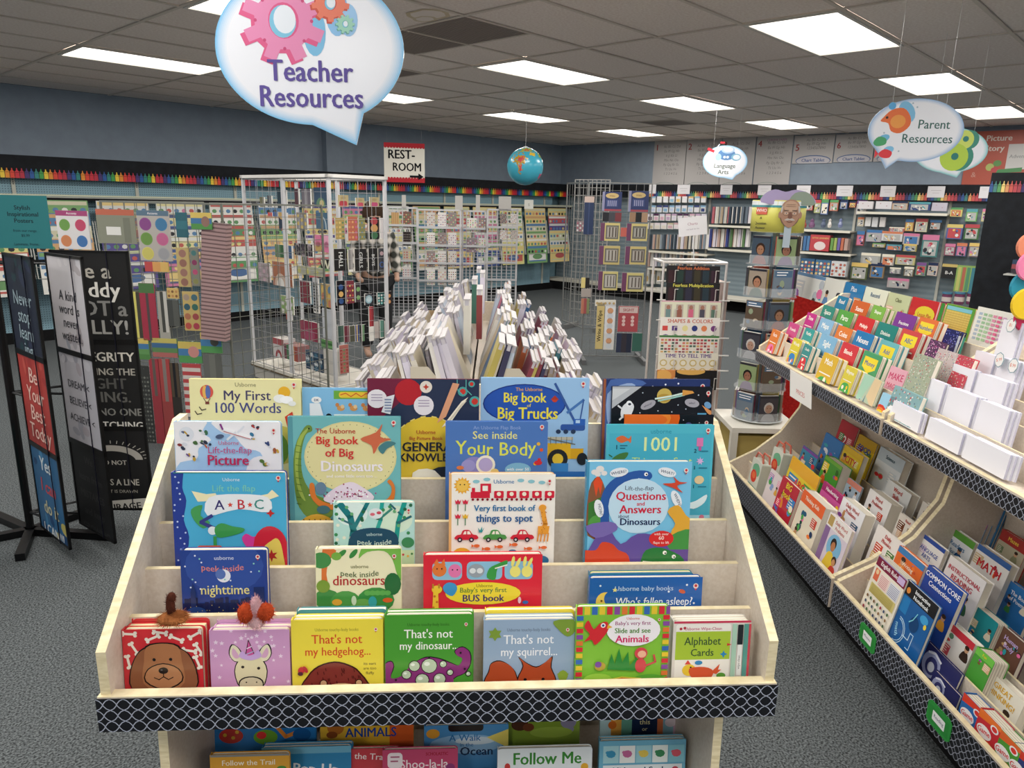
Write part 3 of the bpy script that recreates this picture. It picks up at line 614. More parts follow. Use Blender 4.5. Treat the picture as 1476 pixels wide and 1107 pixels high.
def a_forest(c):
    c.rect(0, 0, 100, 200, 'b8e2dc'); c.ell(22, 14, 20, 16, 'dff2ee'); c.ell(76, 22, 22, 18, 'd6ecd6')
    for p, w, col in (([(20, 60), (24, 36), (20, 18), (8, 2)], 8, '1f7a80'), ([(24, 34), (38, 8), (42, 0)], 5, '1f7a80'), ([(22, 28), (6, 20)], 2.4, '2a6a74'), ([(60, 0), (58, 22), (52, 40)], 5, '28a49a'), ([(58, 20), (72, 8)], 3, '3a8a7a'), ([(88, 0), (80, 26), (76, 60)], 6, '1f9a90'), ([(80, 26), (96, 18)], 3, '2a6a74'), ([(84, 16), (70, 2)], 2.5, '2a6a74')): c.line(p, w, col)
    rr = random.Random(5); c.dots([(rr.uniform(2, 98), rr.uniform(2, 60)) for _ in range(46)], 2.4, ['3f8f5a', '2a6a4a', '6ab07a', 'e8ead8'], 6)
    c.ell(52, 14, 9, 7, 'dfe8ea'); c.ell(48, 15, 3, 2, 'd86a7a'); c.ell(56, 13, 3, 2, 'c84a5a')
    c.blob([(18, 60), (22, 40), (40, 33), (64, 34), (78, 42), (80, 60), (76, 90), (22, 90)], '1d4a66'); c.text('usborne', 50, 43, 6, 'b9d6d8', bold=1); c.text('peek inside', 50, 53, 9.5, 'cfe6dc', bold=1, arc=-3); c.text('the forest', 50, 67, 14, '9fd0a0', bold=1)
    c.rect(80, 62, 100, 200, 'cfe6b8'); c.ell(92, 52, 8, 7, '3f8a5a'); c.dots([(86, 68), (92, 70), (97, 67)], 1.6, ['d84a4a', 'e8b03a', '4a8a4a']); logo(c, 93, 10, 2.6)
def car(c, x, y, col, s=1.0):
    c.blob([(x-9*s, y-1), (x-8*s, y-5*s), (x-4*s, y-6*s), (x-2*s, y-10*s), (x+4*s, y-10*s), (x+7*s, y-6*s), (x+11*s, y-5*s), (x+11*s, y-1)], col); c.poly([(x-2*s, y-6*s), (x-.5*s, y-9*s), (x+1*s, y-9*s), (x+1*s, y-6*s)], 'f4efe2'); c.poly([(x+2*s, y-6*s), (x+2*s, y-9*s), (x+4*s, y-9*s), (x+5.5*s, y-6*s)], 'f4efe2')
    for q in (-5, 6): c.ell(x+q*s, y-.6, 2.4*s, 2.4*s, '2a2c34', 10); c.ell(x+q*s, y-.6, 1.1*s, 1.1*s, 'd8dade', 8)
def a_spot(c):
    c.rect(0, 0, 100, 200, 'f6f2ea'); c.rect(0, 0, 2, 200, 'e9b878'); c.ell(12, 11, 6, 6, 'eeb03a'); c.star(12, 11, 8.5, 'eeb03a', 14, .72); c.ell(12, 11, 5.4, 5.4, 'f4c65a'); c.dots([(10, 10), (14, 10)], .7, '3a2a1c')
    c.text('Usborne', 51, 9, 5.6, '2b78b0', bold=1)
    for x, y in ((25, 7), (35, 5), (67, 6), (77, 7), (87, 8)): c.ell(x, y, 3.4, 1.8, '8fc6d2', 9)
    c.rect(20, 17, 38, 23, 'd4263e'); c.rect(29, 9, 39, 18, 'd4263e'); c.rect(31, 11, 36, 16, 'f6f2ea'); c.rect(21, 13, 24, 18, 'd4263e'); c.rect(40, 15.5, 99, 16.3, 'f6f2ea')
    for k in range(5):
        x = 42+12*k; c.rrect(x, 16, x+9, 23, 1, 'd4263e'); c.ell(x+4.5, 19, 2.1, 2.1, 'f3ead6', 8)
    for k in range(17): c.dots([(22+4.6*k, 24.2)], 1.3, '8a1c2e', 7); c.n -= 1
    c.n += 1
    c.text('Very first book of', 52, 35.5, 8.6, '2473a8', bold=2, sx=.92); c.text('things to spot', 52, 46, 10.6, '1d5c96', bold=2, sx=.9)
    for x, y, col in ((8, 27, 'd4304a'), (15, 27, 'd4304a'), (8, 41, 'd4304a'), (15, 41, 'e8b83a')): c.poly([(x-3, y-3), (x-1.5, y-1), (x, y-3), (x+1.5, y-1), (x+3, y-3), (x+2, y+1.6), (x-2, y+1.6)], col); c.line([(x, y+1), (x, y+8)], .8, '3a7a4a')
    car(c, 15, 64, 'cf2a3e'); car(c, 42, 64, '4a9a4e'); car(c, 68, 64, 'cf2a3e'); c.poly([(27, 51), (29, 54), (31, 50), (31, 54), (33, 51), (31, 56), (28, 56)], '3a9aa0')
    c.line([(88, 34), (91, 48), (88, 56)], 4.4, 'eaa03a'); c.ell(88, 32, 3.6, 3.2, 'eaa03a'); c.poly([(84, 50), (95, 50), (94, 58), (84, 58)], 'eaa03a')
    for x in (84.6, 87.5, 91, 94): c.line([(x, 57), (x-.8, 65)], 1.3, 'e0943a')
    rr = random.Random(1); c.dots([(88+rr.uniform(-1, 4), rr.uniform(36, 57)) for _ in range(14)], .6, 'b86a22', 4)
    for x, y in ((26, 69), (36, 72), (48, 70), (62, 68), (76, 72), (90, 71)): c.ell(x, y, 3, 1.7, 'e2703a', 9); c.poly([(x-2.5, y), (x-5, y-1.8), (x-5, y+1.8)], 'e2703a')
    c.ell(12, 78, 9, 7.5, 'e9b03a'); c.ell(60, 75, 4, 2.4, '3a7aa8'); c.ell(88, 84, 7, 5, '2f6f9e'); logo(c, 94, 6)
def a_qa(c):
    c.rect(0, 0, 100, 200, '7cc4e8'); c.rect(0, 0, 2, 200, '4a94b8'); c.blob([(2, 28), (10, 14), (16, 22), (20, 40), (22, 70), (2, 72)], '8a5a3e'); c.poly([(6, 20), (10, 13), (15, 20), (13, 32), (11, 24), (9, 34)], 'e2502c')
    for x, y, r in ((12, 7, 4), (7, 10, 3.4), (16, 11, 3), (10, 12, 3)): c.ell(x, y, r, r*.8, 'e6e2e0', 9)
    c.poly([(2, 40), (14, 34), (18, 56), (8, 66), (2, 66)], '3f7a3a'); c.ell(10, 62, 8, 10, '58a04a')
    c.blob([(14, 60), (13, 44), (16, 28), (26, 16), (44, 9), (58, 9), (62, 14), (58, 18), (50, 16), (34, 22), (24, 34), (22, 60), (24, 90), (12, 90)], '2f5aa4'); c.ell(56, 12, 1.9, 1.9, 'ffffff', 8); c.ell(56.4, 12.2, .9, .9, '15161c', 6); c.line([(49, 16), (52, 19), (57, 19.5)], .7, 'e8f0f8')
    c.ell(50, 43, 29, 27, 'c3e0f2', 24)
    c.text('Lift-the-flap', 50, 27, 6, '5a6a80', bold=1, arc=-1); c.text('Questions', 52, 37, 11.6, 'cf2a44', bold=2); c.text('and', 52, 42.5, 5.4, 'cf2a44', bold=2); c.text('Answers', 52, 50, 11.4, 'cf2a44', bold=2); c.text('about', 36, 54.4, 4.6, '2a3e6a', bold=1); c.text('Dinosaurs', 52, 61.5, 9.6, '1d2f5a', bold=2)
    for x, y, a, s in ((30, 10, -10, 'WHERE?'), (76, 10, 14, 'WHAT?'), (12, 45, 78, 'HOW?'), (86, 36, 64, 'WHEN?'), (42, 83, -4, 'WHERE?')): c.ell(x, y, 9, 4.4, 'e9eef4', 14, rot=a); c.text(s, x, y+1.4, 4, '3a4a6a', bold=1, rot=a)
    c.blob([(72, 21), (84, 20), (82, 14), (88, 19), (96, 20), (86, 23), (92, 30), (82, 25)], 'd24a32')
    c.blob([(78, 48), (88, 42), (96, 52), (102, 60), (102, 96), (84, 90), (82, 70), (86, 60)], 'e2a93c'); c.blob([(74, 80), (96, 66), (104, 74), (104, 110), (78, 110)], '4a9448')
    c.rect(0, 86, 100, 200, '6a4f96'); c.blob([(4, 84), (20, 64), (34, 80), (50, 70), (74, 76), (86, 110), (2, 110)], '66529c'); c.blob([(0, 62), (24, 58), (30, 66), (10, 74)], '7a6ab0')
    c.blob([(-3, 88), (10, 86), (16, 78), (26, 80), (32, 86), (42, 92), (40, 112), (-3, 112)], 'd4482c'); c.blob([(56, 90), (66, 84), (80, 86), (96, 96), (90, 112), (56, 112)], '2f7a3c'); c.poly([(56, 97), (88, 100), (90, 103), (56, 101)], 'f1eddc'); c.dots([(77, 89), (86, 93)], 2.1, 'f6f4ea'); c.dots([(77.5, 89.5), (86.5, 93.5)], .8, '1c1c20')
    c.ell(73, 75, 12, 8, 'd8302f'); c.text('with over', 73, 71.5, 3.6, 'f8dcd4'); c.text('60', 73, 76, 5.4, 'f8dcd4', bold=2); c.text('flaps to lift', 73, 80, 3.6, 'f8dcd4'); logo(c, 94, 8)
def a_night(c):
    c.rect(0, 0, 100, 200, '2a4490'); c.ell(50, 20, 46, 34, '3552a0'); c.text('usborne', 50, 12, 7, 'c9d2ea', bold=1); c.text('peek inside', 48, 24.5, 11, 'd8867c', bold=1, arc=-2.4)
    c.ell(49, 32, 8.2, 8.2, 'e9edf6'); c.ell(45.4, 29.8, 6, 6.4, '5a76b8'); c.text('nighttime', 50, 55, 17, 'e2d98a', bold=1, sx=.9); c.rect(0, 66, 100, 200, '1b2a58')
    rr = random.Random(8)
    for k in range(17): x = 2+6*k; c.rect(x, 58+rr.uniform(0, 10), x+rr.uniform(3, 6), 120, '1a2550')
    c.poly([(10, 84), (10, 52), (13, 40), (16, 52), (16, 84)], '22356a'); c.rect(84, 46, 96, 84, '1f3064'); c.ell(16, 78, 12, 8, '2a4a8a'); c.ell(92, 84, 10, 8, '2a5aa0'); c.dots([(rr.uniform(4, 96), rr.uniform(3, 50)) for _ in range(16)], 1.1, ['dfe6f6', '8fd0c0', 'e8ecf8']); c.dots([(rr.uniform(8, 96), rr.uniform(68, 84)) for _ in range(26)], .6, 'd8c87a', 4); logo(c, 90, 8, 2.6)
def a_pdino(c):
    c.rect(0, 0, 100, 200, 'efe9c4'); c.blob([(8, 0), (24, 2), (16, 14), (12, 32), (16, 60), (2, 62), (6, 40)], 'd9773c'); c.ell(6, 14, 12, 10, '4a8f4e'); c.ell(30, 6, 7, 3, '3f8a44', rot=-40); c.ell(44, 6, 7, 3, '3f8a44', rot=-50); c.ell(24, 9, 6, 5, '7ab04a')
    c.blob([(50, 12), (60, 4), (80, 3), (90, 14), (96, 34), (104, 40), (104, -4), (60, -6)], '7ab84e'); c.text('usborne', 51, 24, 6.4, '7a7a50', bold=1); c.text('peek inside', 51, 33, 10, '5f6f48', bold=1, arc=-2.4); c.text('dinosaurs', 50, 45, 17.5, 'b52f30', bold=1, sx=.92)
    for x, y, rx, ry, col in ((12, 62, 16, 12, '3f8a40'), (34, 66, 18, 14, '4f9a48'), (70, 64, 22, 16, '3c8e42'), (90, 44, 10, 14, '2c6a3c'), (54, 72, 14, 10, '6aa850'), (8, 46, 8, 8, '7a9a3c')): c.ell(x, y, rx, ry, col, 14)
    for k in range(5): c.ell(60+6*k, 55, 4, 3.4, '5aa84e', 8)
    c.ell(24, 66, 6, 4, 'e2a93c'); c.ell(66, 66, 5, 7, '3aa4a8'); c.ell(84, 64, 6, 3, 'd8602c'); c.ell(44, 64, 3, 6, 'cfe2c0'); logo(c, 92, 9, 2.6)
def a_bus(c):
    c.rect(0, 0, 100, 200, 'dd2a3c')
    for x0, x1 in ((7, 32), (36, 60), (68, 92)): c.rrect(x0, 6, x1 if x1 != 60 else 66, 22, 4, '8ec0dc')
    c.ell(13, 13, 6, 6, 'e27a3a'); c.poly([(8, 8), (11, 3), (13, 9)], 'e27a3a'); c.poly([(14, 8), (17, 3), (18, 9)], 'e27a3a'); c.ell(26, 14, 5.6, 6, 'e67aae'); c.dots([(11, 12), (15, 12), (24, 13), (28, 13)], .7, '2a1c20')
    c.ell(44, 14, 7, 6, '9aa2ac'); c.ell(41, 14, 2.6, 2.4, 'dfe3e6'); c.ell(47, 14, 2.6, 2.4, 'dfe3e6'); c.blob([(53, 20), (55, 12), (62, 8), (70, 5), (69, 10), (62, 12), (60, 22)], '3f9a48'); c.line([(60, 12), (70, 9)], 1, 'f4f0e4')
    for x in (77, 87): c.ell(x, 15, 4.6, 5, 'eee27a'); c.ell(x-2, 6, 1.5, 5, 'eee27a', 8, rot=8); c.ell(x+2.4, 7, 1.5, 5, 'eee27a', 8, rot=24)
    c.ell(50, 34, 32, 10, 'efd93a', 24); c.text('Usborne', 51, 28.4, 4, '8a7a22', bold=1); c.text("Baby's very first", 50, 33, 6.2, '4a7a3c', bold=1); c.text('BUS book', 50, 41, 8.6, '3a2f6a', bold=2)
    c.blob([(16, 28), (20, 24), (26, 25), (28, 30), (24, 36), (18, 33)], '3f94cc'); c.poly([(8, 31), (12, 31), (13, 66), (6, 66)], 'eec63a'); c.ell(11, 30, 4.4, 3.6, 'eec63a'); c.rect(7, 25, 8.4, 29, 'b8862a'); c.rect(12, 25, 13.4, 29, 'b8862a'); c.dots([(9, 36), (11, 41), (8, 46), (11, 51)], 1.2, 'c8762c', 5)
    c.rrect(12, 48, 32, 70, 4, '9fd0e4'); c.ell(22, 54, 5, 4.4, 'f4f4f2'); c.ell(18, 50, 1.7, 1.7, '1f1f24'); c.ell(26, 50, 1.7, 1.7, '1f1f24'); c.dots([(20, 54), (24, 54)], 1.1, '1f1f24'); c.rrect(34, 48, 66, 70, 4, '8ec0dc'); c.ell(40, 55, 5.4, 5, 'df8438'); c.ell(56, 56, 9, 6.6, '6a90c8'); c.ell(66, 54, 4, 3, '6a90c8')
    c.rrect(70, 48, 92, 70, 4, 'a4d0e6'); c.ell(82, 57, 6.6, 6, 'df9a3a'); c.ell(82, 49.5, 6, 3, '2a2430'); c.ell(81, 40, 1.4, 3, 'f2c8d4'); c.ell(86, 42, 2.6, 1.6, '3a6ab0'); c.dots([(80, 57), (84, 57)], .7, '2a1c14')
def a_asleep(c):
    c.rect(0, 0, 100, 200, '2660ac'); c.text('Usborne baby books', 48, 12, 6.2, 'b9cfe8', bold=1); c.ell(14, 22, 8.6, 9, 'eccb5c'); c.ell(19, 19, 6.4, 7, '2660ac'); c.ell(10.4, 21, 1, 1, '6a4a1c')
    c.text("Who's fallen asleep?", 57, 25.5, 10.5, 'f2f6f8', bold=1, sx=.8, sl=.12); c.star(22, 11, 2.4, 'e6e08a'); c.star(88, 34, 2.6, 'd9e07a'); c.star(95, 36, 2, '9ad0c0'); c.dots([(9, 7), (86, 7), (70, 13), (80, 12), (93, 24)], 1, 'e2ecf6'); c.ell(82, 13, 3, 1.8, 'c85a3a', rot=20); logo(c, 94, 8, 2.4)
def a_puppy(c):
    c.rect(0, 0, 100, 200, 'cf3038')
    for x, y, a in ((8, 6, 4), (38, 12, -24), (68, 13, 24), (92, 8, -30), (14, 26, 60), (84, 30, 10), (96, 28, 60), (6, 44, 80), (94, 46, 70), (48, 4, 10)):
        ca, sa = math.cos(math.radians(a)), math.sin(math.radians(a))
        c.line([(x-8*ca, y-8*sa), (x+8*ca, y+8*sa)], 3.2, 'f1e8dc')
        c.dots([(x+q*8*ca-p*1.9*sa, y+q*8*sa+p*1.9*ca) for q in (-1, 1) for p in (-1, 1)], 2.4, 'f1e8dc', 8)
    for g, (k1, k2, k3) in ((1.5, ('1e1410',)*3), (0, ('8f5a3c', 'a8704a', 'b8825a'))):
        c.blob([(28-g, 26-g), (18-g, 34), (9-g, 56), (9-g, 80), (30+g, 84), (34+g, 50), (36, 26-g)], k1); c.blob([(70, 26-g), (82+g, 34), (91+g, 56), (91+g, 80), (70-g, 84), (66-g, 50), (64, 26-g)], k1)
        c.blob([(30-g, 24-g), (50, 19-g), (70+g, 24-g), (74+g, 44), (76+g, 74), (50, 90), (24-g, 74), (26-g, 44)], k2)
        if g == 0: c.blob([(30, 54), (50, 46), (70, 54), (74, 72), (50, 84), (26, 72)], '1e1410'); c.blob([(31, 55), (50, 47.5), (69, 55), (72.4, 71), (50, 82), (27.6, 71)], k3)
    c.ell(50, 56.5, 6.2, 4.6, '151013'); c.dots([(39, 41), (60, 41)], 2.2, '151013', 10); c.line([(50, 61), (50, 65), (44, 69), (38, 66)], 1.1, '151013'); c.line([(50, 65), (56, 69), (62, 66)], 1.1, '151013'); c.ell(48, 55.4, 1.6, .9, '6a6468', 7)
def a_unicorn(c):
    c.rect(0, 0, 100, 200, 'cf9cc8'); rr = random.Random(6)
    for k in range(46):
        c.star(rr.uniform(1, 99), rr.uniform(1, 80), rr.uniform(1.6, 3.6), 'ecd6ea', 5); c.n -= 1
    c.n += 1
    for g, col in ((1.2, '1c181c'), (0, 'ded6b0')):
        c.blob([(28-g, 20-g), (24-g, 32), (30, 42+g), (40+g, 40), (36+g, 26)], col if g else 'e3dcc0'); c.blob([(72+g, 20-g), (76+g, 32), (70, 42+g), (60-g, 40), (64-g, 26)], col if g else 'e3dcc0')
        c.blob([(38-g, 38-g), (50, 33-g), (62+g, 38-g), (70+g, 56), (62+g, 80), (38-g, 80), (30-g, 56)], col)
    c.blob([(29, 24), (27, 32), (31, 38), (36, 36)], 'd6a8c8'); c.blob([(71, 24), (73, 32), (69, 38), (64, 36)], 'd6a8c8')
    c.poly([(42.6, 38.6), (48, 12), (57.4, 38.6)], '1c181c'); c.poly([(44, 37), (48.3, 15), (56, 37)], 'c8589a'); c.line([(45, 33), (54, 29)], 1.2, '9fb8dc'); c.line([(46, 25), (52, 22)], 1.2, 'e6e0f0')
    c.blob([(36, 36), (40, 28), (46, 34), (54, 33), (60, 27), (64, 36), (50, 41)], 'c7a6dc'); c.dots([(40, 50), (60, 52)], 2, '1c181c', 8); c.blob([(34, 72), (42, 64), (58, 64), (66, 72), (60, 88), (40, 88)], '1c181c'); c.blob([(35.4, 73), (43, 65.4), (57, 65.4), (64.6, 73), (59, 90), (41, 90)], 'cfc6a8'); c.dots([(44, 71), (57, 71)], 1, '1c181c', 6)
def tf(c, bg, l2, col, sub=('its ears', 'are too', 'fluffy')):
    c.rect(0, 0, 100, 200, bg); c.text('Usborne touchy-feely books', 49, 13.5, 5.2, tuple(q*.45 for q in LC(bg)[:3])+(1,), bold=1, sx=.8); c.text("That's not", 49, 28, 15, col, bold=1, sx=.9); c.text(l2, 50, 42, 14, col, bold=1, sx=.86)
    for k, s in enumerate(sub): c.text(s, 85, 54+5.6*k, 4.8, '8a7a3a', bold=1)
    logo(c, 92, 12, 2)
def a_hedge(c):
    tf(c, 'eedb48', 'my hedgehog...', 'd8502c')
    c.blob([(12, 84), (16, 66), (28, 54), (46, 49), (62, 53), (74, 62), (82, 84)], '3a1414'); c.blob([(13.4, 84), (17, 67), (29, 55.5), (46, 50.6), (61, 54.6), (72.6, 63), (80, 84)], '80302c')
    rr = random.Random(3)
    for k in range(30): x, y = rr.uniform(20, 74), rr.uniform(56, 78); c.line([(x, y), (x+.6, y+3)], .9, '4f1a1a')
    c.ell(34, 74, 4.4, 4.6, '3a1414'); c.ell(34, 74, 3.4, 3.6, 'c9a07a'); c.ell(73, 74, 4.2, 4.4, '3a1414'); c.ell(73, 74, 3.2, 3.4, 'c9a07a'); c.ell(54, 82, 20, 8, 'dcb88a'); c.ell(10, 58, 3.6, 4.4, 'c8353c', rot=20); c.ell(14.4, 57, 2.2, 4.4, 'b82f3a', rot=-30); c.ell(9, 62, 3, 2.4, '5a2a3c')
def a_tdino(c):
    tf(c, '4a9a34', 'my dinosaur...', 'f4f6ee', ())
    for g, col in ((1.2, '241420'), (0, '8a3278')):
        c.blob([(-2, 84), (-2-g, 62), (6, 56-g), (9+g, 62), (6, 76), (18, 74), (30, 60), (46, 52-g), (62, 54-g), (76, 60-g), (84, 62), (88, 54), (82, 50), (80-g, 44), (88, 40-g), (96+g, 46), (97+g, 60), (90+g, 72), (78, 78+g), (74, 96), (20, 96)], col)
    for x, y, r in ((33, 62, 6), (50, 62, 8.6), (66, 60, 3.6), (24, 72, 5), (42, 79, 7.4), (62, 78, 6.6), (74, 70, 3.2), (95, 72, 2.4)): c.ell(x, y, r+.9, r+.9, '241420', 12); c.ell(x, y, r, r, 'bfd0b4', 12); c.ell(x-r*.3, y-r*.3, r*.4, r*.3, 'eaf2e6', 8)
    c.dots([(86, 46), (91, 66), (50, 51), (12, 78)], 1.3, '241420')
def a_squir(c):
    tf(c, '97aec8', 'my squirrel...', 'f1f4f8', ())
    c.text('its nose', 87, 74, 5, 'dfe6ee', bold=0); c.text('is too', 87, 80, 5, 'dfe6ee', bold=0)
    for g, col in ((1.2, '2c1310'), (0, 'b24a26')):
        c.blob([(6-g, 60), (8, 51-g), (18, 48-g), (30, 54), (36+g, 66), (38+g, 90), (2-g, 90), (1-g, 72)], col)
        c.blob([(44-g, 54), (39-g, 44-g), (46+g, 50), (58, 56-g), (68, 50), (75+g, 44-g), (74+g, 56), (80+g, 72), (78+g, 95), (38-g, 95), (38-g, 70)], col)
    c.ell(58, 78, 20, 9, 'c05a32'); c.dots([(46, 70), (66, 70)], 1.9, '1c1014'); c.ell(88, 66, 5.6, 6, '8faa3c'); c.star(88, 66, 7, '8faa3c', 5, .6); c.star(12, 16, 8, '7f9c3c', 6, .6); c.blob([(76, 2), (98, 0), (100, 14), (92, 20), (82, 12)], '7f9c3c'); logo(c, 92, 12, 2)
def a_slide(c):
    c.rect(0, 0, 100, 200, '86c440'); cs = ['d8303c', 'e8c83a', '3a6cb8', 'e8c83a', 'd8303c', '8a4fa0', 'e27a3a']
    for k in range(13): c.rect(k*8, 0, k*8+6, 9, cs[k % 7]); 
    for k in range(13): c.rect(0, 10+k*7, 7, 15+k*7, cs[(k+2) % 7]); c.rect(93, 10+k*7, 100, 15+k*7, cs[(k+4) % 7])
    c.ell(61, 26, 29, 18, 'f4f0f4', 24); c.text('Usborne', 60, 14, 4, 'c84a3a'); c.text("Baby's very first", 60, 20, 6, '9a3a72', bold=1); c.text('Slide and see', 60, 29, 8.2, '4f8a2c', bold=2, sx=.9); c.text('Animals', 60, 39.5, 11.4, 'd82a6a', bold=2)
    c.blob([(12, 14), (18, 24), (24, 18), (32, 16), (34, 24), (28, 34), (20, 42), (16, 36), (8, 38), (14, 30), (8, 22)], 'd42e36'); c.ell(28, 20, 2.6, 2.6, 'f2f2f2'); c.ell(28, 20, 1.4, 1.4, '2a4a8a', 7); c.poly([(33, 19), (38, 22), (32, 24)], 'e8b03a')
    c.poly([(34, 70), (38, 52), (42, 64), (46, 46), (50, 62), (56, 50), (58, 66), (66, 56), (64, 72)], '2f8a3c'); c.ell(70, 52, 7, 6.6, 'd64a52'); c.ell(71, 53, 4.6, 4, 'efb89a'); c.ell(70, 66, 6, 8, 'd64a52'); c.line([(76, 66), (86, 62), (84, 54)], 2, 'd64a52'); c.ell(26, 66, 6, 5, 'b8a03c'); c.ell(24, 64, 3.6, 3.4, '7a4aa0'); c.ell(24, 82, 16, 8, '9fd04a'); c.ell(80, 82, 18, 6, '5faa3c'); c.line([(30, 84), (50, 80), (70, 82)], 4, 'e2d04a'); c.line([(32, 84), (50, 80), (70, 82)], 1.4, 'd87a2c'); logo(c, 88, 14, 1.6)
def a_alpha(c):
    c.rect(0, 0, 100, 200, 'dfd8d0'); c.rect(0, 0, 100, 3, 'c8405a'); c.rrect(3, 4, 74, 110, 3, 'f0ece4'); c.rect(3, 14, 74, 52, 'a8c43c'); c.text('Usborne Wipe-Clean', 38, 12, 5.6, 'c25a7a', bold=1); c.dots([(9, 10), (14, 9)], 2, 'b83a4a')
    c.text('Alphabet', 38, 32, 15.6, '3a5436', bold=1, sx=.84); c.text('Cards', 38, 47, 14, '3a5436', bold=1, sx=.9); c.star(66, 45, 5, '2f86c0', 4); c.poly([(70, 30), (76, 32), (70, 34)], 'd8443c')
    c.ell(22, 66, 9, 8, 'ecc83a'); c.blob([(22, 64), (42, 62), (54, 68), (48, 80), (28, 78)], 'd85a36'); c.poly([(50, 70), (62, 58), (60, 66), (64, 66), (58, 72)], 'd85a36'); c.poly([(16, 58), (20, 52), (24, 58)], 'd8443c'); c.ell(34, 56, 5, 3, '2f86c0'); c.ell(24, 62, 1.2, 1.2, '2a2a2a'); c.ell(64, 74, 6, 4, '5a9a3a')
    c.rect(76, 4, 82, 200, 'a9cdb8'); c.rrect(83, 5, 90, 32, 1, '23282c'); c.rrect(83.6, 32, 89.6, 74, 1, 'e9e9e6'); c.text('wipe-clean', 87.6, 56, 4.4, '7a7e80', rot=-90); c.rect(91, 4, 97, 200, '5a9a90'); c.rect(97, 4, 100, 200, 'c84a56')
# ---- the books in their slots, back row first --------------------------------
SB = shelf_book
GR = 'picture books on the tiered bookcase'
SB('picture_book', 'yellow "My First 100 Words" book at left end of the top row', 5, (273, 547), (433, 546), 'efe7ae', a_words, .014)
SB('picture_book', 'blue counting book with ducks and a black 10, top row behind the dinosaur book', 5, (436, 560), (560, 559), '86bfe6', a_count, .01)
SB('picture_book', 'dark "General Knowledge" book with big yellow head, middle of the top row', 5, (530, 547), (691, 546), '2b3550', a_gk, .012, dz=.012, spine='74203c')
SB('picture_book', 'light blue "Big book of Big Trucks" with crane and yellow digger, top row', 5, (694, 545), (850, 545), '9cc4ea', a_trucks, .014)
SB('picture_book', 'blue galaxy-covered book at the very back, right end of top row', 5, (870, 547), (1024, 546), '26366a', a_galaxy, .01)
SB('picture_book', 'black space book with astronaut and ringed planet, before the galaxy book', 5, (883, 558), (1027, 557), '14151c', a_space, .01, dz=.012)
SB('picture_book', 'black book with an orange sun, nearest of the three space books', 5, (900, 598), (1029, 597), '15161d', a_sun, .01, dz=.024)
SB('picture_book', 'pale blue "Lift-the-flap Picture" book with white clouds, left end of second row', 4, (251, 609), (404, 607), 'a8cdf0', a_picture, .016, board=True)
SB('picture_book', 'teal "Big book of Big Dinosaurs" with yellow oval, second row from top', 4, (415, 601), (577, 601), '72b8bc', a_dinos, .016, spine='5a9aa4')
SB('picture_book', 'blue "See inside Your Body" flap book, middle of the second row', 4, (643, 608), (790, 608), '4f78bc', a_body, .016)
SB('picture_book', 'turquoise "1001 Things to Spot" book, right end of the second row', 4, (876, 613), (1030, 612), '52b8cc', a_1001, .012)
SB('picture_book', 'blue "Lift the flap ABC" book with crocodile and polka-dot spine', 3, (247, 682), (411, 680), '4fb2dc', a_abc, .02, board=True, spine='2a3f96')
SB('picture_book', 'green "peek inside" board book with tall teal trees, above the dinosaurs board book', 3, (481, 725), (597, 724), 'b8e2dc', a_forest, .02, board=True)
SB('picture_book', 'white "Very first book of things to spot" with red train and cars', 3, (648, 684), (801, 683), 'f6f2ea', a_spot, .02, board=True, spine='e9b878')
SB('picture_book', 'blue "Questions and Answers about Dinosaurs" book with long-necked dinosaur', 3, (847, 666), (998, 665), '7cc4e8', a_qa, .022, board=True, spine='4a94b8')
SB('picture_book', 'dark blue "peek inside nighttime" board book with moon over a city', 2, (260, 794), (384, 792), '2a4490', a_night, .02, board=True)
SB('picture_book', 'cream and green "peek inside dinosaurs" board book', 2, (455, 791), (578, 791), 'efe9c4', a_pdino, .02, board=True)
SB('picture_book', "red \"Baby's very first BUS book\" with animals in the bus windows", 2, (611, 800), (782, 799), 'dd2a3c', a_bus, .02, board=True)
SB('picture_book', 'second baby book with cream edge, standing behind the blue asleep book', 2, (850, 826), (1000, 825), '2f7a96', None, .016, board=True, pages='e9e08a')
SB('picture_book', "blue \"Who's fallen asleep?\" baby book with a yellow moon", 2, (851, 833), (1013, 832), '2660ac', a_asleep, .016, board=True, dz=.018)
SB('picture_book', 'pink-red board book with a brown puppy face and white bones', 1, (176, 908), (290, 906), 'cf3038', a_puppy, .017, board=True, dz=.006, pages='e8d9ae', extra=2)
SB('picture_book', 'pink board book with a unicorn head among white stars', 1, (302, 909), (417, 907), 'cf9cc8', a_unicorn, .017, board=True, dz=.006, pages='e8dcc6', extra=2)
SB('picture_book', 'yellow "That\'s not my hedgehog..." touchy-feely board book', 1, (420, 895), (552, 891), 'eedb48', a_hedge, .016, board=True, dz=.006, extra=2, ecols=['eedb48', '3a8a94'])
SB('picture_book', 'green "That\'s not my dinosaur..." touchy-feely board book', 1, (555, 887), (682, 885), '4a9a34', a_tdino, .016, board=True, dz=.01, extra=1)
SB('picture_book', 'grey-blue "That\'s not my squirrel..." touchy-feely board book', 1, (698, 894), (829, 892), '97aec8', a_squir, .016, board=True, dz=.006, extra=2, ecols=['97aec8', 'e8d13a'])
SB('picture_book', "green \"Baby's very first Slide and see Animals\" book with a red parrot", 1, (832, 875), (966, 873), '86c440', a_slide, .014, board=True, dz=.016)
SB('card_pack', 'green and white "Alphabet Cards" wipe-clean pack with a marker pen', 1, (972, 896), (1083, 894), 'dfd8d0', a_alpha, .03, dz=.006, board=True)
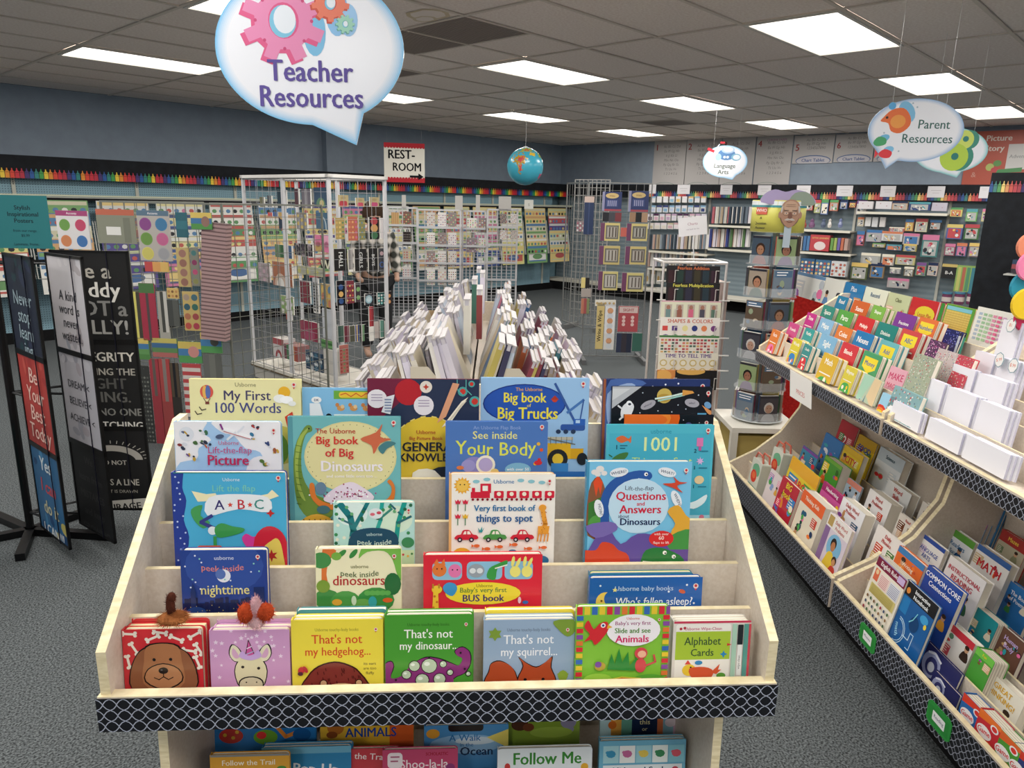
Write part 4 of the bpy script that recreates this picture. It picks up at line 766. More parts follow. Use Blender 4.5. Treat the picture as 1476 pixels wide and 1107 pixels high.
# finger puppets / fur tufts on top of the two animal books
def tuft(name, label, px_, dy, parts_, h0, k_=1.35):
    parts_ = [(a*k_, b_*k_, c_*k_, d_*k_, e_, int(n_*1.5)) for a, b_, c_, d_, e_, n_ in parts_]
    x, z = BC.px(px_[0], px_[1], dy); m = MB(); rr = random.Random(len(label)); m.smooth = False
    for (cx, cz, rx, rz, col, n) in parts_:
        m.lathe([(max(.0002, rx*math.sin(math.pi*i/8)), -rz*math.cos(math.pi*i/8)) for i in range(9)], tuple(q*.7 for q in LC(col)[:3])+(1,), 12, (cx, 0, cz+h0), sy=.8)
        for k in range(n):
            a, b = rr.uniform(0, 2*math.pi), math.acos(rr.uniform(-1, 1)); d = Vector((math.sin(b)*math.cos(a)*rx, math.sin(b)*math.sin(a)*rx*.8, math.cos(b)*rz)); p = Vector((cx, 0, cz+h0))+d*.9
            q = p+d*rr.uniform(.25, .5)+Vector((rr.uniform(-.002, .002), 0, rr.uniform(-.004, .001))); m.bar(p, q, .0006, col, 3, .0001)
    o = m.obj(name, CLOTH, None, BC.M(x, dy, z)); tag(o, label, 'finger puppet'); return o
tuft('plush_tail', 'fluffy brown plush with an upright dark brown tail, above the puppy book', (250, 896), .05, [(0, .006, .022, .008, 'a8683c', 200), (.006, .008, .014, .009, '9a5c34', 140), (-.002, .026, .0065, .018, '5f3428', 130), (.001, .04, .006, .008, '5f3428', 60)], .0)
tuft('plush_tail', 'pink and orange-red woolly pompom above the unicorn book', (368, 903), .05, [(-.012, .022, .013, .016, 'c8502c', 150), (.016, .024, .013, .014, 'c8502c', 150), (.003, .03, .0085, .02, 'e8b6bc', 160), (.002, .008, .012, .011, 'efc4c8', 180)], .0)
# ---- lower shelf of the case -------------------------------------------------
def low(label, TL, TR, dy, h, bg, art, t=.012, board=True, **kw):
    z = (BC.px(*TL, dy)[1]+BC.px(*TR, dy)[1])/2; h = (z-.192)/math.cos(math.radians(8))
    M, w, z = put(BC, TL, TR, dy, h, 8)
    return book('picture_book', label, M, w, h, t, bg, art, board=board, **kw)
def a_l1(c): c.rect(0, 0, 100, 200, '2a7ac0'); c.text('ocean floor', 52, 5, 15, 'e8d83a', bold=2); c.ell(16, 16, 12, 8, 'c83a34'); c.dots([(10, 15), (18, 18), (22, 12)], 2, 'e2b03a'); c.ell(50, 18, 12, 8, '6fae3c'); c.ell(46, 16, 5, 4, 'e23c3c'); c.line([(62, 8), (70, 18), (80, 14)], 4, 'e8903a'); c.ell(86, 16, 9, 7, '1d5c9c')
def a_l2(c): c.rect(0, 0, 100, 200, 'e2b53a'); c.rect(74, 0, 100, 200, 'd8622c'); c.text('AMAZING', 54, 9, 15, '23479a', bold=2, sx=.9); c.text('ANIMALS', 54, 23, 15, '23479a', bold=2, sx=.9); c.ell(16, 12, 9, 8, 'b8702c'); c.ell(12, 20, 6, 4, '8a4a22')
def a_l3(c): c.rect(0, 0, 100, 200, '4f94cc'); c.rrect(28, -3, 70, 8, 4, '2a2220'); c.ell(50, 24, 44, 12, '8fc0e6'); c.ell(60, 20, 24, 5, 'cfe2ee'); c.text('A Walk', 48, 20, 12, '2f78b8', bold=1); c.text('in the', 50, 27, 7, '2f78b8'); c.text('Ocean', 62, 38, 15, '16365e', bold=2); c.poly([(74, 16), (100, 6), (100, 30)], 'e8d86a'); c.ell(10, 10, 8, 6, 'e2a23a')
def a_l4(c): c.rect(0, 0, 100, 200, '7f9a34'); c.ell(16, 12, 12, 9, '4a2a1c'); c.ell(28, 16, 8, 6, '6a3a24'); c.ell(84, 10, 11, 9, '8a86a0'); c.ell(86, 20, 6, 5, '8a86a0'); c.ell(60, 24, 30, 8, '94ae44')
def a_l5(c):
    for k in range(8): c.rect(k*12.5, 0, k*12.5+12.5, 200, ['b9d8dc', 'e8a84a', '6fae9a', '2a3a5e', '24365e', 'e27a4a', '8fc0d0', 'd8b0c8'][k])
    c.rrect(38, 2, 68, 30, 3, '1f2c4e'); c.text('this', 53, 12, 9, 'e8e0b0'); c.text('or', 53, 20, 7, 'e8e0b0'); c.ell(14, 12, 5, 5, 'd8722c'); c.ell(84, 10, 7, 6, 'e6d8e0')
def a_m1(c): c.rect(0, 0, 100, 200, '2f86b8'); c.rect(0, 0, 100, 8, '6fb0cc'); c.text('Pop-Up', 60, 32, 17, 'f4f6f8', bold=2, rot=3)
def a_m2(c): c.rect(0, 0, 100, 200, 'c8404a'); c.text('the Trail', 45, 22, 18, 'f6ecea', bold=1, rot=4)
def a_m3(c): c.rect(0, 0, 100, 200, 'c4486e'); c.text('SCHOLASTIC', 72, 9, 6.4, 'a01c2c', bold=2, sx=.8); c.text('Shoo-la-la', 55, 27, 18, 'f4e6ea', bold=1, sx=.9); c.rrect(6, 4, 26, 26, 5, 'f4e8ec'); c.rect(10, 9, 22, 11, 'b05a78'); c.rect(10, 15, 20, 17, 'b05a78'); c.ell(90, 26, 6, 5, '8a3a72')
def a_m4(c): c.rect(0, 0, 100, 200, 'd9a038'); c.text('Follow the Trail', 48, 15, 10.5, 'f3ead2', bold=1); c.ell(90, 20, 6, 3, '4a8a3c'); c.ell(10, 26, 6, 5, '3a86b0'); c.rect(0, 0, 100, 3, '8a8a86')
def a_m5(c): c.rrect(0, 0, 100, 200, 3, 'e6edf0'); c.text('Follow Me', 52, 18, 19, '3d8a36', bold=2, sx=.9); c.text('Around the World', 50, 34, 10, 'c84a6a', bold=2); c.ell(10, 20, 3, 4, 'c8403c'); c.ell(92, 22, 4, 4, 'e8b03a')
def a_m6(c):
    c.rect(0, 0, 100, 200, '6fb0cc')
    for k, (bgc, fc) in enumerate((('a8d4dc', '3a90b8'), ('eef0ee', 'c46a9a'), ('9fd0dc', 'e2c85a'), ('eaf2ee', '3f8a5a'), ('86c4d4', 'd85a6a'))): c.rect(4+19*k, 6, 22+19*k, 27, bgc); c.ell(13+19*k, 16, 5.6, 4.6, fc, 9); c.ell(9+19*k, 14, 2.4, 2, fc, 7)
    c.rect(4, 29, 96, 46, 'e2ebee'); c.text('Hide-and-Seek', 46, 39, 10.5, '25506e', bold=2); c.ell(88, 36, 4, 4, 'c84a5a')
low('blue ocean book with red fish, lower shelf under the lip, leftmost', (309, 1040), (455, 1036), .30, .16, '2a7ac0', a_l1)
low('yellow "Amazing Animals" book on the lower shelf', (462, 1034), (596, 1032), .30, .16, 'e2b53a', a_l2)
low('blue "A Walk in the Ocean" book with cut-out handle, lower shelf', (612, 1046), (733, 1044), .27, .16, '4f94cc', a_l3)
low('olive green book with a brown bear, lower shelf', (733, 1034), (836, 1030), .30, .16, '7f9a34', a_l4)
low('multicoloured striped "this or" book, right end of lower shelf', (866, 1032), (986, 1028), .30, .16, 'b9d8dc', a_l5)
low('blue "Pop-Up" board book, lower shelf, nearer row', (377, 1078), (506, 1075), .2, .15, '2f86b8', a_m1, extra=1)
low('red "the Trail" book beside the blue pop-up book', (500, 1080), (576, 1078), .205, .15, 'c8404a', a_m2)
low('pink "Shoo-la-la" board book, lower shelf', (552, 1081), (660, 1079), .18, .15, 'c4486e', a_m3)
low('yellow "Follow the Trail" book, nearest at lower left', (303, 1088), (417, 1086), .14, .13, 'd9a038', a_m4)
low('white "Follow Me" board book with green lettering', (718, 1079), (854, 1077), .17, .14, 'e6edf0', a_m5)
low('blue "Hide-and-Seek" board book with a strip of sea animals', (865, 1068), (989, 1066), .17, .14, '6fb0cc', a_m6, extra=1)
# ================================================================ right-hand gondola
RG = Fr(1.285, 2.66, math.degrees(math.atan2(-.99945, .033)))
LROW = [(.06, .135), (.17, .17), (.29, .21), (.41, .25), (.53, .29)]
UROW = [(.14, .885), (.22, .93), (.30, .975), (.38, 1.02), (.46, 1.065), (.56, 1.10)]
def gondola(x0, x1, label):
    t = thing('two_tier_gondola', label, 'display shelf', RG.M(0, 0, 0), 'two-tier gondolas along the right aisle')
    prof = [(0, .10), (0, .235), (.14, .31), (.27, .42), (.36, .56), (.385, .68), (.35, .775), (.25, .815), (.10, .82), (.10, .905), (.52, 1.20), (.62, 1.20), (.62, .10)]
    for x in (x0, x1-.02):
        m = MB(); yprism(m, prof, x, x+.02, me=1); m.obj('side_panel', [LAMI, EDGE], t)
    m = MB(); m.box(x0+.02, .6, .1, x1-.02, .615, 1.2, 'ffffff'); m.obj('back_panel', LAMI, t)
    m = MB(); m.box(x0+.02, .0, .12, x1-.02, .6, .135, 'ffffff'); m.obj('lower_shelf', LAMI, t)
    m = MB(); m.box(x0+.02, .11, .865, x1-.02, .6, .88, 'ffffff'); m.obj('upper_shelf', LAMI, t)
    for k, (y, z) in enumerate(LROW[:-1]):
        m = MB(); m.box(x0+.02, y+.045, .135, x1-.02, y+.052, z+.11, 'ffffff'); m.box(x0+.02, y+.045, z+.11, x1-.02, y+.052, z+.111, 'ffffff', mi=1)
        m.box(x0+.02, y+.053, .16+.04*k, x1-.02, y+.11, .168+.04*k, 'ffffff'); m.obj('lower_riser', [LAMI, EDGE], t)
    for k, (y, z) in enumerate(UROW[:-1]):
        m = MB(); m.box(x0+.02, y+.028, .88, x1-.02, y+.034, z+.075, 'ffffff'); m.box(x0+.02, y+.028, z+.075, x1-.02, y+.034, z+.076, 'ffffff', mi=1)
        m.box(x0+.02, y+.035, z+.037, x1-.02, y+.105, z+.042, 'ffffff'); m.obj('upper_riser', [LAMI, EDGE], t)
    for nm, y, z0, hh in (('lower_lip', 0, .10, .125), ('upper_lip', .10, .82, .062)):
        m = MB(); m.box(x0, y-.012, z0, x1, y+.006, z0+hh, 'ffffff'); m.box(x0, y-.012, z0+hh, x1, y+.006, z0+hh+.0012, 'ffffff', mi=1); m.obj(nm, [LAMI, EDGE], t)
        m = MB(); h2 = hh-.008; m.box(0, 0, 0, x1-x0-.004, .0015, h2, '15171c'); lattice(m, 0, 0, x1-x0-.004, h2, .0235, -.0004, 'aab0bf')
        m.obj('patterned_trim', PRINT, t, Matrix.Translation((x0+.002, y-.0137, z0+.002)))
    m = MB(); m.box(x0, .06, 0, x1, .6, .10, '0e0e10'); m.obj('toe_kick', MATTE, t)
    return t
gondola(-1.26, .055, 'far unit of the two-tier book shelves along the right aisle, full of card packs above')
gondola(.075, 1.62, 'near unit of the two-tier shelves along the right aisle, with white envelopes above')
def gbook(label, TL, TR, row, bg, art, up=False, t=.008, name='workbook', cat='book', fx=None, extra=0, board=False, tilt=None, ry=0, dzf=0, **kw):
    y, zf = (UROW if up else LROW)[row]; tilt = tilt or (14 if up else 12); zf += (.007 if up else .006)
    if row == 0: zf += .0
    dy = y+(.018 if up else .03)-t+ry
    x0, z0 = RG.px(*TL, dy); x1, z1 = RG.px(*TR, dy); z = (z0+z1)/2; a = math.radians(tilt)
    h = (z-zf)/math.cos(a); w = fx or abs(x1-x0)
    yb = max(dy-h*math.sin(a), (.112 if up else .012) if row == 0 else y-.05)
    return book(name, label, RG.M(x0, yb, zf, 0, tilt), w, h, t, bg, art, cat=cat, board=board, extra=extra, **kw)
def T(bg, title='', tc='ffffff', band=None, pics=(), ts=14, ty=22, b=2, sub=None, sc=None, bh=28, seed=1):
    def f(c):
        c.rect(0, 0, 100, 300, bg)
        if band: c.rect(0, 0, 100, bh, band)
        rr = random.Random(seed+len(title)+sum(map(ord, bg)))
        for k, p in enumerate(pics):
            cx, cy = 22+56*(k % 2)+rr.uniform(-8, 8), bh+18+22*(k//2)+rr.uniform(-4, 4); r = rr.uniform(9, 15); st_ = rr.randrange(3)
            if st_ == 0:
                c.blob([(cx-r, cy+r*1.6), (cx-r*.7, cy+r*.2), (cx, cy-r*.1), (cx+r*.7, cy+r*.2), (cx+r, cy+r*1.6)], p); c.ell(cx, cy-r*.5, r*.55, r*.62, 'c89a78', 10); c.ell(cx, cy-r*.85, r*.6, r*.4, '3a2a22', 10)
            elif st_ == 1:
                c.rect(cx-r*1.2, cy-r, cx+r*1.2, cy+r, p)
                for q in range(4): c.rect(cx-r, cy-r*.75+q*r*.45, cx+r*rr.uniform(.2, 1), cy-r*.6+q*r*.45, 'efe8dc')
            else:
                for q in range(4): c.ell(cx+rr.uniform(-r, r), cy+rr.uniform(-r, r), r*rr.uniform(.35, .8), r*rr.uniform(.3, .7), p if q % 2 == 0 else rr.choice(PAL), 8)
        if title:
            ls = title.split('|')
            for k, l in enumerate(ls): c.text(l, 50, ty+k*ts*1.02, min(ts, 150/len(l)), tc, bold=b)
        if sub: c.text(sub, 50, ty+len(title.split('|'))*ts, min(8, 130/len(sub)), sc or tc, bold=1)
    return f
def a_girl(c):
    c.rect(0, 0, 100, 300, 'd8ccd8'); c.rect(0, 0, 22, 300, '8a6a9a'); c.rect(0, 0, 100, 30, 'e9e4e0'); c.rect(4, 3, 26, 26, 'b89a5a'); c.text('Daily Word', 60, 14, 11, 'b0382c', bold=2); c.text('Problems', 60, 26, 11, 'b0382c', bold=2)
    c.ell(58, 60, 30, 28, '7fb6d8'); c.ell(54, 54, 12, 13, '2a1c18'); c.ell(55, 60, 9, 11, 'b87a52'); c.blob([(38, 92), (44, 76), (60, 72), (70, 84), (72, 110), (36, 110)], 'e2c23a'); c.ell(76, 84, 10, 10, '3a241c'); c.ell(76, 88, 7, 8, 'c08a60'); c.blob([(66, 104), (74, 96), (90, 100), (92, 130), (60, 130)], 'c8443a'); c.rect(30, 108, 80, 124, 'e8dcb0')
def a_board(c):
    c.rect(0, 0, 100, 300, 'e6dfcf'); c.rect(0, 0, 100, 20, '7a1f3c'); c.rect(0, 0, 100, 2, '9a8fc0'); c.text('English Rules', 46, 14, 12, 'f2e6ea', bold=2); c.rrect(74, 4, 96, 17, 2, 'c8aed8'); c.rect(6, 24, 22, 48, 'd86a4a'); c.ell(14, 30, 5, 5, 'e8c89a')
    c.rect(26, 26, 58, 52, 'efd9d4'); c.rect(60, 26, 94, 52, 'dfe0e8'); c.rect(8, 54, 94, 74, 'cdbf76')
    for k in range(7): c.rect(28, 29+3.2*k, 55, 30.2+3.2*k, 'c88a86'); c.rect(62, 29+3.2*k, 92, 30.2+3.2*k, '8a90a8'); c.rect(12, 56+2.5*k, 88, 57+2.5*k, '9a8c4a')
    rr = random.Random(1)
    for i in range(7):
        for j in range(4): c.ell(12+12.5*i, 82+12*j, 3, 3.4, rr.choice(['3a4a6a', '7a5a3a', '9a3a4a', '4a6a4a']), 7)
def a_calc(c):
    c.rect(0, 0, 100, 300, '1c5a9a'); c.rect(0, 0, 100, 26, '15171c'); c.ell(14, 16, 6, 6, 'd8883a'); c.text('Interactive', 56, 12, 11, 'e9ecee', bold=2); c.text('Notebook', 56, 23, 11, 'e9ecee', bold=2); c.rect(4, 28, 30, 60, '2478b8')
    for q in (22, 26): c.line([(20+q*math.cos(math.radians(a)), 95+q*math.sin(math.radians(a))) for a in range(-90, 100, 20)], 1.6, 'b9dcf0')
    c.line([(42, 95), (60, 95), (60, 80), (70, 80), (70, 110), (60, 110)], 1.6, 'b9dcf0'); c.ell(60, 62, 13, 15, '123f70'); c.ell(80, 40, 12, 8, '3f9ad0'); c.ell(88, 50, 4, 5, 'e8d04a'); c.line([(60, 40), (54, 56), (46, 64)], 2, '7fd0e0'); c.text('math', 18, 96, 13, '8fc8e6', bold=2, rot=70); c.rect(10, 126, 90, 129, '0f1f3a')
def a_navy(c):
    c.rect(0, 0, 100, 300, '2a2c5e'); c.ell(30, 30, 24, 24, '9aa0c4'); c.ell(32, 32, 16, 16, '3a3c6e'); c.ell(32, 34, 9, 9, 'c9ccd8'); c.line([(14, 14), (30, 8), (50, 14)], 4, 'e2e4ee'); c.text('Puzzle Pack', 66, 48, 10, 'e6e8f0', bold=2, sx=.8); c.rect(80, 52, 96, 66, 'e6d8a0'); c.ell(88, 59, 5, 4, 'c8a83a')
def a_game(col, c2, tt):
    def f(c):
        c.rect(0, 0, 100, 300, col); c.poly([(0, 0), (100, 0), (100, 14), (0, 30)], c2); c.ell(76, 24, 18, 12, 'e9eef0'); c.ell(76, 24, 12, 8, 'd83a34'); c.ell(40, 60, 34, 20, 'f2f4f4'); c.text(tt, 40, 66, 24, 'd8303a', bold=2, rot=-8); c.ell(70, 90, 18, 14, c2); c.dots([(20, 88), (36, 98), (16, 110), (60, 110)], 6, ['f0c83a', '3a9ad0', 'e87aa0'])
    return f
G4 = gbook
# lower tiers, front row of the far unit
G4('white and purple flowery workbook, front row beside the red-handled cases', (1112, 677), (1130, 690), 0, 'e0d6d8', T('e0d6d8', pics=('b88ac0', 'e2a0c0', '8aa0d0', 'd8a03a'), bh=4))
G4('red "BIG" activity book with rainbow balloons, front row, lower tier', (1129, 688), (1153, 704), 0, 'b82a34', T('b8283a', 'BIG|book', 'f2d23a', None, ('e2842c', '3a86c8', 'e23c6a', '4aa84a', '8a4fa0'), 22, 20, bh=30), t=.02)
G4('orange-headed maze workbook, thick, front row right of the BIG book', (1149, 707), (1180, 729), 0, 'e8e0d2', T('e6dcc8', 'Thinking Kids', 'f8ead2', 'e2602c', ('2a5a7a', 'c84a3a', '1f4a3a', '3a8a9a', 'd8a03a'), 12, 16, bh=26), t=.055, extra=0)
G4('workbook with a girl reading on the cover, last in front row of far unit', (1197, 741), (1229, 762), 0, 'd8ccd8', a_girl, t=.016)
# activity cases with red handles
def act_case(label, TL, row, w=.13, ry=0):
    y, zf = LROW[row]; x, z = RG.px(TL[0], TL[1], y); t = thing('activity_case', label, 'activity case', RG.M(x, y-.03+ry, zf+.006, 0, 8)); h = z-zf
    m = MB(); m.prism(rpts(w, h*.86, .01), 0, .05, 'd4d8cc'); c = Cv(m, w, h*.86); c.blob([(20, 30), (60, 14), (90, 30), (84, 60), (30, 66)], '6fb08a'); c.ell(44, 70, 30, 26, 'd83c2c'); c.ell(44, 66, 18, 14, 'e8683a'); c.rect(6, 108, 94, 118, '8ab0a0'); m.obj('case_body', GLOSS, t)
    g = MB()
    for yy in (.008, .042): g.tube([(.01, yy, h*.84), (.03, yy, h), (w-.03, yy, h), (w-.01, yy, h*.84)], .005, 'c2604a', 6)
    g.obj('handle', PLAST, t); return t
act_case('clear activity case with red handle at far end of the lower front row', (1088, 650), 0)
act_case('second red-handled activity case, one row behind the first', (1117, 634), 1)
G4('yellow "ABC 123" workbook, second row, far unit', (1143, 657), (1182, 689), 1, 'e2c838', T('e2c838', 'ABC|123', 'd8382c', 'e0a82c', ('3a8ac0', '4aa04a'), 20, 40, bh=20))
G4('pink and purple girls workbook, second row, far unit', (1188, 694), (1217, 716), 1, 'b83a78', T('c85a9a', 'Handwriting', 'f4e6f0', 'a02a6a', ('e2b08a', 'e8d0a0', 'd86a3a'), 12, 14, bh=20), t=.012)
G4('thick white comprehension workbook pile, second row, far unit', (1208, 719), (1240, 738), 1, 'e9e6e2', T('dfe0e2', 'Daily Word|Problems', 'b0322c', None, ('b88a5a', '3a5a7a', 'd8b06a'), 12, 14, bh=26), t=.05)
G4('red and green "Daily" workbook next to the divider, second row', (1266, 757), (1302, 784), 1, 'e6e0dc', T('e2dcd6', 'Daily|Phonics', 'b8302c', None, ('c8402c', '4a7a3c', 'd8b06a'), 12, 15, bh=26), t=.01)
G4('teal children workbook, third row, far end', (1158, 643), (1180, 657), 2, '3a86a8', T('3a86a8', '', pics=('c83a6a', '2a4a7a', 'e8d8c0', '4aa04a'), band='7a4a9a', bh=8))
G4('green and yellow animal workbook, third row, far unit', (1184, 657), (1208, 672), 2, '4a9a3a', T('4a9a3a', '', pics=('e8c83a', '2f6a2c', 'd8602c'), band='6fae3c', bh=10), t=.05)
G4('pale blue penguin workbook with an orange head, third row', (1223, 689), (1243, 702), 2, 'a8bccc', T('a8bccc', '', pics=('20242c', 'e8eaec', '20242c'), band='d88a7a', bh=20))
G4('white "Word Problems" workbook, thick, third row of far unit', (1246, 703), (1276, 727), 2, 'e4e2e0', T('e0dedc', 'Word|Problems', 'b0322c', None, ('4a7a3c', 'c8402c', '6a8a9a'), 13, 16, bh=26), t=.055)
G4('white and brown workbook with a smiling boy, third row by the divider', (1298, 738), (1325, 759), 2, 'ddd6cc', T('d8d0c6', 'Read', 'b0322c', None, ('6a3a24', '7a5a3a', 'c8a07a'), 13, 15, bh=20), t=.012)
G4('blue and white phonics workbook, fourth row, far end', (1191, 624), (1216, 639), 3, '3a78b8', T('3a78b8', '', band=None, pics=('e9ecee', 'e9ecee', '1c2430')), t=.012)
G4('yellow "CITY" kindergarten workbook, fourth row', (1218, 642), (1245, 657), 3, 'e0c02c', T('e0c02c', 'CITY', 'c8302c', 'd8b02c', ('d89a2c', 'e8d86a'), 26, 40, bh=16), t=.03)
G4('pale workbook with red letters, fourth row, middle', (1279, 692), (1312, 712), 3, 'dcdcd8', T('d8dad8', 'Word|Skills', 'b83a34', None, ('6fa05a', '3a7aa0', 'c8a02c'), 15, 18, bh=30), t=.04)
G4('pale workbook in fourth row, partly behind the curved divider', (1331, 722), (1352, 737), 3, 'dcd6ce', T('d6d0c8', 'Read|Write', 'a83a34', None, ('5a3a2a', 'b88a5a'), 15, 18, bh=30), t=.02)
G4('orange early-years workbook, back row, far end', (1168, 606), (1186, 617), 4, 'd8922c', T('d8922c', '', pics=('b8602c', 'e8c83a')), t=.03)
G4('red "2" grade workbook, back row', (1214, 604), (1238, 618), 4, 'b03440', T('b03440', '2', 'efe0dc', None, ('3a7a4a', 'd8707a'), 40, 66), t=.012)
G4('yellow "Pre-K" workbook with blue letters, back row', (1239, 627), (1265, 640), 4, 'd8b62c', T('d8b62c', 'FOOD', '2a4a9a', 'c8a02c', ('8a3a3a', '6a8a3c'), 24, 40), t=.012)
G4('white science workbook with green dots, back row', (1267, 645), (1303, 663), 4, 'd6dadc', T('d6dadc', 'Science', '2a4a5a', 'b8c4cc', ('8aa86a', 'c8d0d4'), 12, 18), t=.04)
# lower tiers of the near unit
G4('white and maroon grammar board book, first in near unit front row', (1262, 802), (1303, 834), 0, 'e6dfcf', a_board, t=.035, board=True)
G4('blue and black "Interactive Notebook" workbook, front row, near unit', (1308, 838), (1354, 872), 0, '1c5a9a', a_calc, t=.014)
G4('navy puzzle pack with grey robot, front row, upper of two', (1338, 920), (1386, 976), 0, '2a2c5e', a_navy, t=.012, ry=.018, tilt=14)
G4('navy puzzle pack with grey robot, front row, nearer of two', (1347, 966), (1384, 1002), 0, '2a2c5e', a_navy, t=.012, tilt=10, ry=-.006)
for k, (TL, TR, col, c2) in enumerate((((1390, 998), (1412, 1020), '2a6ab0', 'd8402c'), ((1414, 1020), (1436, 1042), 'c8303a', 'e8742c'), ((1440, 1048), (1458, 1066), '4a9a3a', 'd8602c'), ((1461, 1070), (1480, 1090), '2a3f7a', 'c83a2c'))):
    G4(['blue', 'red', 'green', 'navy'][k]+' small boxed card game at the near end of the front row', TL, TR, 0, col, a_game(col, c2, 'Game'), t=.04, name='card_game', cat='card game', fx=.088, board=True, tilt=6)
G4('orange writing workbook, second row, behind the grammar board book', (1297, 787), (1334, 815), 1, 'd8682c', T('d8682c', 'Writing|Lessons', 'f4e6cc', '3a78b0', ('e2883a', 'c8502c'), 13, 34, bh=14), t=.02)
G4('blue "COMMON CORE" connections workbook, second row', (1339, 816), (1389, 852), 1, '24489a', T('24489a', 'COMMON CORE|Connections', 'f0f2f6', None, ('d8602c', 'e2a03a', '8a2f7a'), 13, 18, bh=50), t=.02)
G4('white workbook with red band and a child in the middle, second row', (1367, 898), (1407, 925), 1, 'e2dedb', T('e4e0dc', '', band='c83a44', pics=('5a8a6a', '3a2a24', 'c8505a'), bh=18), t=.03)
G4('green activity box, second row, near unit', (1408, 932), (1433, 954), 1, '4a9a3a', T('4a9a3a', 'Fun', 'e8d83a', '6fc04a', ('7a4a2c', 'd8b08a'), 16, 18), t=.05, board=True)
G4('white and yellow "GREAT THINKING" set, second row', (1424, 963), (1478, 1013), 1, 'e6e2d4', T('e6e2d4', 'GREAT|THINKING!', 'd8a82c', None, ('c83a4a', '8ab03a', '3a8ac0', 'e2a03a'), 15, 18, bh=34), t=.03)
G4('white "LANGUAGE ARTS" workbook with blue corner, third row', (1327, 763), (1363, 795), 2, 'e6e4e0', T('e6e4e0', 'LANGUAGE|ARTS', '23479a', '2a4a9a', ('c8b8d0',), 14, 34, bh=10), t=.016)
G4('white "Instructional Reading" workbook with red letters, third row', (1370, 803), (1423, 836), 2, 'e2dedc', T('e2dedc', 'INSTRUCTIONAL|READING', 'b83a4a', None, ('d8843a', '3a6a4a', '6a2f5a'), 14, 22, bh=40), t=.03)
G4('teal storybook box, third row, near unit', (1405, 874), (1440, 897), 2, '2a8a90', T('2a8a90', '', pics=('d8c8a0', 'e8e0c8', 'c8b07a')), t=.04, board=True)
G4('brown "Fossils" storybook, third row, near the right picture edge', (1446, 902), (1480, 930), 2, '5a3f4a', T('6a4a3c', 'Human|Body', 'c8b0e0', None, ('c8a06a', '3a2a2c', 'a88a5a'), 20, 30), t=.02)
G4('white and green "Guided Reading" workbook, fourth row', (1353, 748), (1407, 781), 3, 'e2e6e4', T('e2e6ea', 'Ready Readers|Reading Success', '2a6a9a', '5a9a3a', ('1f3a6a', '1f3a6a'), 12, 26, bh=12), t=.02)
G4('white workbook with big red "MATH", fourth row', (1411, 785), (1459, 814), 3, 'e6e2de', T('e6e2de', 'MATH', 'c02a34', '2a5a9a', ('c8b08a', 'a02a3a'), 26, 42, bh=12), t=.03)
G4('blue "The Book of Poetry" cover, fourth row, at the picture edge', (1456, 838), (1494, 862), 3, '2a6fb0', T('2a6fb0', 'The Book|of Poems', 'eaf0f6', None, ('1d4a86', 'e8e0c8', '3a8a4a'), 16, 30), t=.02)
G4('rainbow "Guided Reading" workbook with pink letters, back row', (1377, 727), (1424, 756), 4, '6a9ac0', T('7fa8c8', 'Guided|Reading', 'f4e8f2', 'c83a8a', ('3aa0b8', 'e2b04a', 'd85a4a'), 18, 30, bh=10), t=.02)
G4('blue "Guided" workbook, topmost of the back row', (1412, 716), (1450, 735), 4, '3a78a8', T('3a78a8', 'Guided|Math', '9ad0e8', None, ('2a5a8a', 'd8a05a'), 17, 22), t=.012, ry=.045)
G4('red maze workbook in back row, at the picture edge', (1446, 762), (1484, 786), 4, 'a83a34', T('b0a890', 'Mazes', 'e8c04a', 'a02f2c', ('6a7a5a', '8a8a6a'), 16, 20, bh=30), t=.02)
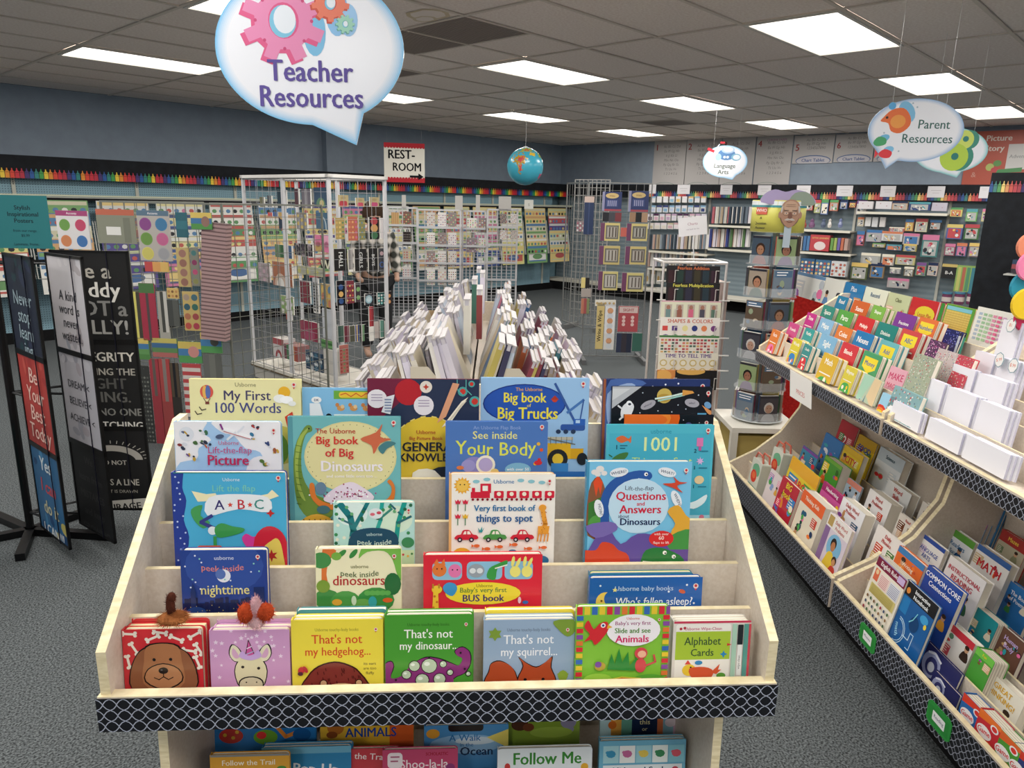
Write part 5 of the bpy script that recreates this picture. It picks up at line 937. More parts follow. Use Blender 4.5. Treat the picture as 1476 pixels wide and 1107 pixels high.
# ---- the upper tiers: small card packs --------------------------------------
CP = [
 (0, (1113, 473), (1124, 479), 'd8762c', 'orange', 'at the far end of the bottom row'), (0, (1143, 486), (1155, 492), 'd8c83a', 'yellow', 'second in the bottom row'), (0, (1159, 495), (1170, 500), '3a8a8a', 'teal', 'third in the bottom row'),
 (0, (1187, 508), (1208, 516), 'd8b03a', 'yellow and orange', 'fourth in the bottom row, with blue figures'), (0, (1220, 526), (1236, 533), 'd8c84a', 'pale yellow', 'fifth in the bottom row'),
 (1, (1139, 464), (1153, 469), 'c8508a', 'pink', 'at the far end of the second row'), (1, (1162, 472), (1175, 476), '3a9a98', 'teal green', 'second in the second row'), (1, (1185, 482), (1208, 487), '7fb0d0', 'pale blue', 'third in the second row'),
 (1, (1216, 493), (1239, 500), 'c83a44', 'red', 'fourth in the second row'), (1, (1247, 505), (1273, 514), '4a9a6a', 'green with a yellow shield', 'fifth in the second row'),
 (2, (1165, 450), (1178, 454), 'c03a88', 'magenta', 'at the far end of the third row'), (2, (1184, 458), (1203, 463), '8ab4d4', 'light blue', 'second in the third row'), (2, (1209, 469), (1230, 475), 'd87a3a', 'orange', 'third in the third row'),
 (2, (1236, 475), (1261, 484), '2a78b0', 'strong blue', 'fourth in the third row'), (2, (1271, 489), (1297, 497), '6ab0b8', 'aqua with a yellow shield', 'fifth in the third row'),
 (3, (1188, 439), (1205, 444), '3a8a7a', 'dark teal', 'at the far end of the fourth row'), (3, (1211, 446), (1232, 451), '5aa04a', 'green', 'second in the fourth row'), (3, (1238, 454), (1262, 461), 'c83234', 'bright red', 'third in the fourth row'),
 (3, (1268, 464), (1296, 471), '2a8078', 'deep teal', 'fourth in the fourth row'), (3, (1302, 473), (1330, 481), 'c84a4a', 'red with a yellow shield', 'fifth in the fourth row'),
 (4, (1209, 425), (1224, 430), '2a7aa0', 'blue', 'at the far end of the fifth row'), (4, (1232, 432), (1255, 437), 'c8602c', 'burnt orange', 'second in the fifth row'), (4, (1260, 439), (1278, 444), '7aae4a', 'lime green', 'third in the fifth row'),
 (4, (1294, 449), (1323, 456), '7a3a90', 'purple "Fractions"', 'fourth in the fifth row'), (4, (1327, 457), (1354, 462), 'd8703a', 'orange with a yellow shield', 'fifth in the fifth row')]
TTL = ['Facts', 'Words', 'Clocks', 'Math', 'Rhyme', 'Vowels', 'Verbs', 'Sight', 'Blends', 'Money', 'Time', 'Maps', 'Coins', 'Nouns', 'Add', 'Space', 'Parts', 'Multiply', 'Division', 'ABC', 'Read', 'States', 'Shapes', 'Fractions', 'Numbers']
for k, (r, TL, TR, col, nm, plc) in enumerate(CP):
    sh = 'shield' in nm; rr = random.Random(k)
    def f(c, col=col, sh=sh, k=k):
        c.rect(0, 0, 100, 300, col)
        if sh: c.poly([(14, 14), (86, 14), (86, 44), (50, 60), (14, 44)], 'e8d23a'); c.text(TTL[k], 50, 38, 20, '3a5aa0', bold=2)
        else: c.text(TTL[k], 50, 32, min(26, 120/len(TTL[k])), 'f4f2ea', bold=2)
        a, b, d = rr.sample(PAL, 3); c.blob([(14, 150), (18, 86), (48, 72), (80, 84), (88, 150)], a); [c.ell(rr.uniform(20, 80), rr.uniform(78, 135), rr.uniform(5, 13), rr.uniform(5, 12), rr.choice([b, d, 'f2ead8', a]), 7, rot=rr.uniform(0, 90)) for _ in range(7)]; c.rect(12, 60, 88, 64, 'f2ead8')
    G4('%s card pack, %s, upper tiers' % (nm, plc), TL, TR, r, col, f, up=True, t=.022, name='flash_card_pack', cat='card pack', board=True, group='flash card packs on the upper tiers', extra=1)
def a_rb(c): c.rect(0, 0, 100, 300, '9fd0e8'); [c.ell(20, 110, 60-8*k, 70-9*k, q) for k, q in enumerate(('d8402c', 'e8843a', 'ecd03a', '5ab04a', '3a8ad0', '8a4fa0'))]; c.ell(76, 46, 20, 18, 'f4f6f8'); c.ell(50, 64, 12, 12, 'f4f4f6')
def a_holo(c): c.rect(0, 0, 100, 300, 'b8c8b0'); c.poly([(0, 0), (60, 0), (20, 90), (0, 120)], 'a8d0b8'); c.poly([(60, 0), (100, 0), (100, 90), (50, 60)], 'e0c8a0'); c.blob([(16, 150), (20, 110), (40, 80), (46, 56), (50, 84), (70, 110), (74, 150)], '5a7a8a'); rr = random.Random(2); c.dots([(rr.uniform(20, 70), rr.uniform(70, 150)) for _ in range(40)], 2.4, ['3a8aa0', '6a4a8a', 'a8d0e0', '4a9a8a'])
def a_make(c): c.rect(0, 0, 100, 300, 'e0a8b8'); c.text('MAKE', 50, 40, 32, 'c84a70', bold=2, rot=-4); c.text('MAGIC', 50, 70, 24, 'c84a70', bold=1); c.ell(40, 92, 24, 16, 'e9eef4'); c.ell(70, 96, 16, 14, '7fb8d8'); c.rect(20, 108, 80, 112, '7a90b0')
G4('pastel holographic notebook, near end of the bottom row', (1247, 539), (1272, 549), 0, 'b8c8b0', a_holo, up=True, t=.012, name='notebook')
G4('small rainbow notebook with a white unicorn, bottom row', (1268, 566), (1291, 575), 0, '9fd0e8', a_rb, up=True, t=.012, name='notebook', ry=-.03)
G4('pink "MAKE MAGIC" notebook, second row of upper tiers', (1285, 527), (1309, 536), 1, 'e0a8b8', a_make, up=True, t=.012, name='notebook')
def glit(base, cols, seed):
    def f(c):
        c.rect(0, 0, 100, 300, base); rr = random.Random(seed)
        for q in range(3): c.dots([(rr.uniform(2, 98), rr.uniform(2, 130)) for _ in range(70)], rr.uniform(1.2, 2.6), cols, 5)
    return f
G4('clear-wrapped pink glitter notebook, third row', (1342, 488), (1366, 496), 3, '3a2a4a', glit('5a3a5a', ['e8a0d0', 'c85aa0', 'f0d0e8', '8a4a8a'], 4), up=True, t=.012, name='notebook', ry=.006)
G4('dark blue glitter notebook with pens, fourth row', (1366, 472), (1390, 480), 4, '1c1f4a', glit('20245a', ['4a5ad8', '8a90f0', '2a2a8a', 'c8d0ff'], 5), up=True, t=.012, name='notebook')
for k, (x, y) in enumerate(((1392, 479), (1399, 481))):
    X, Z = RG.px(x, y, .47); m = MB(); m.bar((0, 0, 0), (0, .02, .13), .004, ['c8ccd8', '3a8a7a'][k], 8); m.bar((0, .02, .13), (0, .0215, .142), .0035, '2a2c3a', 8); tag(m.obj('pen', PLAST, None, RG.M(X, .43, Z-.145)), ['silver', 'teal'][k]+' pen standing beside the dark blue glitter notebook', 'pen')
for k, (TL, TR, r, col) in enumerate((((1322, 508), (1352, 520), 1, 'a8b09a'), ((1354, 500), (1382, 512), 2, 'c8b8b8'), ((1380, 508), (1405, 520), 2, 'c84a5a'), ((1290, 556), (1330, 572), 0, '8ab0b4'))):
    G4('clear bag of %s classroom trinkets, upper tier %s' % (['green', 'pink', 'red', 'blue'][k], ['behind the pink notebook', 'below the glitter notebooks', 'beside the envelope boxes', 'right of the rainbow notebook']), TL, TR, r, col, glit(col, ['d8dcd0', '8a9a7a', 'c8505a', 'e8e4da', '6a8a9a'], k+9), up=True, t=.02, name='trinket_bag', cat='bag') if False else G4('clear bag of %s classroom trinkets, upper tier, %s' % (['green', 'pink', 'red', 'blue'][k], ['behind the pink notebook', 'below the glitter notebooks', 'beside the envelopes', 'right of the rainbow notebook'][k]), TL, TR, r, col, glit(col, ['d8dcd0', '8a9a7a', 'c8505a', 'e8e4da', '6a8a9a'], k+9), up=True, t=.02, name='trinket_bag', cat='bag')
BK = [((1151, 391), (1191, 400), 'e2e4e0', 'white plan book with grey lines at the far end', T('e2e4e0', '', pics=('c8ccd0', 'b8c0c8', 'd0d4d4', 'c0c4cc'), band='5a86b0', bh=5)),
 ((1192, 399), (1219, 406), 'dcdcd4', 'white plan book with a small blue picture', T('dcdcd4', '', pics=('5a86b8', '3a3c40'))),
 ((1220, 405), (1248, 413), '2f7ab0', 'blue plan book with orange panel', T('2f7ab0', 'Plan', 'dfeaf2', None, ('d8a06a', 'c8945a'), 18, 20)),
 ((1249, 412), (1281, 421), 'dfe3d0', 'cream plan book with a green edge', T('dfe3d0', 'Record', '4a6a8a', None, ('8aae8a', 'a8b8a0', '5a9a4a'), 14, 20)),
 ((1283, 420), (1314, 429), 'c8cca8', 'pale green plan book', T('c0c8a0', 'Class', '6a6a4a', None, ('d8b0a0', 'a8ae80'), 14, 20)),
 ((1316, 428), (1363, 437), 'c83234', 'red plan book with a yellow cloud', None),
 ((1366, 436), (1407, 447), 'd8c068', 'yellow grid plan book with green border', None),
 ((1411, 441), (1462, 453), 'e2e2d8', 'white calendar with a pink and green grid', None)]
def a_redp(c): c.rect(0, 0, 100, 300, 'c02c30'); c.ell(50, 26, 30, 14, 'dccb3a'); c.ell(50, 40, 38, 14, 'dccb3a'); c.text('Lesson Plan', 50, 32, 11, 'b0342c', bold=2, sx=.8); c.text('& Record Book', 50, 42, 9, 'b0342c', bold=2, sx=.8); c.rect(90, 0, 100, 300, '3a8a3c'); c.rect(84, 0, 88, 300, 'd8a8b0')
def a_ygrid(c):
    c.rect(0, 0, 100, 300, '5a9a3c'); c.rect(4, 4, 90, 12, '7fc0d0'); c.rect(4, 13, 90, 300, 'd8c26a')
    for k in range(10): c.rect(4, 18+5*k, 90, 19+5*k, 'b89a4a')
    for k in range(8): c.rect(12+10*k, 13, 13+10*k, 90, 'c8b060')
def a_cal(c):
    c.rect(0, 0, 100, 300, 'e4e4dc'); rr = random.Random(4)
    for i in range(6):
        for j in range(7): c.rect(8+14*i, 10+8*j, 18+14*i, 15+8*j, ['a8b8c8', '9ac09a', 'a8c8a0', 'd890a8', 'd86a90', 'c8a0c0'][i])
for k, (TL, TR, col, nm, art) in enumerate(BK):
    art = art or (a_redp, a_ygrid, a_cal)[k-5]
    G4(nm+', standing along the back of the upper tiers' if len(nm.split()) < 9 else nm, TL, TR, 5, col, art, up=True, t=.012, name='plan_book', tilt=8, group='plan books along the back')
# ---- white envelopes in stepped bins ----------------------------------------
ENV = [(0, [(1296, 576, 1340, 597), (1348, 600, 1401, 625), (1403, 626, 1470, 656)]), (1, [(1337, 541, 1371, 554), (1374, 556, 1417, 573), (1420, 575, 1466, 593)]), (2, [(1380, 523, 1415, 535), (1417, 537, 1462, 551)]), (3, [(1412, 504, 1443, 513), (1446, 514, 1478, 522)]), (4, [(1449, 459, 1480, 466)])]
PLC = ['bottom row', 'second row', 'third row', 'fourth row', 'top row']; ORD = ['leftmost', 'second', 'third']
for r, l in ENV:
    for q, (xa, ya, xb, yb) in enumerate(l):
        y, zf = UROW[r]; dy = y; x0, z0 = RG.px(xa, ya, dy); x1, z1 = RG.px(xb, yb, dy); h = (z0+z1)/2-zf-.005; n = 3 if q else 2
        for k in range(n):
            m = MB(); w = x1-x0-.012; m.prism([(0, 0), (w, 0), (w, h), (0, h)], 0, .007, 'ecebf2', 'c9c8da')
            m.box(w*.02, .0, h, w*.98, .007, h+.0004, 'd8d6e6')
            o = m.obj('envelope_pack', PAPER, None, RG.M(x0+.004+.010*k, dy-.028+.0085*k, zf+.004, 0, 6))
            tag(o, 'pack of blank white envelopes, %s of the white bins, %s stack, %s' % (PLC[r], ORD[q], ['front pack', 'middle pack', 'rear pack'][k]), 'envelope pack', 'blank white envelope packs')
        # white bin front board
    m = MB(); y, zf = UROW[r]; x0, z0 = RG.px(l[0][0], l[0][1], y); m.box(0, 0, 0, 1.50, .004, .002, 'f0f0f4')
# stock further along the near unit, beyond the right edge of the picture
for r in range(5):
    y, zf = UROW[r]
    for q in range(4):
        xx = .86+.18*q-.05*r*(q == 0)
        if xx < RG.px(1476, 560, y)[0]+.06: continue
        m = MB(); w, h = .15, .115; m.prism([(0, 0), (w, 0), (w, h), (0, h)], 0, .007, 'ecebf2', 'c9c8da')
        o = m.obj('envelope_pack', PAPER, None, RG.M(xx, y-.02, zf+.004, 0, 6)); tag(o, 'white envelope pack beyond the right picture edge, %s, place %s' % (PLC[r], ordn[q]), 'envelope pack', 'blank white envelope packs')
for r in range(5):
    y, zf = LROW[r]
    for q in range(3):
        xx = 1.0+.2*q
        if xx < RG.px(1476, 1107, y)[0]+.06 and r < 2: continue
        if RG.px(1476, 900, y)[0]+.05 > xx: continue
        cc = PAL[(r*3+q) % 10]; book('workbook', 'workbook beyond the right picture edge, lower row %s, place %s' % (ordn[r], ordn[q]), RG.M(xx, y-.045, zf+.006, 0, 10), .17, .22, .02, cc, T(cc, 'Skills', 'f4f0e8', None, ('e8c83a', '3a8ac0'), 16, 20))
def tagcard(c): c.ell(50, 50, 46, 44, '7f98a4'); c.ell(50, 50, 42, 40, 'f0eeea'); c.text('$4', 50, 62, 40, 'd8826a', bold=1, rot=-10)
for k, (x, y, dy) in enumerate(((1455, 462, .44), (1440, 517, .36), (1458, 521, .36))):
    X, Z = RG.px(x, y, dy); m = MB(); w = .045
    P = [(w*.5*(1+.98*math.cos(math.radians(a)))*1.0, w*.6*(1+.98*math.sin(math.radians(a)))) for a in range(0, 360, 45)]
    m.prism(P, 0, .001, '8aa4ae'); P2 = [(w*.5+(p[0]-w*.5)*.88, w*.6+(p[1]-w*.6)*.88) for p in P]; m.prism(P2, -.0004, .0008, 'f1efec'); c = Cv(m, w, w*1.2, 0, 0, -.0004); c.text('$.99' if k else '$1', 50, 70, 34, 'd8826a', bold=1, rot=-12)
    tag(m.obj('price_tag', PRINT, None, RG.M(X, dy-.015, Z-.03, 0, 6, [20, -8, 12][k])), ['highest', 'left lower', 'right lower'][k]+' of three scalloped price tags on the white envelopes', 'price tag')
# taped paper sign hanging from the far unit's lip, green sign holders on the lower lip
def wavy(c): c.text('PRICES', 50, 40, 13, 'c86a6a', bold=1); c.text('as marked', 50, 62, 12, 'b88a8a', bold=0); c.text('thank you', 50, 84, 11, 'b88a8a', bold=0)
x, z = RG.px(1144, 534, .08); x1, z1 = RG.px(1173, 546, .08)
card('paper_sign', 'curled white paper notice taped to the far upper lip', 'sign', RG.M(x, .076, z-.125, 0, -6), abs(x1-x)*1.1, .13, wavy, 'eceae6', .0008, PAPER)
def greens(c): c.rect(22, 26, 78, 74, 'efeff0'); c.text('Phonics', 50, 56, 15, '6a6a80', bold=1)
for k, (x, y) in enumerate(((1242, 911), (1342, 1019))):
    X, Z = RG.px(x, y, -.02); m = MB(); w = .108 if k == 0 else .115; h = .075
    P = [(0, h*.5), (0, h*.14), (w*.12, 0), (w*.88, 0), (w, h*.14), (w, h*.86), (w*.88, h), (w*.12, h), (0, h*.86)]
    m.prism(P, 0, .002, '2f9440'); c = Cv(m, w, h); c.poly([(8, 12), (92, 12), (92, c.H-8), (8, c.H-8)], '2a8a3a'); c.rrect(24, 20, 76, c.H-18, 2, 'eef0f0'); c.text(['Phonics', 'Reading'][k], 50, c.H/2+4, 13, '6a6a86', bold=1)
    tag(m.obj('label_card', PRINT, None, RG.M(X-.02, -.017, .125)), 'green bordered shelf label on the lower lip, %s' % ['farther one by the divider', 'nearer one at lower right'][k], 'label')
# white header card with scalloped circles at the right edge
t = thing('scalloped_header', 'stack of pink, teal and yellow scallop circles at the right picture edge', 'decoration', aty(1474, 455, 2.5) and Matrix.Translation(aty(1476, 452, 2.5)))
for k, (x, y, col, r) in enumerate(((1482, 355, 'e08a6a', .045), (1480, 383, 'e682a8', .05), (1475, 413, '2f8fa8', .052), (1474, 437, 'e6c22c', .055), (1480, 458, 'c8305c', .05))):
    P = aty(x, y, 2.5); m = MB(); m.lathe([(.0005, 0), (r*.92, 0), (r, .006), (r*.92, .012), (.0005, .012)], col, 24, M=Matrix.Rotation(math.radians(90), 4, 'X')); o = m.obj('scallop_circle', PRINT, t); o.matrix_world = Matrix.Translation(P+Vector((0, -.014*(k % 2), 0)))
m = MB(); m.box(-.012, .004, -.30, .012, .02, .32, 'eeeeee'); m.obj('support_strip', PRINT, t)
# red fabric panel behind the far unit
xa = aty(1122, 420, 4.75).x
m = MB(); m.prism([(0, .05), (.72, .05), (.72, 1.0), (.1, 1.14), (0, 1.14)], 0, .03, 'b52a26'); tag(m.obj('red_panel', CLOTH, None, Matrix.Translation((xa, 4.75, 0))), 'tall red cloth-covered board behind the book spinner', 'panel')
# ================================================================ hanging signs
def bubble(label, px_, Y, wpx, tail, art, name='hanging_sign', asp=.70, rot=0, ring='7fbfe8', mid='cfe4f2', bgc='e9ebf2', strings=True):
    """speech-bubble sign: ellipse with a tail, printed both sides, hung from the ceiling"""
    P = aty(px_[0], px_[1], Y); w = wpx/FPX*Y*.955; h = w*asp; t = thing(name, label, 'sign', Matrix.Translation(P) @ Matrix.Rotation(math.radians(rot), 4, 'Z'))
    def outl(k):
        pts = []; ta = tail[0]
        for i in range(64):
            a = 2*math.pi*i/64
            pts.append((w/2*k*math.cos(a), h/2*k*math.sin(a)))
        # tail inserted
        res = []; done = False
        for i, p in enumerate(pts):
            a = 360*i/64
            if tail[0] <= a <= tail[1]:
                if not done: res.append((tail[2]*w*(1-(1-k)*.4), tail[3]*h+(1-k)*h*.8)); done = True
                continue
            res.append(p)
        return res
    m = MB(); m.prism([(x, z) for x, z in outl(1)], 0, .005, ring, 'e8eef4')
    rc, bc = lin(ring), lin(bgc)
    for q, (k, c) in enumerate([(.985-.018*i, tuple(rc[j]*(1-f)+bc[j]*f for j in range(3))+(1,)) for i, f in enumerate((.2, .38, .54, .68, .8, .9, 1))]):
        for yy, fl in ((-.0001*(q+1), 1), (.005+.0001*(q+1), -1)):
            o = outl(k); m.add([(x, yy, z) for x, z in o], [tuple(range(len(o)))[::fl]], c)
    m.obj('sign_board', GLOSS, t)
    m = MB(); c = Cv(m, w, h, -w/2, -h/2, -.0009, step=.00004); c.cl = (0, -10, 100, c.H+20); art(c); m.obj('printed_picture', PRINT, t)
    if strings:
        m = MB()
        for s in (-.28, .28): m.bar((s*w, .0025, h/2*.80), (s*w, .0025, CEIL-P.z), .0008, 'b8b8b8', 3)
        m.obj('hanging_thread', PLAST, t)
    return t
def gear(c, x, y, r, n, col, dark, rot=0, hole=.36, sq=.92, tooth=.3):
    for g, (dx, dy, cc) in enumerate(((-r*.09, r*.09, dark), (0, 0, col))):
        P = []
        for i in range(n):
            for f_, rr in ((-.29, 1-tooth), (-.20, 1), (.20, 1), (.29, 1-tooth)):
                a = math.radians(rot)+2*math.pi*(i+f_)/n; P.append((x+dx+r*rr*math.cos(a), y+dy+r*rr*sq*math.sin(a)))
        c.poly(P, cc)
    c.ell(x, y, r*hole*1.08, r*hole*1.18, dark, 20); c.ell(x-r*.02, y+r*.02, r*hole*.94, r*hole*1.06, '7fc0dc', 20); c.ell(x+r*.03, y-r*.03, r*hole*.78, r*hole*.92, 'e2e8f0', 20)
def a_teach(c):
    c.cl = (0, 0, 100, 90)
    c.ell(53, 30, 6, 12, '7fbce0'); c.ell(65, 20, 6, 12, '8fc0e8'); c.ell(71, 24, 5, 8, '9fc8ec')
    gear(c, 37, 25, 22, 8, 'df8cb4', 'd8608c', 22, .34); c.dots([(37+14.8*math.cos(a*.785), 25+13.6*math.sin(a*.785)) for a in range(8)], .9, 'c8507c')
    gear(c, 62, 16, 10, 9, 'e2806a', 'c85a4a', 10, .3, tooth=.22); gear(c, 69.5, 26, 5, 10, '9fd0bc', '6aa89a', 0, .3, tooth=.22)
    c.text('Teacher', 50, 54.5, 15.2, '5d4f96', bold=2, sx=.9); c.text('Resources', 50, 67.5, 15.2, '5d4f96', bold=2, sx=.88)
bubble('large white speech-bubble sign with pink gears reading "Teacher Resources"', (446, 70), 2.0, 264, (272, 300, .235, -.63), a_teach, asp=.765)
def a_parent(c):
    c.cl = (0, -5, 100, 90)
    c.ell(38, 14, 8, 12, '7fbce0', 14, rot=-30); c.blob([(14, 20), (22, 12), (34, 10), (42, 18), (43, 28), (34, 36), (24, 34), (20, 26), (12, 24)], 'e2703c'); c.ell(30, 24, 8, 7, 'e89a4a'); c.ell(18, 20, 1.4, 1.4, '3a2a2a'); c.ell(22, 8, 4, 4, '5aa8dc', 10)
    c.ell(17, 42, 7, 4, '6fb4d8', 12, rot=-24); c.blob([(7, 46), (12, 40), (20, 42), (20, 48), (11, 50)], '4aa06a'); c.ell(24, 54, 6, 4, '7fbce0', 12, rot=-20); c.blob([(14, 58), (20, 53), (28, 56), (26, 62), (18, 62)], 'd83a44'); c.poly([(14, 58), (10, 54), (10, 63)], 'd83a44'); c.dots([(48, 9), (43, 5), (35, 55), (17, 36)], 1, 'a8b8c4')
    c.text('Parent', 68, 31, 13.4, '3f6a66', bold=1, sx=.95); c.text('Resources', 63, 46, 13.4, '3f6a66', bold=1, sx=.95)
bubble('white speech-bubble sign with orange and green fish reading "Parent Resources"', (1320, 188), 4.2, 130, (225, 250, -.26, -.62), a_parent, asp=.66, rot=-6, ring='8fb4dc', mid='c8dcee')
def a_eight(c):
    c.cl = (-10, -10, 110, 90)
    for dx, c1, c2 in ((7, '3f8a78', '3f8a78'), (0, 'c8d86a', 'b0cc4a')): c.ell(66+dx, 16, 13, 13, c1, 20); c.ell(56+dx, 40, 19, 19, c2, 24)
    c.ell(68, 15, 4, 4, '2f7a74', 12); c.ell(57, 39, 5, 5, '2f7a74', 12)
bubble('white speech-bubble sign with a green number 8, behind the fish sign', (1370, 217), 5.0, 100, (262, 288, .14, -.60), a_eight, asp=.62, rot=-8, ring='7fc4c8', mid='c8e8e4')
def a_lang(c):
    c.cl = (0, -12, 100, 90)
    c.ell(52, 20, 20, 13, '5a84b4'); c.ell(55, 10, 15, 8, 'a8c0d8'); c.ell(55, 9, 11, 5.5, 'dfe6ec'); c.ell(34, 26, 7, 8, 'a8c8e0'); c.ell(74, 26, 11, 8, '7fb0c8'); c.ell(75, 26, 8, 5.6, 'dfe8ec'); c.line([(10, 8), (24, 14)], 6, 'c8303c'); c.line([(24, 16), (34, -2)], 2, 'd8e0e8'); c.rect(36, -8, 46, -4, 'c8303c'); c.ell(48, 26, 3, 3, 'dfe8f0'); c.ell(55, 26, 3, 3, 'dfe8f0')
    c.text('Language', 50, 50, 14, '4a5a4a', bold=1, sx=.95); c.text('Arts', 48, 64, 14, '4a5a4a', bold=1)
bubble('small speech-bubble sign with a blue car reading "Language Arts"', (1045, 233), 8.9, 62, (272, 300, .2, -.56), a_lang, asp=.72, rot=-10)
# globe
P = aty(757, 240, 8.4); R = .2; t = thing('inflatable_globe', 'inflatable beach-ball globe hanging from the ceiling on a thread', 'globe', Matrix.Translation(P))
m = MB(); m.lathe([(max(.001, R*math.sin(math.pi*i/20)), -R*math.cos(math.pi*i/20)) for i in range(21)], '3f9fb6', 32); m.smooth = True; m.obj('globe_ball', GLOSS, t)
m = MB()
def land(pts, col):
    P = []
    for lo_, la in pts:
        lo_, la = math.radians(lo_), math.radians(la); P.append((lo_, la))
    n = len(P); cx_, cy_ = sum(p[0] for p in P)/n, sum(p[1] for p in P)/n
    def S(a, e): return ((R+.0012)*math.sin(a)*math.cos(e), -(R+.0012)*math.cos(a)*math.cos(e), (R+.0012)*math.sin(e))
    vs = [S(cx_, cy_)]+[S(cx_+(p[0]-cx_)*.5, cy_+(p[1]-cy_)*.5) for p in P]+[S(*p) for p in P]
    m.add(vs, [(0, 1+i, 1+(i+1) % n) for i in range(n)]+[(1+i, 1+n+i, 1+n+(i+1) % n, 1+(i+1) % n) for i in range(n)], col)
land([(-48, 36), (-30, 44), (-8, 42), (0, 26), (10, 22), (-2, 8), (-8, -14), (-16, -28), (-24, -20), (-26, 4), (-44, 10), (-54, 22)], 'a8862e')
land([(-24, 26), (-8, 32), (-2, 18), (-16, 8), (-26, 14)], 'b8484a'); land([(-22, 2), (-10, 4), (-12, -14), (-18, -18)], 'b84a44'); land([(-44, 48), (-20, 46), (10, 48), (40, 44), (60, 50), (50, 70), (0, 76), (-40, 66)], 'a8a83c'); land([(-6, 50), (20, 50), (14, 62), (-8, 60)], 'b85a4a'); land([(14, 34), (36, 30), (44, 42), (20, 46)], 'c8a83a'); land([(56, 28), (80, 20), (84, 44), (62, 46)], '8a9a3a'); land([(60, -22), (84, -20), (82, -38), (64, -40)], 'b83a6a')
m.obj('printed_continents', GLOSS, t)
m = MB(); m.lathe([(.001, R*.985), (.03, R*.99), (.02, R*1.04), (.008, R*1.06), (.001, R*1.07)], 'e8ecec', 12); m.obj('valve_cap', PLAST, t)
m = MB(); m.bar((0, 0, R*1.05), (0, 0, CEIL-P.z), .0025, 'c8c8c8', 3); m.obj('hanging_thread', PLAST, t)
# restroom sign
def pxcard(F, dy, b_, name, label, cat, art, bg='ffffff', t=.004, mat=None, group=None, tilt=0, r=0.0, obj=True, rz=0):
    x0, z1 = F.px(b_[0], b_[1], dy); x1, _ = F.px(b_[2], b_[1], dy); _, z0 = F.px(b_[0], b_[3], dy)
    w, h = abs(x1-x0), abs(z1-z0)
    return card(name, label, cat, F.M(min(x0, x1), dy, z0, rz, tilt), w, h, art, bg, t, mat, group, r=r)
RS = Fr(0, 10.6, 12)
def a_rest(c):
    c.rect(0, 0, 100, 10, 'b0323a'); c.rect(0, c.H-9, 100, c.H, 'b0323a')
    for k in range(14): c.ell(3.6+7.2*k, 9.6, 3.4, 3, 'b0323a', 8); c.ell(3.6+7.2*k, c.H-9.4, 3.4, 3, 'b0323a', 8)
    c.text('REST-', 9, 37, 30, '15161a', al='l', bold=2, sx=.9); c.text('ROOM', 20, 66, 28, '15161a', al='l', bold=2, sx=.85); c.line([(64, 79), (86, 79)], 5, '15161a'); c.poly([(84, 71), (97, 79), (84, 87)], '15161a')
o = pxcard(RS, 0, (553, 205, 612, 262), 'restroom_sign', 'white paper sign with red scalloped edges reading "REST-ROOM" and an arrow', 'sign', a_rest, 'dcd8cc', .004, PAPER)
x0, z1 = RS.px(553, 205); x1, _ = RS.px(612, 205); m = MB(); m.bar((.04, .002, z1-RS.px(553, 262)[1]), (.04, .002, CEIL-RS.px(553, 262)[1]), .001, 'aaaaaa', 3); m.bar((abs(x1-x0)-.04, .002, z1-RS.px(553, 262)[1]), (abs(x1-x0)-.04, .002, CEIL-RS.px(553, 262)[1]), .001, 'aaaaaa', 3); m.obj('hanging_thread', PLAST, o)
# ================================================================ middle: double-sided booklet browser
FB = Fr(-.17, 2.75, 1.6); LEN = 2.45
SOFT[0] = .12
def browser():
    t = thing('booklet_browser', 'long stepped double-sided display rack packed with thin booklets', 'display rack', FB.M(0, 0, 0))
    steps = [(.0, 1.0), (.12, .93), (.24, .85), (.36, .77), (.46, .69)]
    out = [(-.50, .0), (-.50, .66), (-.36, .80), (-.12, .94), (.12, .94), (.36, .80), (.50, .66), (.50, 0)]
    for y in (0, LEN): m = MB(); m.prism(out, y, y+.018, 'ffffff', 'ffffff', mi=0, me=1); m.obj('end_panel', [LAMI, EDGE], t)
    for s in (-1, 1):
        for k in range(1, 5):
            x, z = steps[k]; m = MB(); m.box(s*x-.005, .02, z-.20, s*x+.005, LEN, z+.0, 'ffffff'); m.obj('riser', LAMI, t)
            x2 = steps[k-1][0]; a, b_ = sorted((s*x, s*x2)); m = MB(); m.box(a+.005, .02, z-.14, b_-.005, LEN, z-.13, 'ffffff'); m.obj('shelf', LAMI, t)
    m = MB(); m.box(-.40, .02, 0, .40, LEN, .5, 'ffffff'); m.obj('case_body', LAMI, t)
    return t
browser()
rb = random.Random(11); BM = {}
def bkl(col, w, h, t, sp):
    m = MB(); m.box(0, 0, 0, t*.2, w, h, col); m.box(t*.8, 0, 0, t, w, h, col); m.box(t*.2, .001, .001, t*.8, w-.002, h-.001, 'c8c4cc'); m.box(0, -.001, 0, t, .0, h-.03, sp); m.box(-.0004, -.0014, h-.006, t+.0004, w, h+.0004, 'bcb7b8'); return m.mesh('booklet', PRINT)
SPC = ['d9d4e6', 'cfcad8', 'e4e0da', 'd8d2c4', 'b9c8d8', 'c8bfa8', '8a3a4a', '2a5a8a', '3a7a8a', 'c8642c', 'b8a84a', '3a3a5a', 'a83a5c', '6a4a86']
CNM = ['lavender', 'lilac', 'ivory', 'buff', 'pale blue', 'tan', 'maroon', 'blue', 'teal', 'orange', 'mustard', 'navy', 'crimson', 'purple']
TIER = ['lowest', 'second', 'third', 'upper']
NBIN = 9; seen_l = set()
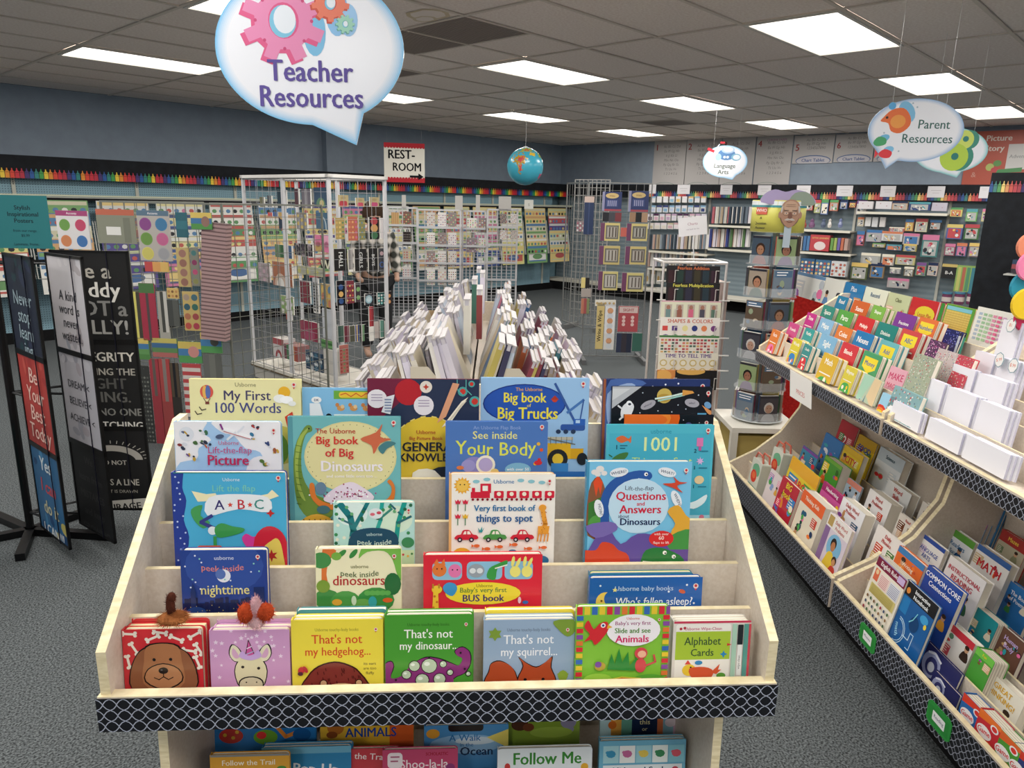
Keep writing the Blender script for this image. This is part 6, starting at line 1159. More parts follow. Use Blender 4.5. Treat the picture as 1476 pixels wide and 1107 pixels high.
for s in (-1, 1):
    for k in range(4):                       # k = 0 is nearest the ridge
        for bn in range(NBIN):
            x = (.06+.12*k)*s; zf = (.945-.082*k)-.13+.012; y = .05+bn*.265+rb.uniform(-.01, .02)
            n = 4 if bn < 4 else 3
            if bn > 6: n = 2
            wdt = rb.uniform(.20, .24); hh = rb.uniform(.265, .305); gl = rb.uniform(5, 22); dens = rb.random()
            for q in range(n):
                ci = rb.choice([0, 0, 1, 2, 2, 3, 4, 5]) if (s < 0 or k == 3) else rb.choice(range(14)); key = (ci, round(wdt, 2), round(hh+rb.uniform(-.01, .01), 2))
                t_ = rb.choice((.014, .018, .024)); kk = key+(t_,)
                if kk not in BM: BM[kk] = bkl(['b4acc4', 'a8a2b4', 'cfc8ba', 'c2b69c', '9aa4b4', 'b09c78'][ci] if ci < 6 else SPC[ci], key[1], key[2], t_, SPC[ci])
                lean = -s*(gl+q*1.5); xo = x+s*.04-q*s*.024
                Mx = FB.M(xo, y+rb.uniform(-.006, .006), zf) @ Matrix.Rotation(math.radians(-lean), 4, 'Y')
                o = link('booklet', BM[kk], None, Mx)
                tag(o, '%s booklet, %s in %s bin, %s tier %s of browser' % (CNM[ci], ['outermost', 'second', 'third', 'innermost'][q], ordn[bn], 'left' if s < 0 else 'right', ['one', 'two', 'three', 'four'][3-k]), 'booklet', 'booklets in the double-sided browser')
            # kraft divider
            if bn % 2 == 0 and k > 0:
                m = MB(); m.prism([(0, 0), (.11, 0), (.11, .20), (.07, .25), (0, .25)], 0, .002, ['b59a72', 'c8c0ae'][k % 2]); o = m.obj('divider_card', PAPER, None, FB.M(x-.05, y-.012, zf+.0))
                tag(o, 'cardboard divider before %s bin, %s tier %s of browser' % (ordn[bn], 'left' if s < 0 else 'right', ['one', 'two', 'three', 'four'][3-k]), 'divider', 'dividers in the booklet browser')
for k, (x, y, zz, c1) in enumerate(((-.03, .6, 1.0, 'd8d4c8'), (.02, 1.0, 1.0, '8a3a3a'), (-.02, 1.5, 1.0, '3a6a5a'), (.02, 1.9, 1.02, 'd8d0e0'), (-.01, 2.2, 1.04, '5a8aa0'))):
    o = link('folder', bkl('e2dfd8', .22, .26, .03, c1), None, FB.M(x-.015, y, .935)); tag(o, 'thick folder on the browser ridge, %s from near end, %s edge' % (ordn[k], ['cream', 'brick red', 'green', 'lilac', 'blue'][k]), 'folder', 'folders along the browser ridge')
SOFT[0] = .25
# ================================================================ wire helper
def wires(w, h, sx, sz, r=.0022, col='e2e2e6', y=0.0, fr=.006, M=None):
    m = MB(); n = max(1, round(w/sx)); k = max(1, round(h/sz))
    for i in range(n+1): x = w*i/n; q = fr if i in (0, n) else r; m.box(x-q, y-q, 0, x+q, y+q, h, col)
    for j in range(k+1): z = h*j/k; q = fr if j in (0, k) else r; m.box(0, y-q+.002, z-q, w, y+q+.002, z+q, col)
    return m
# ================================================================ glass-like wire showcase
SCX = Fr(-1.42, 5.7, 0); C0 = Vector((-1.42, 5.7, 0))
SL = Fr(0, 0, math.degrees(math.atan2(-D2.y, -D2.x))); SL.o = C0 + D2*1.34
SR = Fr(0, 0, math.degrees(math.atan2(D1.y, D1.x))); SR.o = C0.copy()
t = thing('wire_showcase', 'white-framed wire grid tower hung with small classroom goods, behind the picture books', 'showcase', SL.M(0, 0, 0))
m = MB(); m.box(-.02, -.02, .12, 1.36, .54, .15, 'd8d2c4'); m.box(-.025, -.025, .11, 1.365, .545, .122, '6a5a40'); m.obj('base_shelf', MATTE, t)
for x in (.0, .69): m = MB(); m.box(x, .0, 0, x+.65, .52, .11, 'cfc9bd'); m.obj('plinth', MATTE, t)
for x in (0, .67, 1.34):
    for y in (0, .52): m = MB(); q = .012 if x != .67 else .018; m.box(x-q, y-.012, .15, x+q, y+.012, 1.79, 'c8c8cc'); m.obj('post', MATTE, t)
m = MB(); m.box(-.02, -.02, 1.79, 1.36, .54, 1.80, 'e4e0da'); m.obj('top_frame', MATTE, t) if False else None
m = MB()
for a, b_ in (((-.02, -.02), (1.36, .02)), ((-.02, .50), (1.36, .54)), ((-.02, -.02), (.02, .54)), ((1.32, -.02), (1.36, .54))): m.box(a[0], a[1], 1.785, b_[0], b_[1], 1.81, 'e4e0da')
m.obj('top_frame', MATTE, t)
for nm, Mx, w in (('wire_panel', Matrix.Translation((.0, 0, .15)), .66), ('wire_panel', Matrix.Translation((.68, 0, .15)), .66), ('wire_panel', Matrix.Translation((0, .52, .15)), 1.34), ('wire_panel', Matrix.Translation((1.34, 0, .15)) @ Matrix.Rotation(math.radians(90), 4, 'Z'), .52), ('wire_panel', Matrix.Translation((0, 0, .15)) @ Matrix.Rotation(math.radians(90), 4, 'Z'), .52)):
    wires(w, 1.63, .12, .10, .0012, 'b8b8bc').obj(nm, METAL, t, Mx)
def pack(F, dy, b_, name, label, cat, art, bg='f0ece4', t=.012, group=None, mat=None, r=0.0, hook=True):
    """a carded pack hanging from a hook"""
    x0, z1 = F.px(b_[0], b_[1], dy); x1, _ = F.px(b_[2], b_[1], dy); _, z0 = F.px(b_[0], b_[3], dy); w, h = abs(x1-x0), abs(z1-z0)
    m = MB(); m.prism(rpts(w, h, min(r, w*.3), 3), 0, t, bg); c = Cv(m, w, h)
    if art: art(c)
    if hook: m.bar((w/2, .0, h*.96), (w/2, .06, h*.97), .0025, 'c8c8cc', 4)
    o = m.obj(name, mat or GLOSS, None, F.M(min(x0, x1), dy, z0)); tag(o, label, cat, group); return o
def A_apple(col): return lambda c: (c.rect(0, 0, 100, 300, 'c8b070'), c.rrect(12, 46, 88, c.H-3, 16, col), c.ell(50, 22, 26, 12, 'b8a060'))
def A_dots(cols, bg, nx=3, ny=4, r=11): return lambda c: (c.rect(0, 0, 100, 300, bg), c.dots([(100*(i+.5)/nx, c.H*(.12+.85*(j+.5)/ny)) for j in range(ny) for i in range(nx)], r, cols, 8))
def A_vtext(t_, bg, col): return lambda c: (c.rect(0, 0, 100, 300, bg), c.text(t_, 36, c.H*.5, 44, col, bold=2, rot=90))
def A_str(cols, v=True):
    def f(c):
        n = len(cols)
        for k, q in enumerate(cols):
            if v: c.rect(100*k/n, 0, 100*(k+1)/n, 400, q)
            else: c.rect(0, c.H*k/n, 100, c.H*(k+1)/n, q)
    return f
def A_traffic(c): c.rect(0, 0, 100, 300, '1c1c1e'); [c.ell(50, c.H*p, 36, 32, q) for p, q in ((.18, 'c83038'), (.5, 'e2a03a'), (.82, '3a7a4a'))]
SG = 'small goods hanging in the wire showcase'
GX = [((487, 281, 502, 298), 'red apple-shaped cut-out pack in the top row', A_apple('c8283a')), ((513, 285, 525, 298), 'small pink apple cut-out pack in the top row', A_apple('d83a5a')), ((533, 284, 546, 298), 'pink cut-out pack at the right of the top row', A_apple('d8407a')),
 ((483, 314, 496, 345), 'yellow hexagon border pack, second row', A_dots(['d8a83a', 'e8c84a', '5a8a5a'], 'b89a3a')), ((501, 312, 515, 347), 'orange and pink honeycomb border pack, second row', A_dots(['e2803a', 'e8a04a', 'd85a8a'], 'c8603c')), ((517, 314, 526, 346), 'gold and blue border pack, second row', A_dots(['c8a83a', '4a90b8'], '8a8a4a')),
 ((532, 313, 546, 345), 'black traffic-light pack in the second row', A_traffic), ((548, 314, 554, 344), 'white plastic pass beside the traffic light', A_str(['e4dcdc'])),
 ((481, 359, 500, 391), 'black lanyard pass reading "HALL"', A_vtext('HALL', '2a2826', 'dcdcd8')), ((502, 360, 508, 392), 'grey speckled lanyard card right of the HALL pass', A_str(['8a8684', 'a8a4a0'])), ((511, 359, 528, 391), 'black lanyard pass reading "GIRLS"', A_vtext('GIRLS', '2a2826', 'dcdcd8')),
 ((531, 358, 544, 392), 'black lanyard pass reading "BOYS"', A_vtext('BOYS', '2a2826', 'dcdcd8')), ((545, 358, 555, 392), 'lanyard pass with a blue wheelchair emblem', lambda c: (c.rect(0, 0, 100, 400, '4a4a50'), c.ell(50, 60, 26, 24, 'c8a0a8'), c.ell(50, 190, 34, 34, '3a6ab8'), c.ell(50, 190, 24, 24, '4a4a50'))),
 ((485, 405, 497, 441), 'black pack in the middle row with a blue badge', A_dots(['2a5aa0', 'e8b03a'], '1c1c24', 1, 3, 30)), ((498, 405, 510, 438), 'red patterned pack in the middle row', A_dots(['d84a3a', 'e8c83a'], '8a2a3a')), ((512, 408, 520, 436), 'green round badge pack, middle row', A_dots(['7ab85a'], '4a3a44', 1, 2, 36)), ((526, 424, 537, 440), 'round pale blue timer in the middle row', lambda c: (c.rect(0, 0, 100, 200, '40404a'), c.ell(50, c.H/2, 46, 46, '8fc0d0'), c.ell(50, c.H/2, 30, 30, 'c8e0e8'))), ((544, 422, 556, 440), 'teal sparkly badge pack, middle row', A_dots(['7fe0d8', 'e8e8e0'], '1f5a5a')), ((558, 420, 564, 440), 'orange flower badge pack, middle row edge', A_dots(['e89a3a'], '3a2a2a', 1, 2, 36)),
 ((487, 470, 495, 494), 'dark green marker pack, lower row', A_str(['3a5a50', '4a6a5a'])), ((496, 470, 503, 494), 'dark red marker pack, lower row', A_str(['7a2a3c', '8a3a4a'])), ((504, 470, 511, 493), 'grey-green marker pack, lower row', A_str(['5a5a48'])), ((512, 469, 517, 493), 'blue and yellow marker pack, lower row', A_str(['2a4aa0', 'e8c03a', '2a4aa0'])), ((522, 468, 528, 492), 'green pen pack, lower row', A_str(['6a9a6a', '1c1c20'])),
 ((532, 442, 538, 492), 'long red pen pack, lower row', A_str(['c82a34', 'a82030'])), ((540, 464, 546, 488), 'pale grey pen pack, lower row', A_str(['c8b8b0'])), ((548, 462, 553, 488), 'mint green pen pack, lower row', A_str(['5a9a88'])), ((555, 463, 561, 487), 'rose pink pen pack, lower row', A_str(['c85a70'])), ((489, 498, 502, 540), 'red and green plaid border roll standing at the corner', A_dots(['b83a34', '7a9a5a', 'b83a34'], 'c86a5a', 3, 7, 12))]
for b_, lab, art in GX: pack(SR, .03, b_, 'hanging_pack', lab+', right face of showcase' if len(lab.split()) < 11 else lab, 'hanging pack', art, group=SG)
GY = [((401, 306, 413, 332), 'yellow-topped dark blue card pack, upper left face', lambda c: (c.rect(0, 0, 100, 300, '1f3a5a'), c.ell(50, 14, 50, 30, 'd8a83a'), c.ell(50, 110, 20, 20, 'c8503a'))), ((386, 306, 392, 312), 'small bright red square, upper left face', A_str(['e2302a'])), ((393, 305, 400, 312), 'small blue square beside the red one', A_str(['2a6ab8'])),
 ((374, 284, 380, 298), 'olive key ring pack, top row, far left', A_str(['7a7a5a'])), ((385, 282, 391, 298), 'grey whistle pack, top row, left face', A_str(['5a6068', '888c90'])), ((399, 274, 412, 300), 'dark blue-green card pack, top row, left face', A_str(['2f4a5a', '3a5a6a'])), ((424, 272, 430, 298), 'dark red strap pack, top row, middle face', A_str(['5a2a3a'])), ((434, 272, 447, 300), 'grey hanging ribbon pack, top row', A_str(['7a7480', '9a949c', '7a7480'])), ((452, 270, 474, 298), 'blue planet earth poster card, top row', lambda c: (c.rect(0, 0, 100, 200, '3a5a78'), c.ell(44, 62, 30, 26, '5a8a6a'), c.ell(50, 56, 14, 12, 'c8b86a'))),
 ((427, 306, 442, 330), 'yellow and grey pin pack, middle face', A_dots(['d8b83a', '9a9aa0'], '8a8278')), ((455, 306, 475, 330), 'blue poster card with a white face outline', lambda c: (c.rect(0, 0, 100, 200, '3a6a8a'), c.ell(50, 60, 26, 44, 'a8c0cc'), c.ell(46, 60, 22, 40, '3a6a8a'))),
 ((396, 352, 420, 370), 'green and blue crayon-shaped cut-outs, left face', A_str(['5a8a5a', '2a6a3a', '3a6a9a'])), ((424, 350, 450, 367), 'black star award pack, middle face', A_dots(['b0a0a8', '3a3a4a'], '1c1c26')), ((452, 338, 476, 362), 'pink gem pack, middle face', A_dots(['e86aa0', 'f09ac0', 'c8a03a'], 'c03a68', 2, 2, 22)),
 ((392, 376, 420, 410), 'orange round-number pack, left face', lambda c: (c.rect(0, 0, 100, 200, 'b8683a'), c.ell(40, 60, 30, 30, 'd8b8a0'), c.ell(40, 60, 18, 18, 'f0ece4'), c.ell(80, 70, 14, 14, 'c83a3a'))), ((372, 378, 388, 404), 'mauve sticker pack at far left of the left face', A_dots(['c8a0b0', '9a8a90'], 'a8989c')), ((462, 372, 476, 386), 'black W letter pack, middle face', lambda c: (c.rect(0, 0, 100, 200, '1c1c20'), c.text('W', 50, 70, 90, 'e8e4c0', bold=2))), ((428, 382, 466, 394), 'yellow-green lettered strip, middle face', A_dots(['c8c03a', 'a8a898'], 'b0b08a', 6, 1, 6)),
 ((432, 404, 446, 435), 'dark red clothes-pin pack, middle face', A_str(['7a2030', '943040', '7a2030'])), ((462, 408, 480, 441), 'yellow and blue building picture pack', A_dots(['e2b83a', '5a8ab0', 'd87a4a'], 'c8a03a', 2, 3, 20)), ((450, 400, 458, 450), 'black and white zebra ribbon strip', A_dots(['1c1c20'], 'c0c0c4', 2, 10, 14)), ((404, 425, 422, 450), 'green and white flower pack, left face', A_dots(['8ac04a', 'f0ece4'], '9ab070')), ((412, 448, 420, 460), 'red-orange tag pack, left face', A_str(['c8502c'])), ((432, 460, 458, 487), 'crimson heart-shaped pack, middle face', lambda c: (c.rect(0, 0, 100, 200, 'a0244a'), c.ell(50, 40, 30, 20, 'b8406a'))), ((464, 444, 482, 486), 'white poster card with a red balloon', lambda c: (c.rect(0, 0, 100, 300, 'ccd0d8'), c.ell(30, 50, 8, 22, 'a84a5a'))), ((463, 488, 480, 502), 'stack of green striped trays at the bottom', A_str(['5aa04a', '3a7a34', '6ab05a', '3a7a34'], False))]
for b_, lab, art in GY: pack(SL, .05, b_, 'hanging_pack', lab+(', showcase' if 'face' not in lab else ''), 'hanging pack', art, group=SG)
def boxed(F, dy, b_, name, label, cat, art, depth, bg, mat=None, group=None):
    x0, z1 = F.px(b_[0], b_[1], dy); x1, _ = F.px(b_[2], b_[1], dy); _, z0 = F.px(b_[0], b_[3], dy); w, h = abs(x1-x0), abs(z1-z0)
    m = MB(); m.box(0, 0, 0, w, depth, h, bg); art and art(Cv(m, w, h)); return tag(m.obj(name, mat or GLOSS, None, F.M(min(x0, x1), dy, z0)), label, cat, group)
boxed(SL, .06, (393, 486, 408, 512), 'small_box', 'white box with a red heart symbol on the showcase floor, left', 'box', lambda c: (c.rect(0, 0, 100, 30, 'b84a50'), c.ell(50, 90, 30, 36, 'b02a34'), c.ell(50, 90, 16, 20, 'e8e4e4')), .12, 'dcd4d2')
boxed(SL, .06, (409, 495, 428, 516), 'small_box', 'multicoloured striped box beside the red heart box', 'box', A_str(['8a4a5a', '4a8a5a', 'a8b0c0', 'd88a3a', 'b84a3a']), .12, 'a86a6a')
boxed(SL, .05, (440, 504, 464, 530), 'small_box', 'blue and white patterned pack on the showcase floor, middle', 'box', A_dots(['2a4a6a', 'd8e0e4', '3a7a9a'], '34506a', 4, 4, 11), .1, '34506a')
boxed(SL, .04, (466, 502, 484, 538), 'small_box', 'plain cream carton at the front corner of the showcase floor', 'box', None, .1, 'dcd6cc', PAPER)
# ================================================================ person behind the showcase
def skin(name, pts, edges, rad, mat, parent, sub=1):
    me = bpy.data.meshes.new(name); me.from_pydata(pts, edges, []); o = bpy.data.objects.new(name, me); COL.objects.link(o); o.parent = parent; me.materials.append(mat)
    md = o.modifiers.new('skin', 'SKIN'); md.use_smooth_shade = True
    for v, r_ in zip(me.skin_vertices[0].data, rad): v.radius = (r_, r_) if not isinstance(r_, tuple) else r_
    me.skin_vertices[0].data[0].use_root = True
    s = o.modifiers.new('sub', 'SUBSURF'); s.levels = s.render_levels = sub; return o
def solid(name, col, rough=.8):
    m, nt, b = new_mat(name); b.inputs['Base Color'].default_value = LC(col); b.inputs['Roughness'].default_value = rough; return m
pp = aty(541, 420, 7.6); per = thing('person', 'person in a grey plaid shirt and dark trousers standing behind the wire showcase', 'person', Matrix.Translation((pp.x, 7.6, 0)) @ Matrix.Rotation(math.radians(25), 4, 'Z'))
SKN = solid('skin', 'b98a6c', .55); PLD, nt, b = new_mat('plaid_shirt'); tc = nt.nodes.new('ShaderNodeTexCoord')
w1 = nt.nodes.new('ShaderNodeTexWave'); w1.bands_direction = 'Z'; w1.inputs['Scale'].default_value = 3.2; w2 = nt.nodes.new('ShaderNodeTexWave'); w2.bands_direction = 'X'; w2.inputs['Scale'].default_value = 3.4
ad = nt.nodes.new('ShaderNodeMath'); ad.operation = 'ADD'; cr = nt.nodes.new('ShaderNodeValToRGB'); cr.color_ramp.elements[0].color = LC('33362f'); cr.color_ramp.elements[1].color = LC('c8c0b4'); cr.color_ramp.elements[0].position = .35; cr.color_ramp.elements[1].position = .8
hv = nt.nodes.new('ShaderNodeMath'); hv.operation = 'MULTIPLY'; hv.inputs[1].default_value = .5
for q in (w1, w2): nt.links.new(tc.outputs['Object'], q.inputs['Vector'])
nt.links.new(w1.outputs['Fac'], ad.inputs[0]); nt.links.new(w2.outputs['Fac'], ad.inputs[1]); nt.links.new(ad.outputs[0], hv.inputs[0]); nt.links.new(hv.outputs[0], cr.inputs[0]); nt.links.new(cr.outputs[0], b.inputs['Base Color']); b.inputs['Roughness'].default_value = .9
S_ = .90
def sc(L): return [(x*S_, y*S_, z*S_) for x, y, z in L]
skin('body', sc([(0, 0, .95), (0, 0, 1.15), (0, .02, 1.38), (0, .0, 1.5), (0, -.02, 1.6), (0, -.03, 1.68), (-.18, 0, 1.40), (-.24, .0, 1.15), (-.22, -.14, .95), (-.20, -.22, .92), (.18, 0, 1.40), (.24, .0, 1.15), (.22, -.14, .95), (.20, -.22, .92), (-.1, 0, .9), (-.11, 0, .5), (-.11, .02, .09), (-.11, -.12, .04), (.1, 0, .9), (.11, 0, .5), (.11, .02, .09), (.11, -.12, .04)]),
     [(0, 1), (1, 2), (2, 3), (3, 4), (4, 5), (2, 6), (6, 7), (7, 8), (8, 9), (2, 10), (10, 11), (11, 12), (12, 13), (0, 14), (14, 15), (15, 16), (16, 17), (0, 18), (18, 19), (19, 20), (20, 21)],
     [.13, .12, .13, .05, .085, .075, .05, .04, .028, .03, .05, .04, .028, .03, .08, .055, .04, .04, .08, .055, .04, .04], SKN, per)
skin('shirt', sc([(0, 0, .92), (0, 0, 1.15), (0, .02, 1.38), (0, .01, 1.47), (-.18, 0, 1.40), (-.245, .0, 1.15), (-.225, -.12, .98), (.18, 0, 1.40), (.245, .0, 1.15), (.225, -.12, .98)]), [(0, 1), (1, 2), (2, 3), (2, 4), (4, 5), (5, 6), (2, 7), (7, 8), (8, 9)], [.17, .155, .165, .075, .08, .065, .055, .08, .065, .055], PLD, per, 2)
skin('trousers', sc([(0, 0, .95), (-.1, 0, .86), (-.11, 0, .5), (-.11, .02, .12), (.1, 0, .86), (.11, 0, .5), (.11, .02, .12)]), [(0, 1), (1, 2), (2, 3), (0, 4), (4, 5), (5, 6)], [.15, .11, .085, .07, .11, .085, .07], solid('dark_cloth', '17181c', .9), per, 2)
m = MB(); m.smooth = True; m.lathe([(.001, .125), (.06, .115), (.1, .06), (.112, 0), (.105, -.06), (.09, -.09), (.05, -.1), (.001, -.1)], '4a3628', 18, (0, .025, 1.66*S_)); m.obj('hair', CLOTH, per)
m = MB(); m.smooth = True
m.lathe([(.001, .018), (.014, .01), (.018, -.01), (.001, -.02)], 'a8785c', 8, (0, -.118*S_*1.05, 1.615*S_))
for s in (-1, 1): m.lathe([(.001, .009), (.01, 0), (.001, -.009)], '2a1c18', 8, (s*.032, -.10, 1.645*S_)); m.lathe([(.001, .03), (.012, .015), (.01, -.02), (.001, -.03)], 'b08468', 8, (s*.085, 0, 1.62*S_))
m.box(-.025, -.105, 1.57*S_, .025, -.095, 1.578*S_, '8a4a44'); m.obj('face_features', MATTE, per)
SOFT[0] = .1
# ================================================================ left: poster flip rack
def wavyart(seed, bg, inks, n=10):
    def f(c):
        c.rect(0, 0, 100, 300, bg); rr = random.Random(seed)
        for k in range(n): c.ell(rr.uniform(5, 95), rr.choice([rr.uniform(2, 26), rr.uniform(c.H-26, c.H-2)]), rr.uniform(5, 14), rr.uniform(4, 9), rr.choice(inks), 9, rot=rr.uniform(0, 90))
    return f
def script(lines, bg, col, y0=40, dy=20, sz=15, deco=None, x=50, b=1, sl=.1):
    def f(c):
        if deco: wavyart(len(lines[0]), bg, deco)(c)
        else: c.rect(0, 0, 100, 300, bg)
        for k, l in enumerate(lines): c.text(l, x, y0+dy*k, min(sz, 170/max(4, len(l))), col if isinstance(col, str) else col[k % len(col)], bold=b, sl=sl)
    return f
rk = thing('poster_rack', 'black upright flip rack with posters in hinged frames, standing at left', 'poster rack', Matrix.Translation((-2.34, 3.28, 0)))
m = MB(); m.bar((0, 0, .03), (0, 0, 1.45), .018, '141416', 8); m.obj('pole', METAL, rk)
for a in (-65, -5, 60, 150, 215): 
    m = MB(); r_ = math.radians(a); m.box(0, -.02, .0, .42 if a > -60 else .30, .02, .035, '141416', Matrix.Rotation(r_, 4, 'Z')); m.obj('foot', METAL, rk)
def a_rage(c):
    c.rect(0, 0, 100, 300, '17181a'); c.ell(50, 44, 44, 22, 'b8b4ac', 22, 180, 360); c.ell(50, 46, 34, 15, '17181a', 22, 180, 360)
    for k in range(17): a = math.radians(186+10.5*k); c.line([(50+47*math.cos(a), 44+25*math.sin(a)), (50+53*math.cos(a), 44+29*math.sin(a))], 1.2, 'b8b4ac')
    c.text('DO NOT', 50, 52, 10, 'c8c4bc', bold=2); c.text('CROSS A LINE', 50, 84, 14, 'c8c4ba', bold=2, sx=.8); c.text('UNTIL IT IS DRAWN', 50, 96, 7, 'a8a49a', bold=1); c.poly([(8, 112), (94, 104), (96, 120), (8, 130)], 'cfccc4'); c.text('COURAGE', 50, 124, 15, '17181a', bold=2, rot=-5); c.text('COUNTS', 50, 138, 7, 'a8a49a')
FR3 = [ # yaw, x, y, three posters top to bottom
 ('A', (-2.24, 3.22), (-1.965, 2.99), [('dark navy poster with pale script lettering, top of the front flip frame', script(['Never', 'stop', 'learn', 'ing'], '23283a', '9ab0b8', 60, 22, 26, ['1f3c44', '2c3450', '1c2030'])), ('red poster with white script lettering, middle of the front flip frame', script(['Be', 'Your', 'Best', 'Today'], 'b8362e', 'f0c8b8', 34, 26, 30, ['c84a3c', 'a82c28'])), ('blue poster reading "I think I can, I CAN", bottom of the front flip frame', script(['Yes', 'I can', 'do it', 'I CAN!!!'], '2a6a9a', ['e2e8ec', 'd8404a', 'd0c8a0', 'e8eaec'], 28, 32, 28, ['3a86b8', '1c4a7a', 'c8b85a'], b=2))]),
 ('B', (-2.085, 3.27), (-1.80, 3.06), [('white poster "A kind word is never wasted", top of the middle flip frame', script(['A kind', 'word is', 'never', 'wasted.'], 'cfcbd0', '2c2c34', 56, 18, 19, ['b8b4bc', 'a8acb8', 'd8d4d8', 'b0a8ac'])), ('white "Dream Believe Achieve" poster, middle of the middle flip frame', script(['DREAM <', 'BELIEVE <', 'ACHIEVE <'], 'c4c2ca', '34343e', 46, 24, 15, ['a8a8b4', 'b8b0b8', 'cfcdd4'], sl=0)), ('black chalk-lettered poster, bottom of the middle flip frame', script(['We', 'learn from', 'MISTAKES', 'and keep', 'GROWING'], '18191b', '3c3d40', 24, 26, 16, None))]),
 ('C', (-2.165, 3.425), (-1.805, 3.44), [('black poster "Be a buddy not a bully!", top of the rear flip frame', script(['Be a', 'buddy', 'NOT a', 'BULLY!'], '17181a', ['b8b4aa', 'e8e6e0', '8a8a88', 'a8a8a4'], 34, 26, 30, None, b=2, sl=0)), ('black "Integrity" poster, middle of the rear flip frame', script(['INTEGRITY', 'IS DOING THE', 'RIGHT', 'THING.', 'when NO ONE', 'IS WATCHING'], '17181a', ['dcd8ce', 'b8b4aa', '5c5c5a', '6a6a66', '8a8a86', 'e2e0da'], 24, 20, 22, None, b=2, sl=0)), ('black "Courage" poster with a half sun, bottom of the rear flip frame', a_rage)])]
for nm, A, B, posters in FR3:
    a = math.degrees(math.atan2(B[1]-A[1], B[0]-A[0])); w = math.hypot(B[0]-A[0], B[1]-A[1]); F = Fr(A[0], A[1], a)
    fr_ = thing('flip_frame', '', 'x', F.M(0, 0, 0)); del fr_['label']; del fr_['category']; fr_.parent = rk; fr_.matrix_parent_inverse = rk.matrix_world.inverted()
    z = .07; H = 1.3/3
    for zz in (.12, .72, 1.32): g = MB(); g.bar((-2.34, 3.28, zz), (A[0]+.01, A[1], zz), .006, '141416', 5); o = g.obj('hinge_arm', METAL, rk); o.matrix_world = Matrix.Identity(4)
    for k, (lab, art) in enumerate(posters[::-1]):
        z0 = z+H*k
        g = MB()
        for (x0_, z0_, x1_, z1_) in ((0, z0, .012, z0+H), (w-.012, z0, w, z0+H), (0, z0, w, z0+.012), (0, z0+H-.012, w, z0+H)): g.box(x0_, -.006, z0_, x1_, .006, z1_, '101012')
        g.bar((w*.72, -.008, z0), (w*.72, -.008, z0+H), .0025, '1c1c30', 4)
        g.obj('frame_bar', METAL, fr_)
        card('poster', lab, 'poster', F.M(.01, -.003, z0+.012), w-.02, H-.024, art, 'e8e6e2', .005, PRINT)
# end of another frame at the far left, teal poster
F = Fr(-2.62, 3.02, -35); fr_ = thing('flip_frame', '', 'x', F.M(0, 0, 0)); del fr_['label']; del fr_['category']; fr_.parent = rk; fr_.matrix_parent_inverse = rk.matrix_world.inverted()
g = MB(); g.box(0, -.006, .07, .43, .006, .085, '101012'); g.box(0, -.006, .93, .43, .006, .942, '101012'); g.box(.418, -.006, .07, .43, .006, .94, '101012'); g.box(0, -.006, .50, .43, .006, .515, '101012'); g.obj('frame_bar', METAL, fr_)
card('poster', 'teal poster with white letters, low at the left picture edge', 'poster', F.M(0, -.004, .085), .42, .41, script(['BE THE', 'NEXT', 'BIG', 'HAPPY'], '238a8c', 'e8ecea', 30, 24, 22, None, b=2), '238a8c', .005)
card('poster', 'white poster above the teal one at the left picture edge', 'poster', F.M(0, -.004, .515), .42, .41, wavyart(4, 'e0dde4', ['cfc8d8', 'd8d4dc']), 'e0dde4', .005)
m = MB(); m.tube([(-.12, .04, 1.44), (-.35, .0, 1.44), (-.35, 0, 1.46)], .006, 'a8a8a4', 5); m.obj('header_wire', METAL, rk)
def a_teal(c):
    c.rect(0, 0, 100, 300, '1f7478'); c.ell(14, 26, 12, 16, 'd8d0c8'); c.ell(10, 50, 9, 12, 'd8d0c8'); c.text('S', 12, 44, 34, '4a3440', bold=2)
    for k, l in enumerate(('Stylish', 'Inspirational', 'Posters')): c.text(l, 62, 22+10*k, 9.5, '16343c', bold=2)
    for k, l in enumerate(('from our range', '$5.99', 'Laminate, frame,', 'display, reward,', 'students & staff!')): c.text(l, 62, 56+7.5*k+(6 if k > 1 else 0), 5.6, '16404a', bold=1)
TS = Fr(0, 3.1, 6)
pxcard(TS, 0, (-32, 280, 66, 357), 'teal_sign', 'teal header card listing stylish inspirational posters above the flip rack', 'sign', a_teal, '1f7478', .004)
SOFT[0] = .22
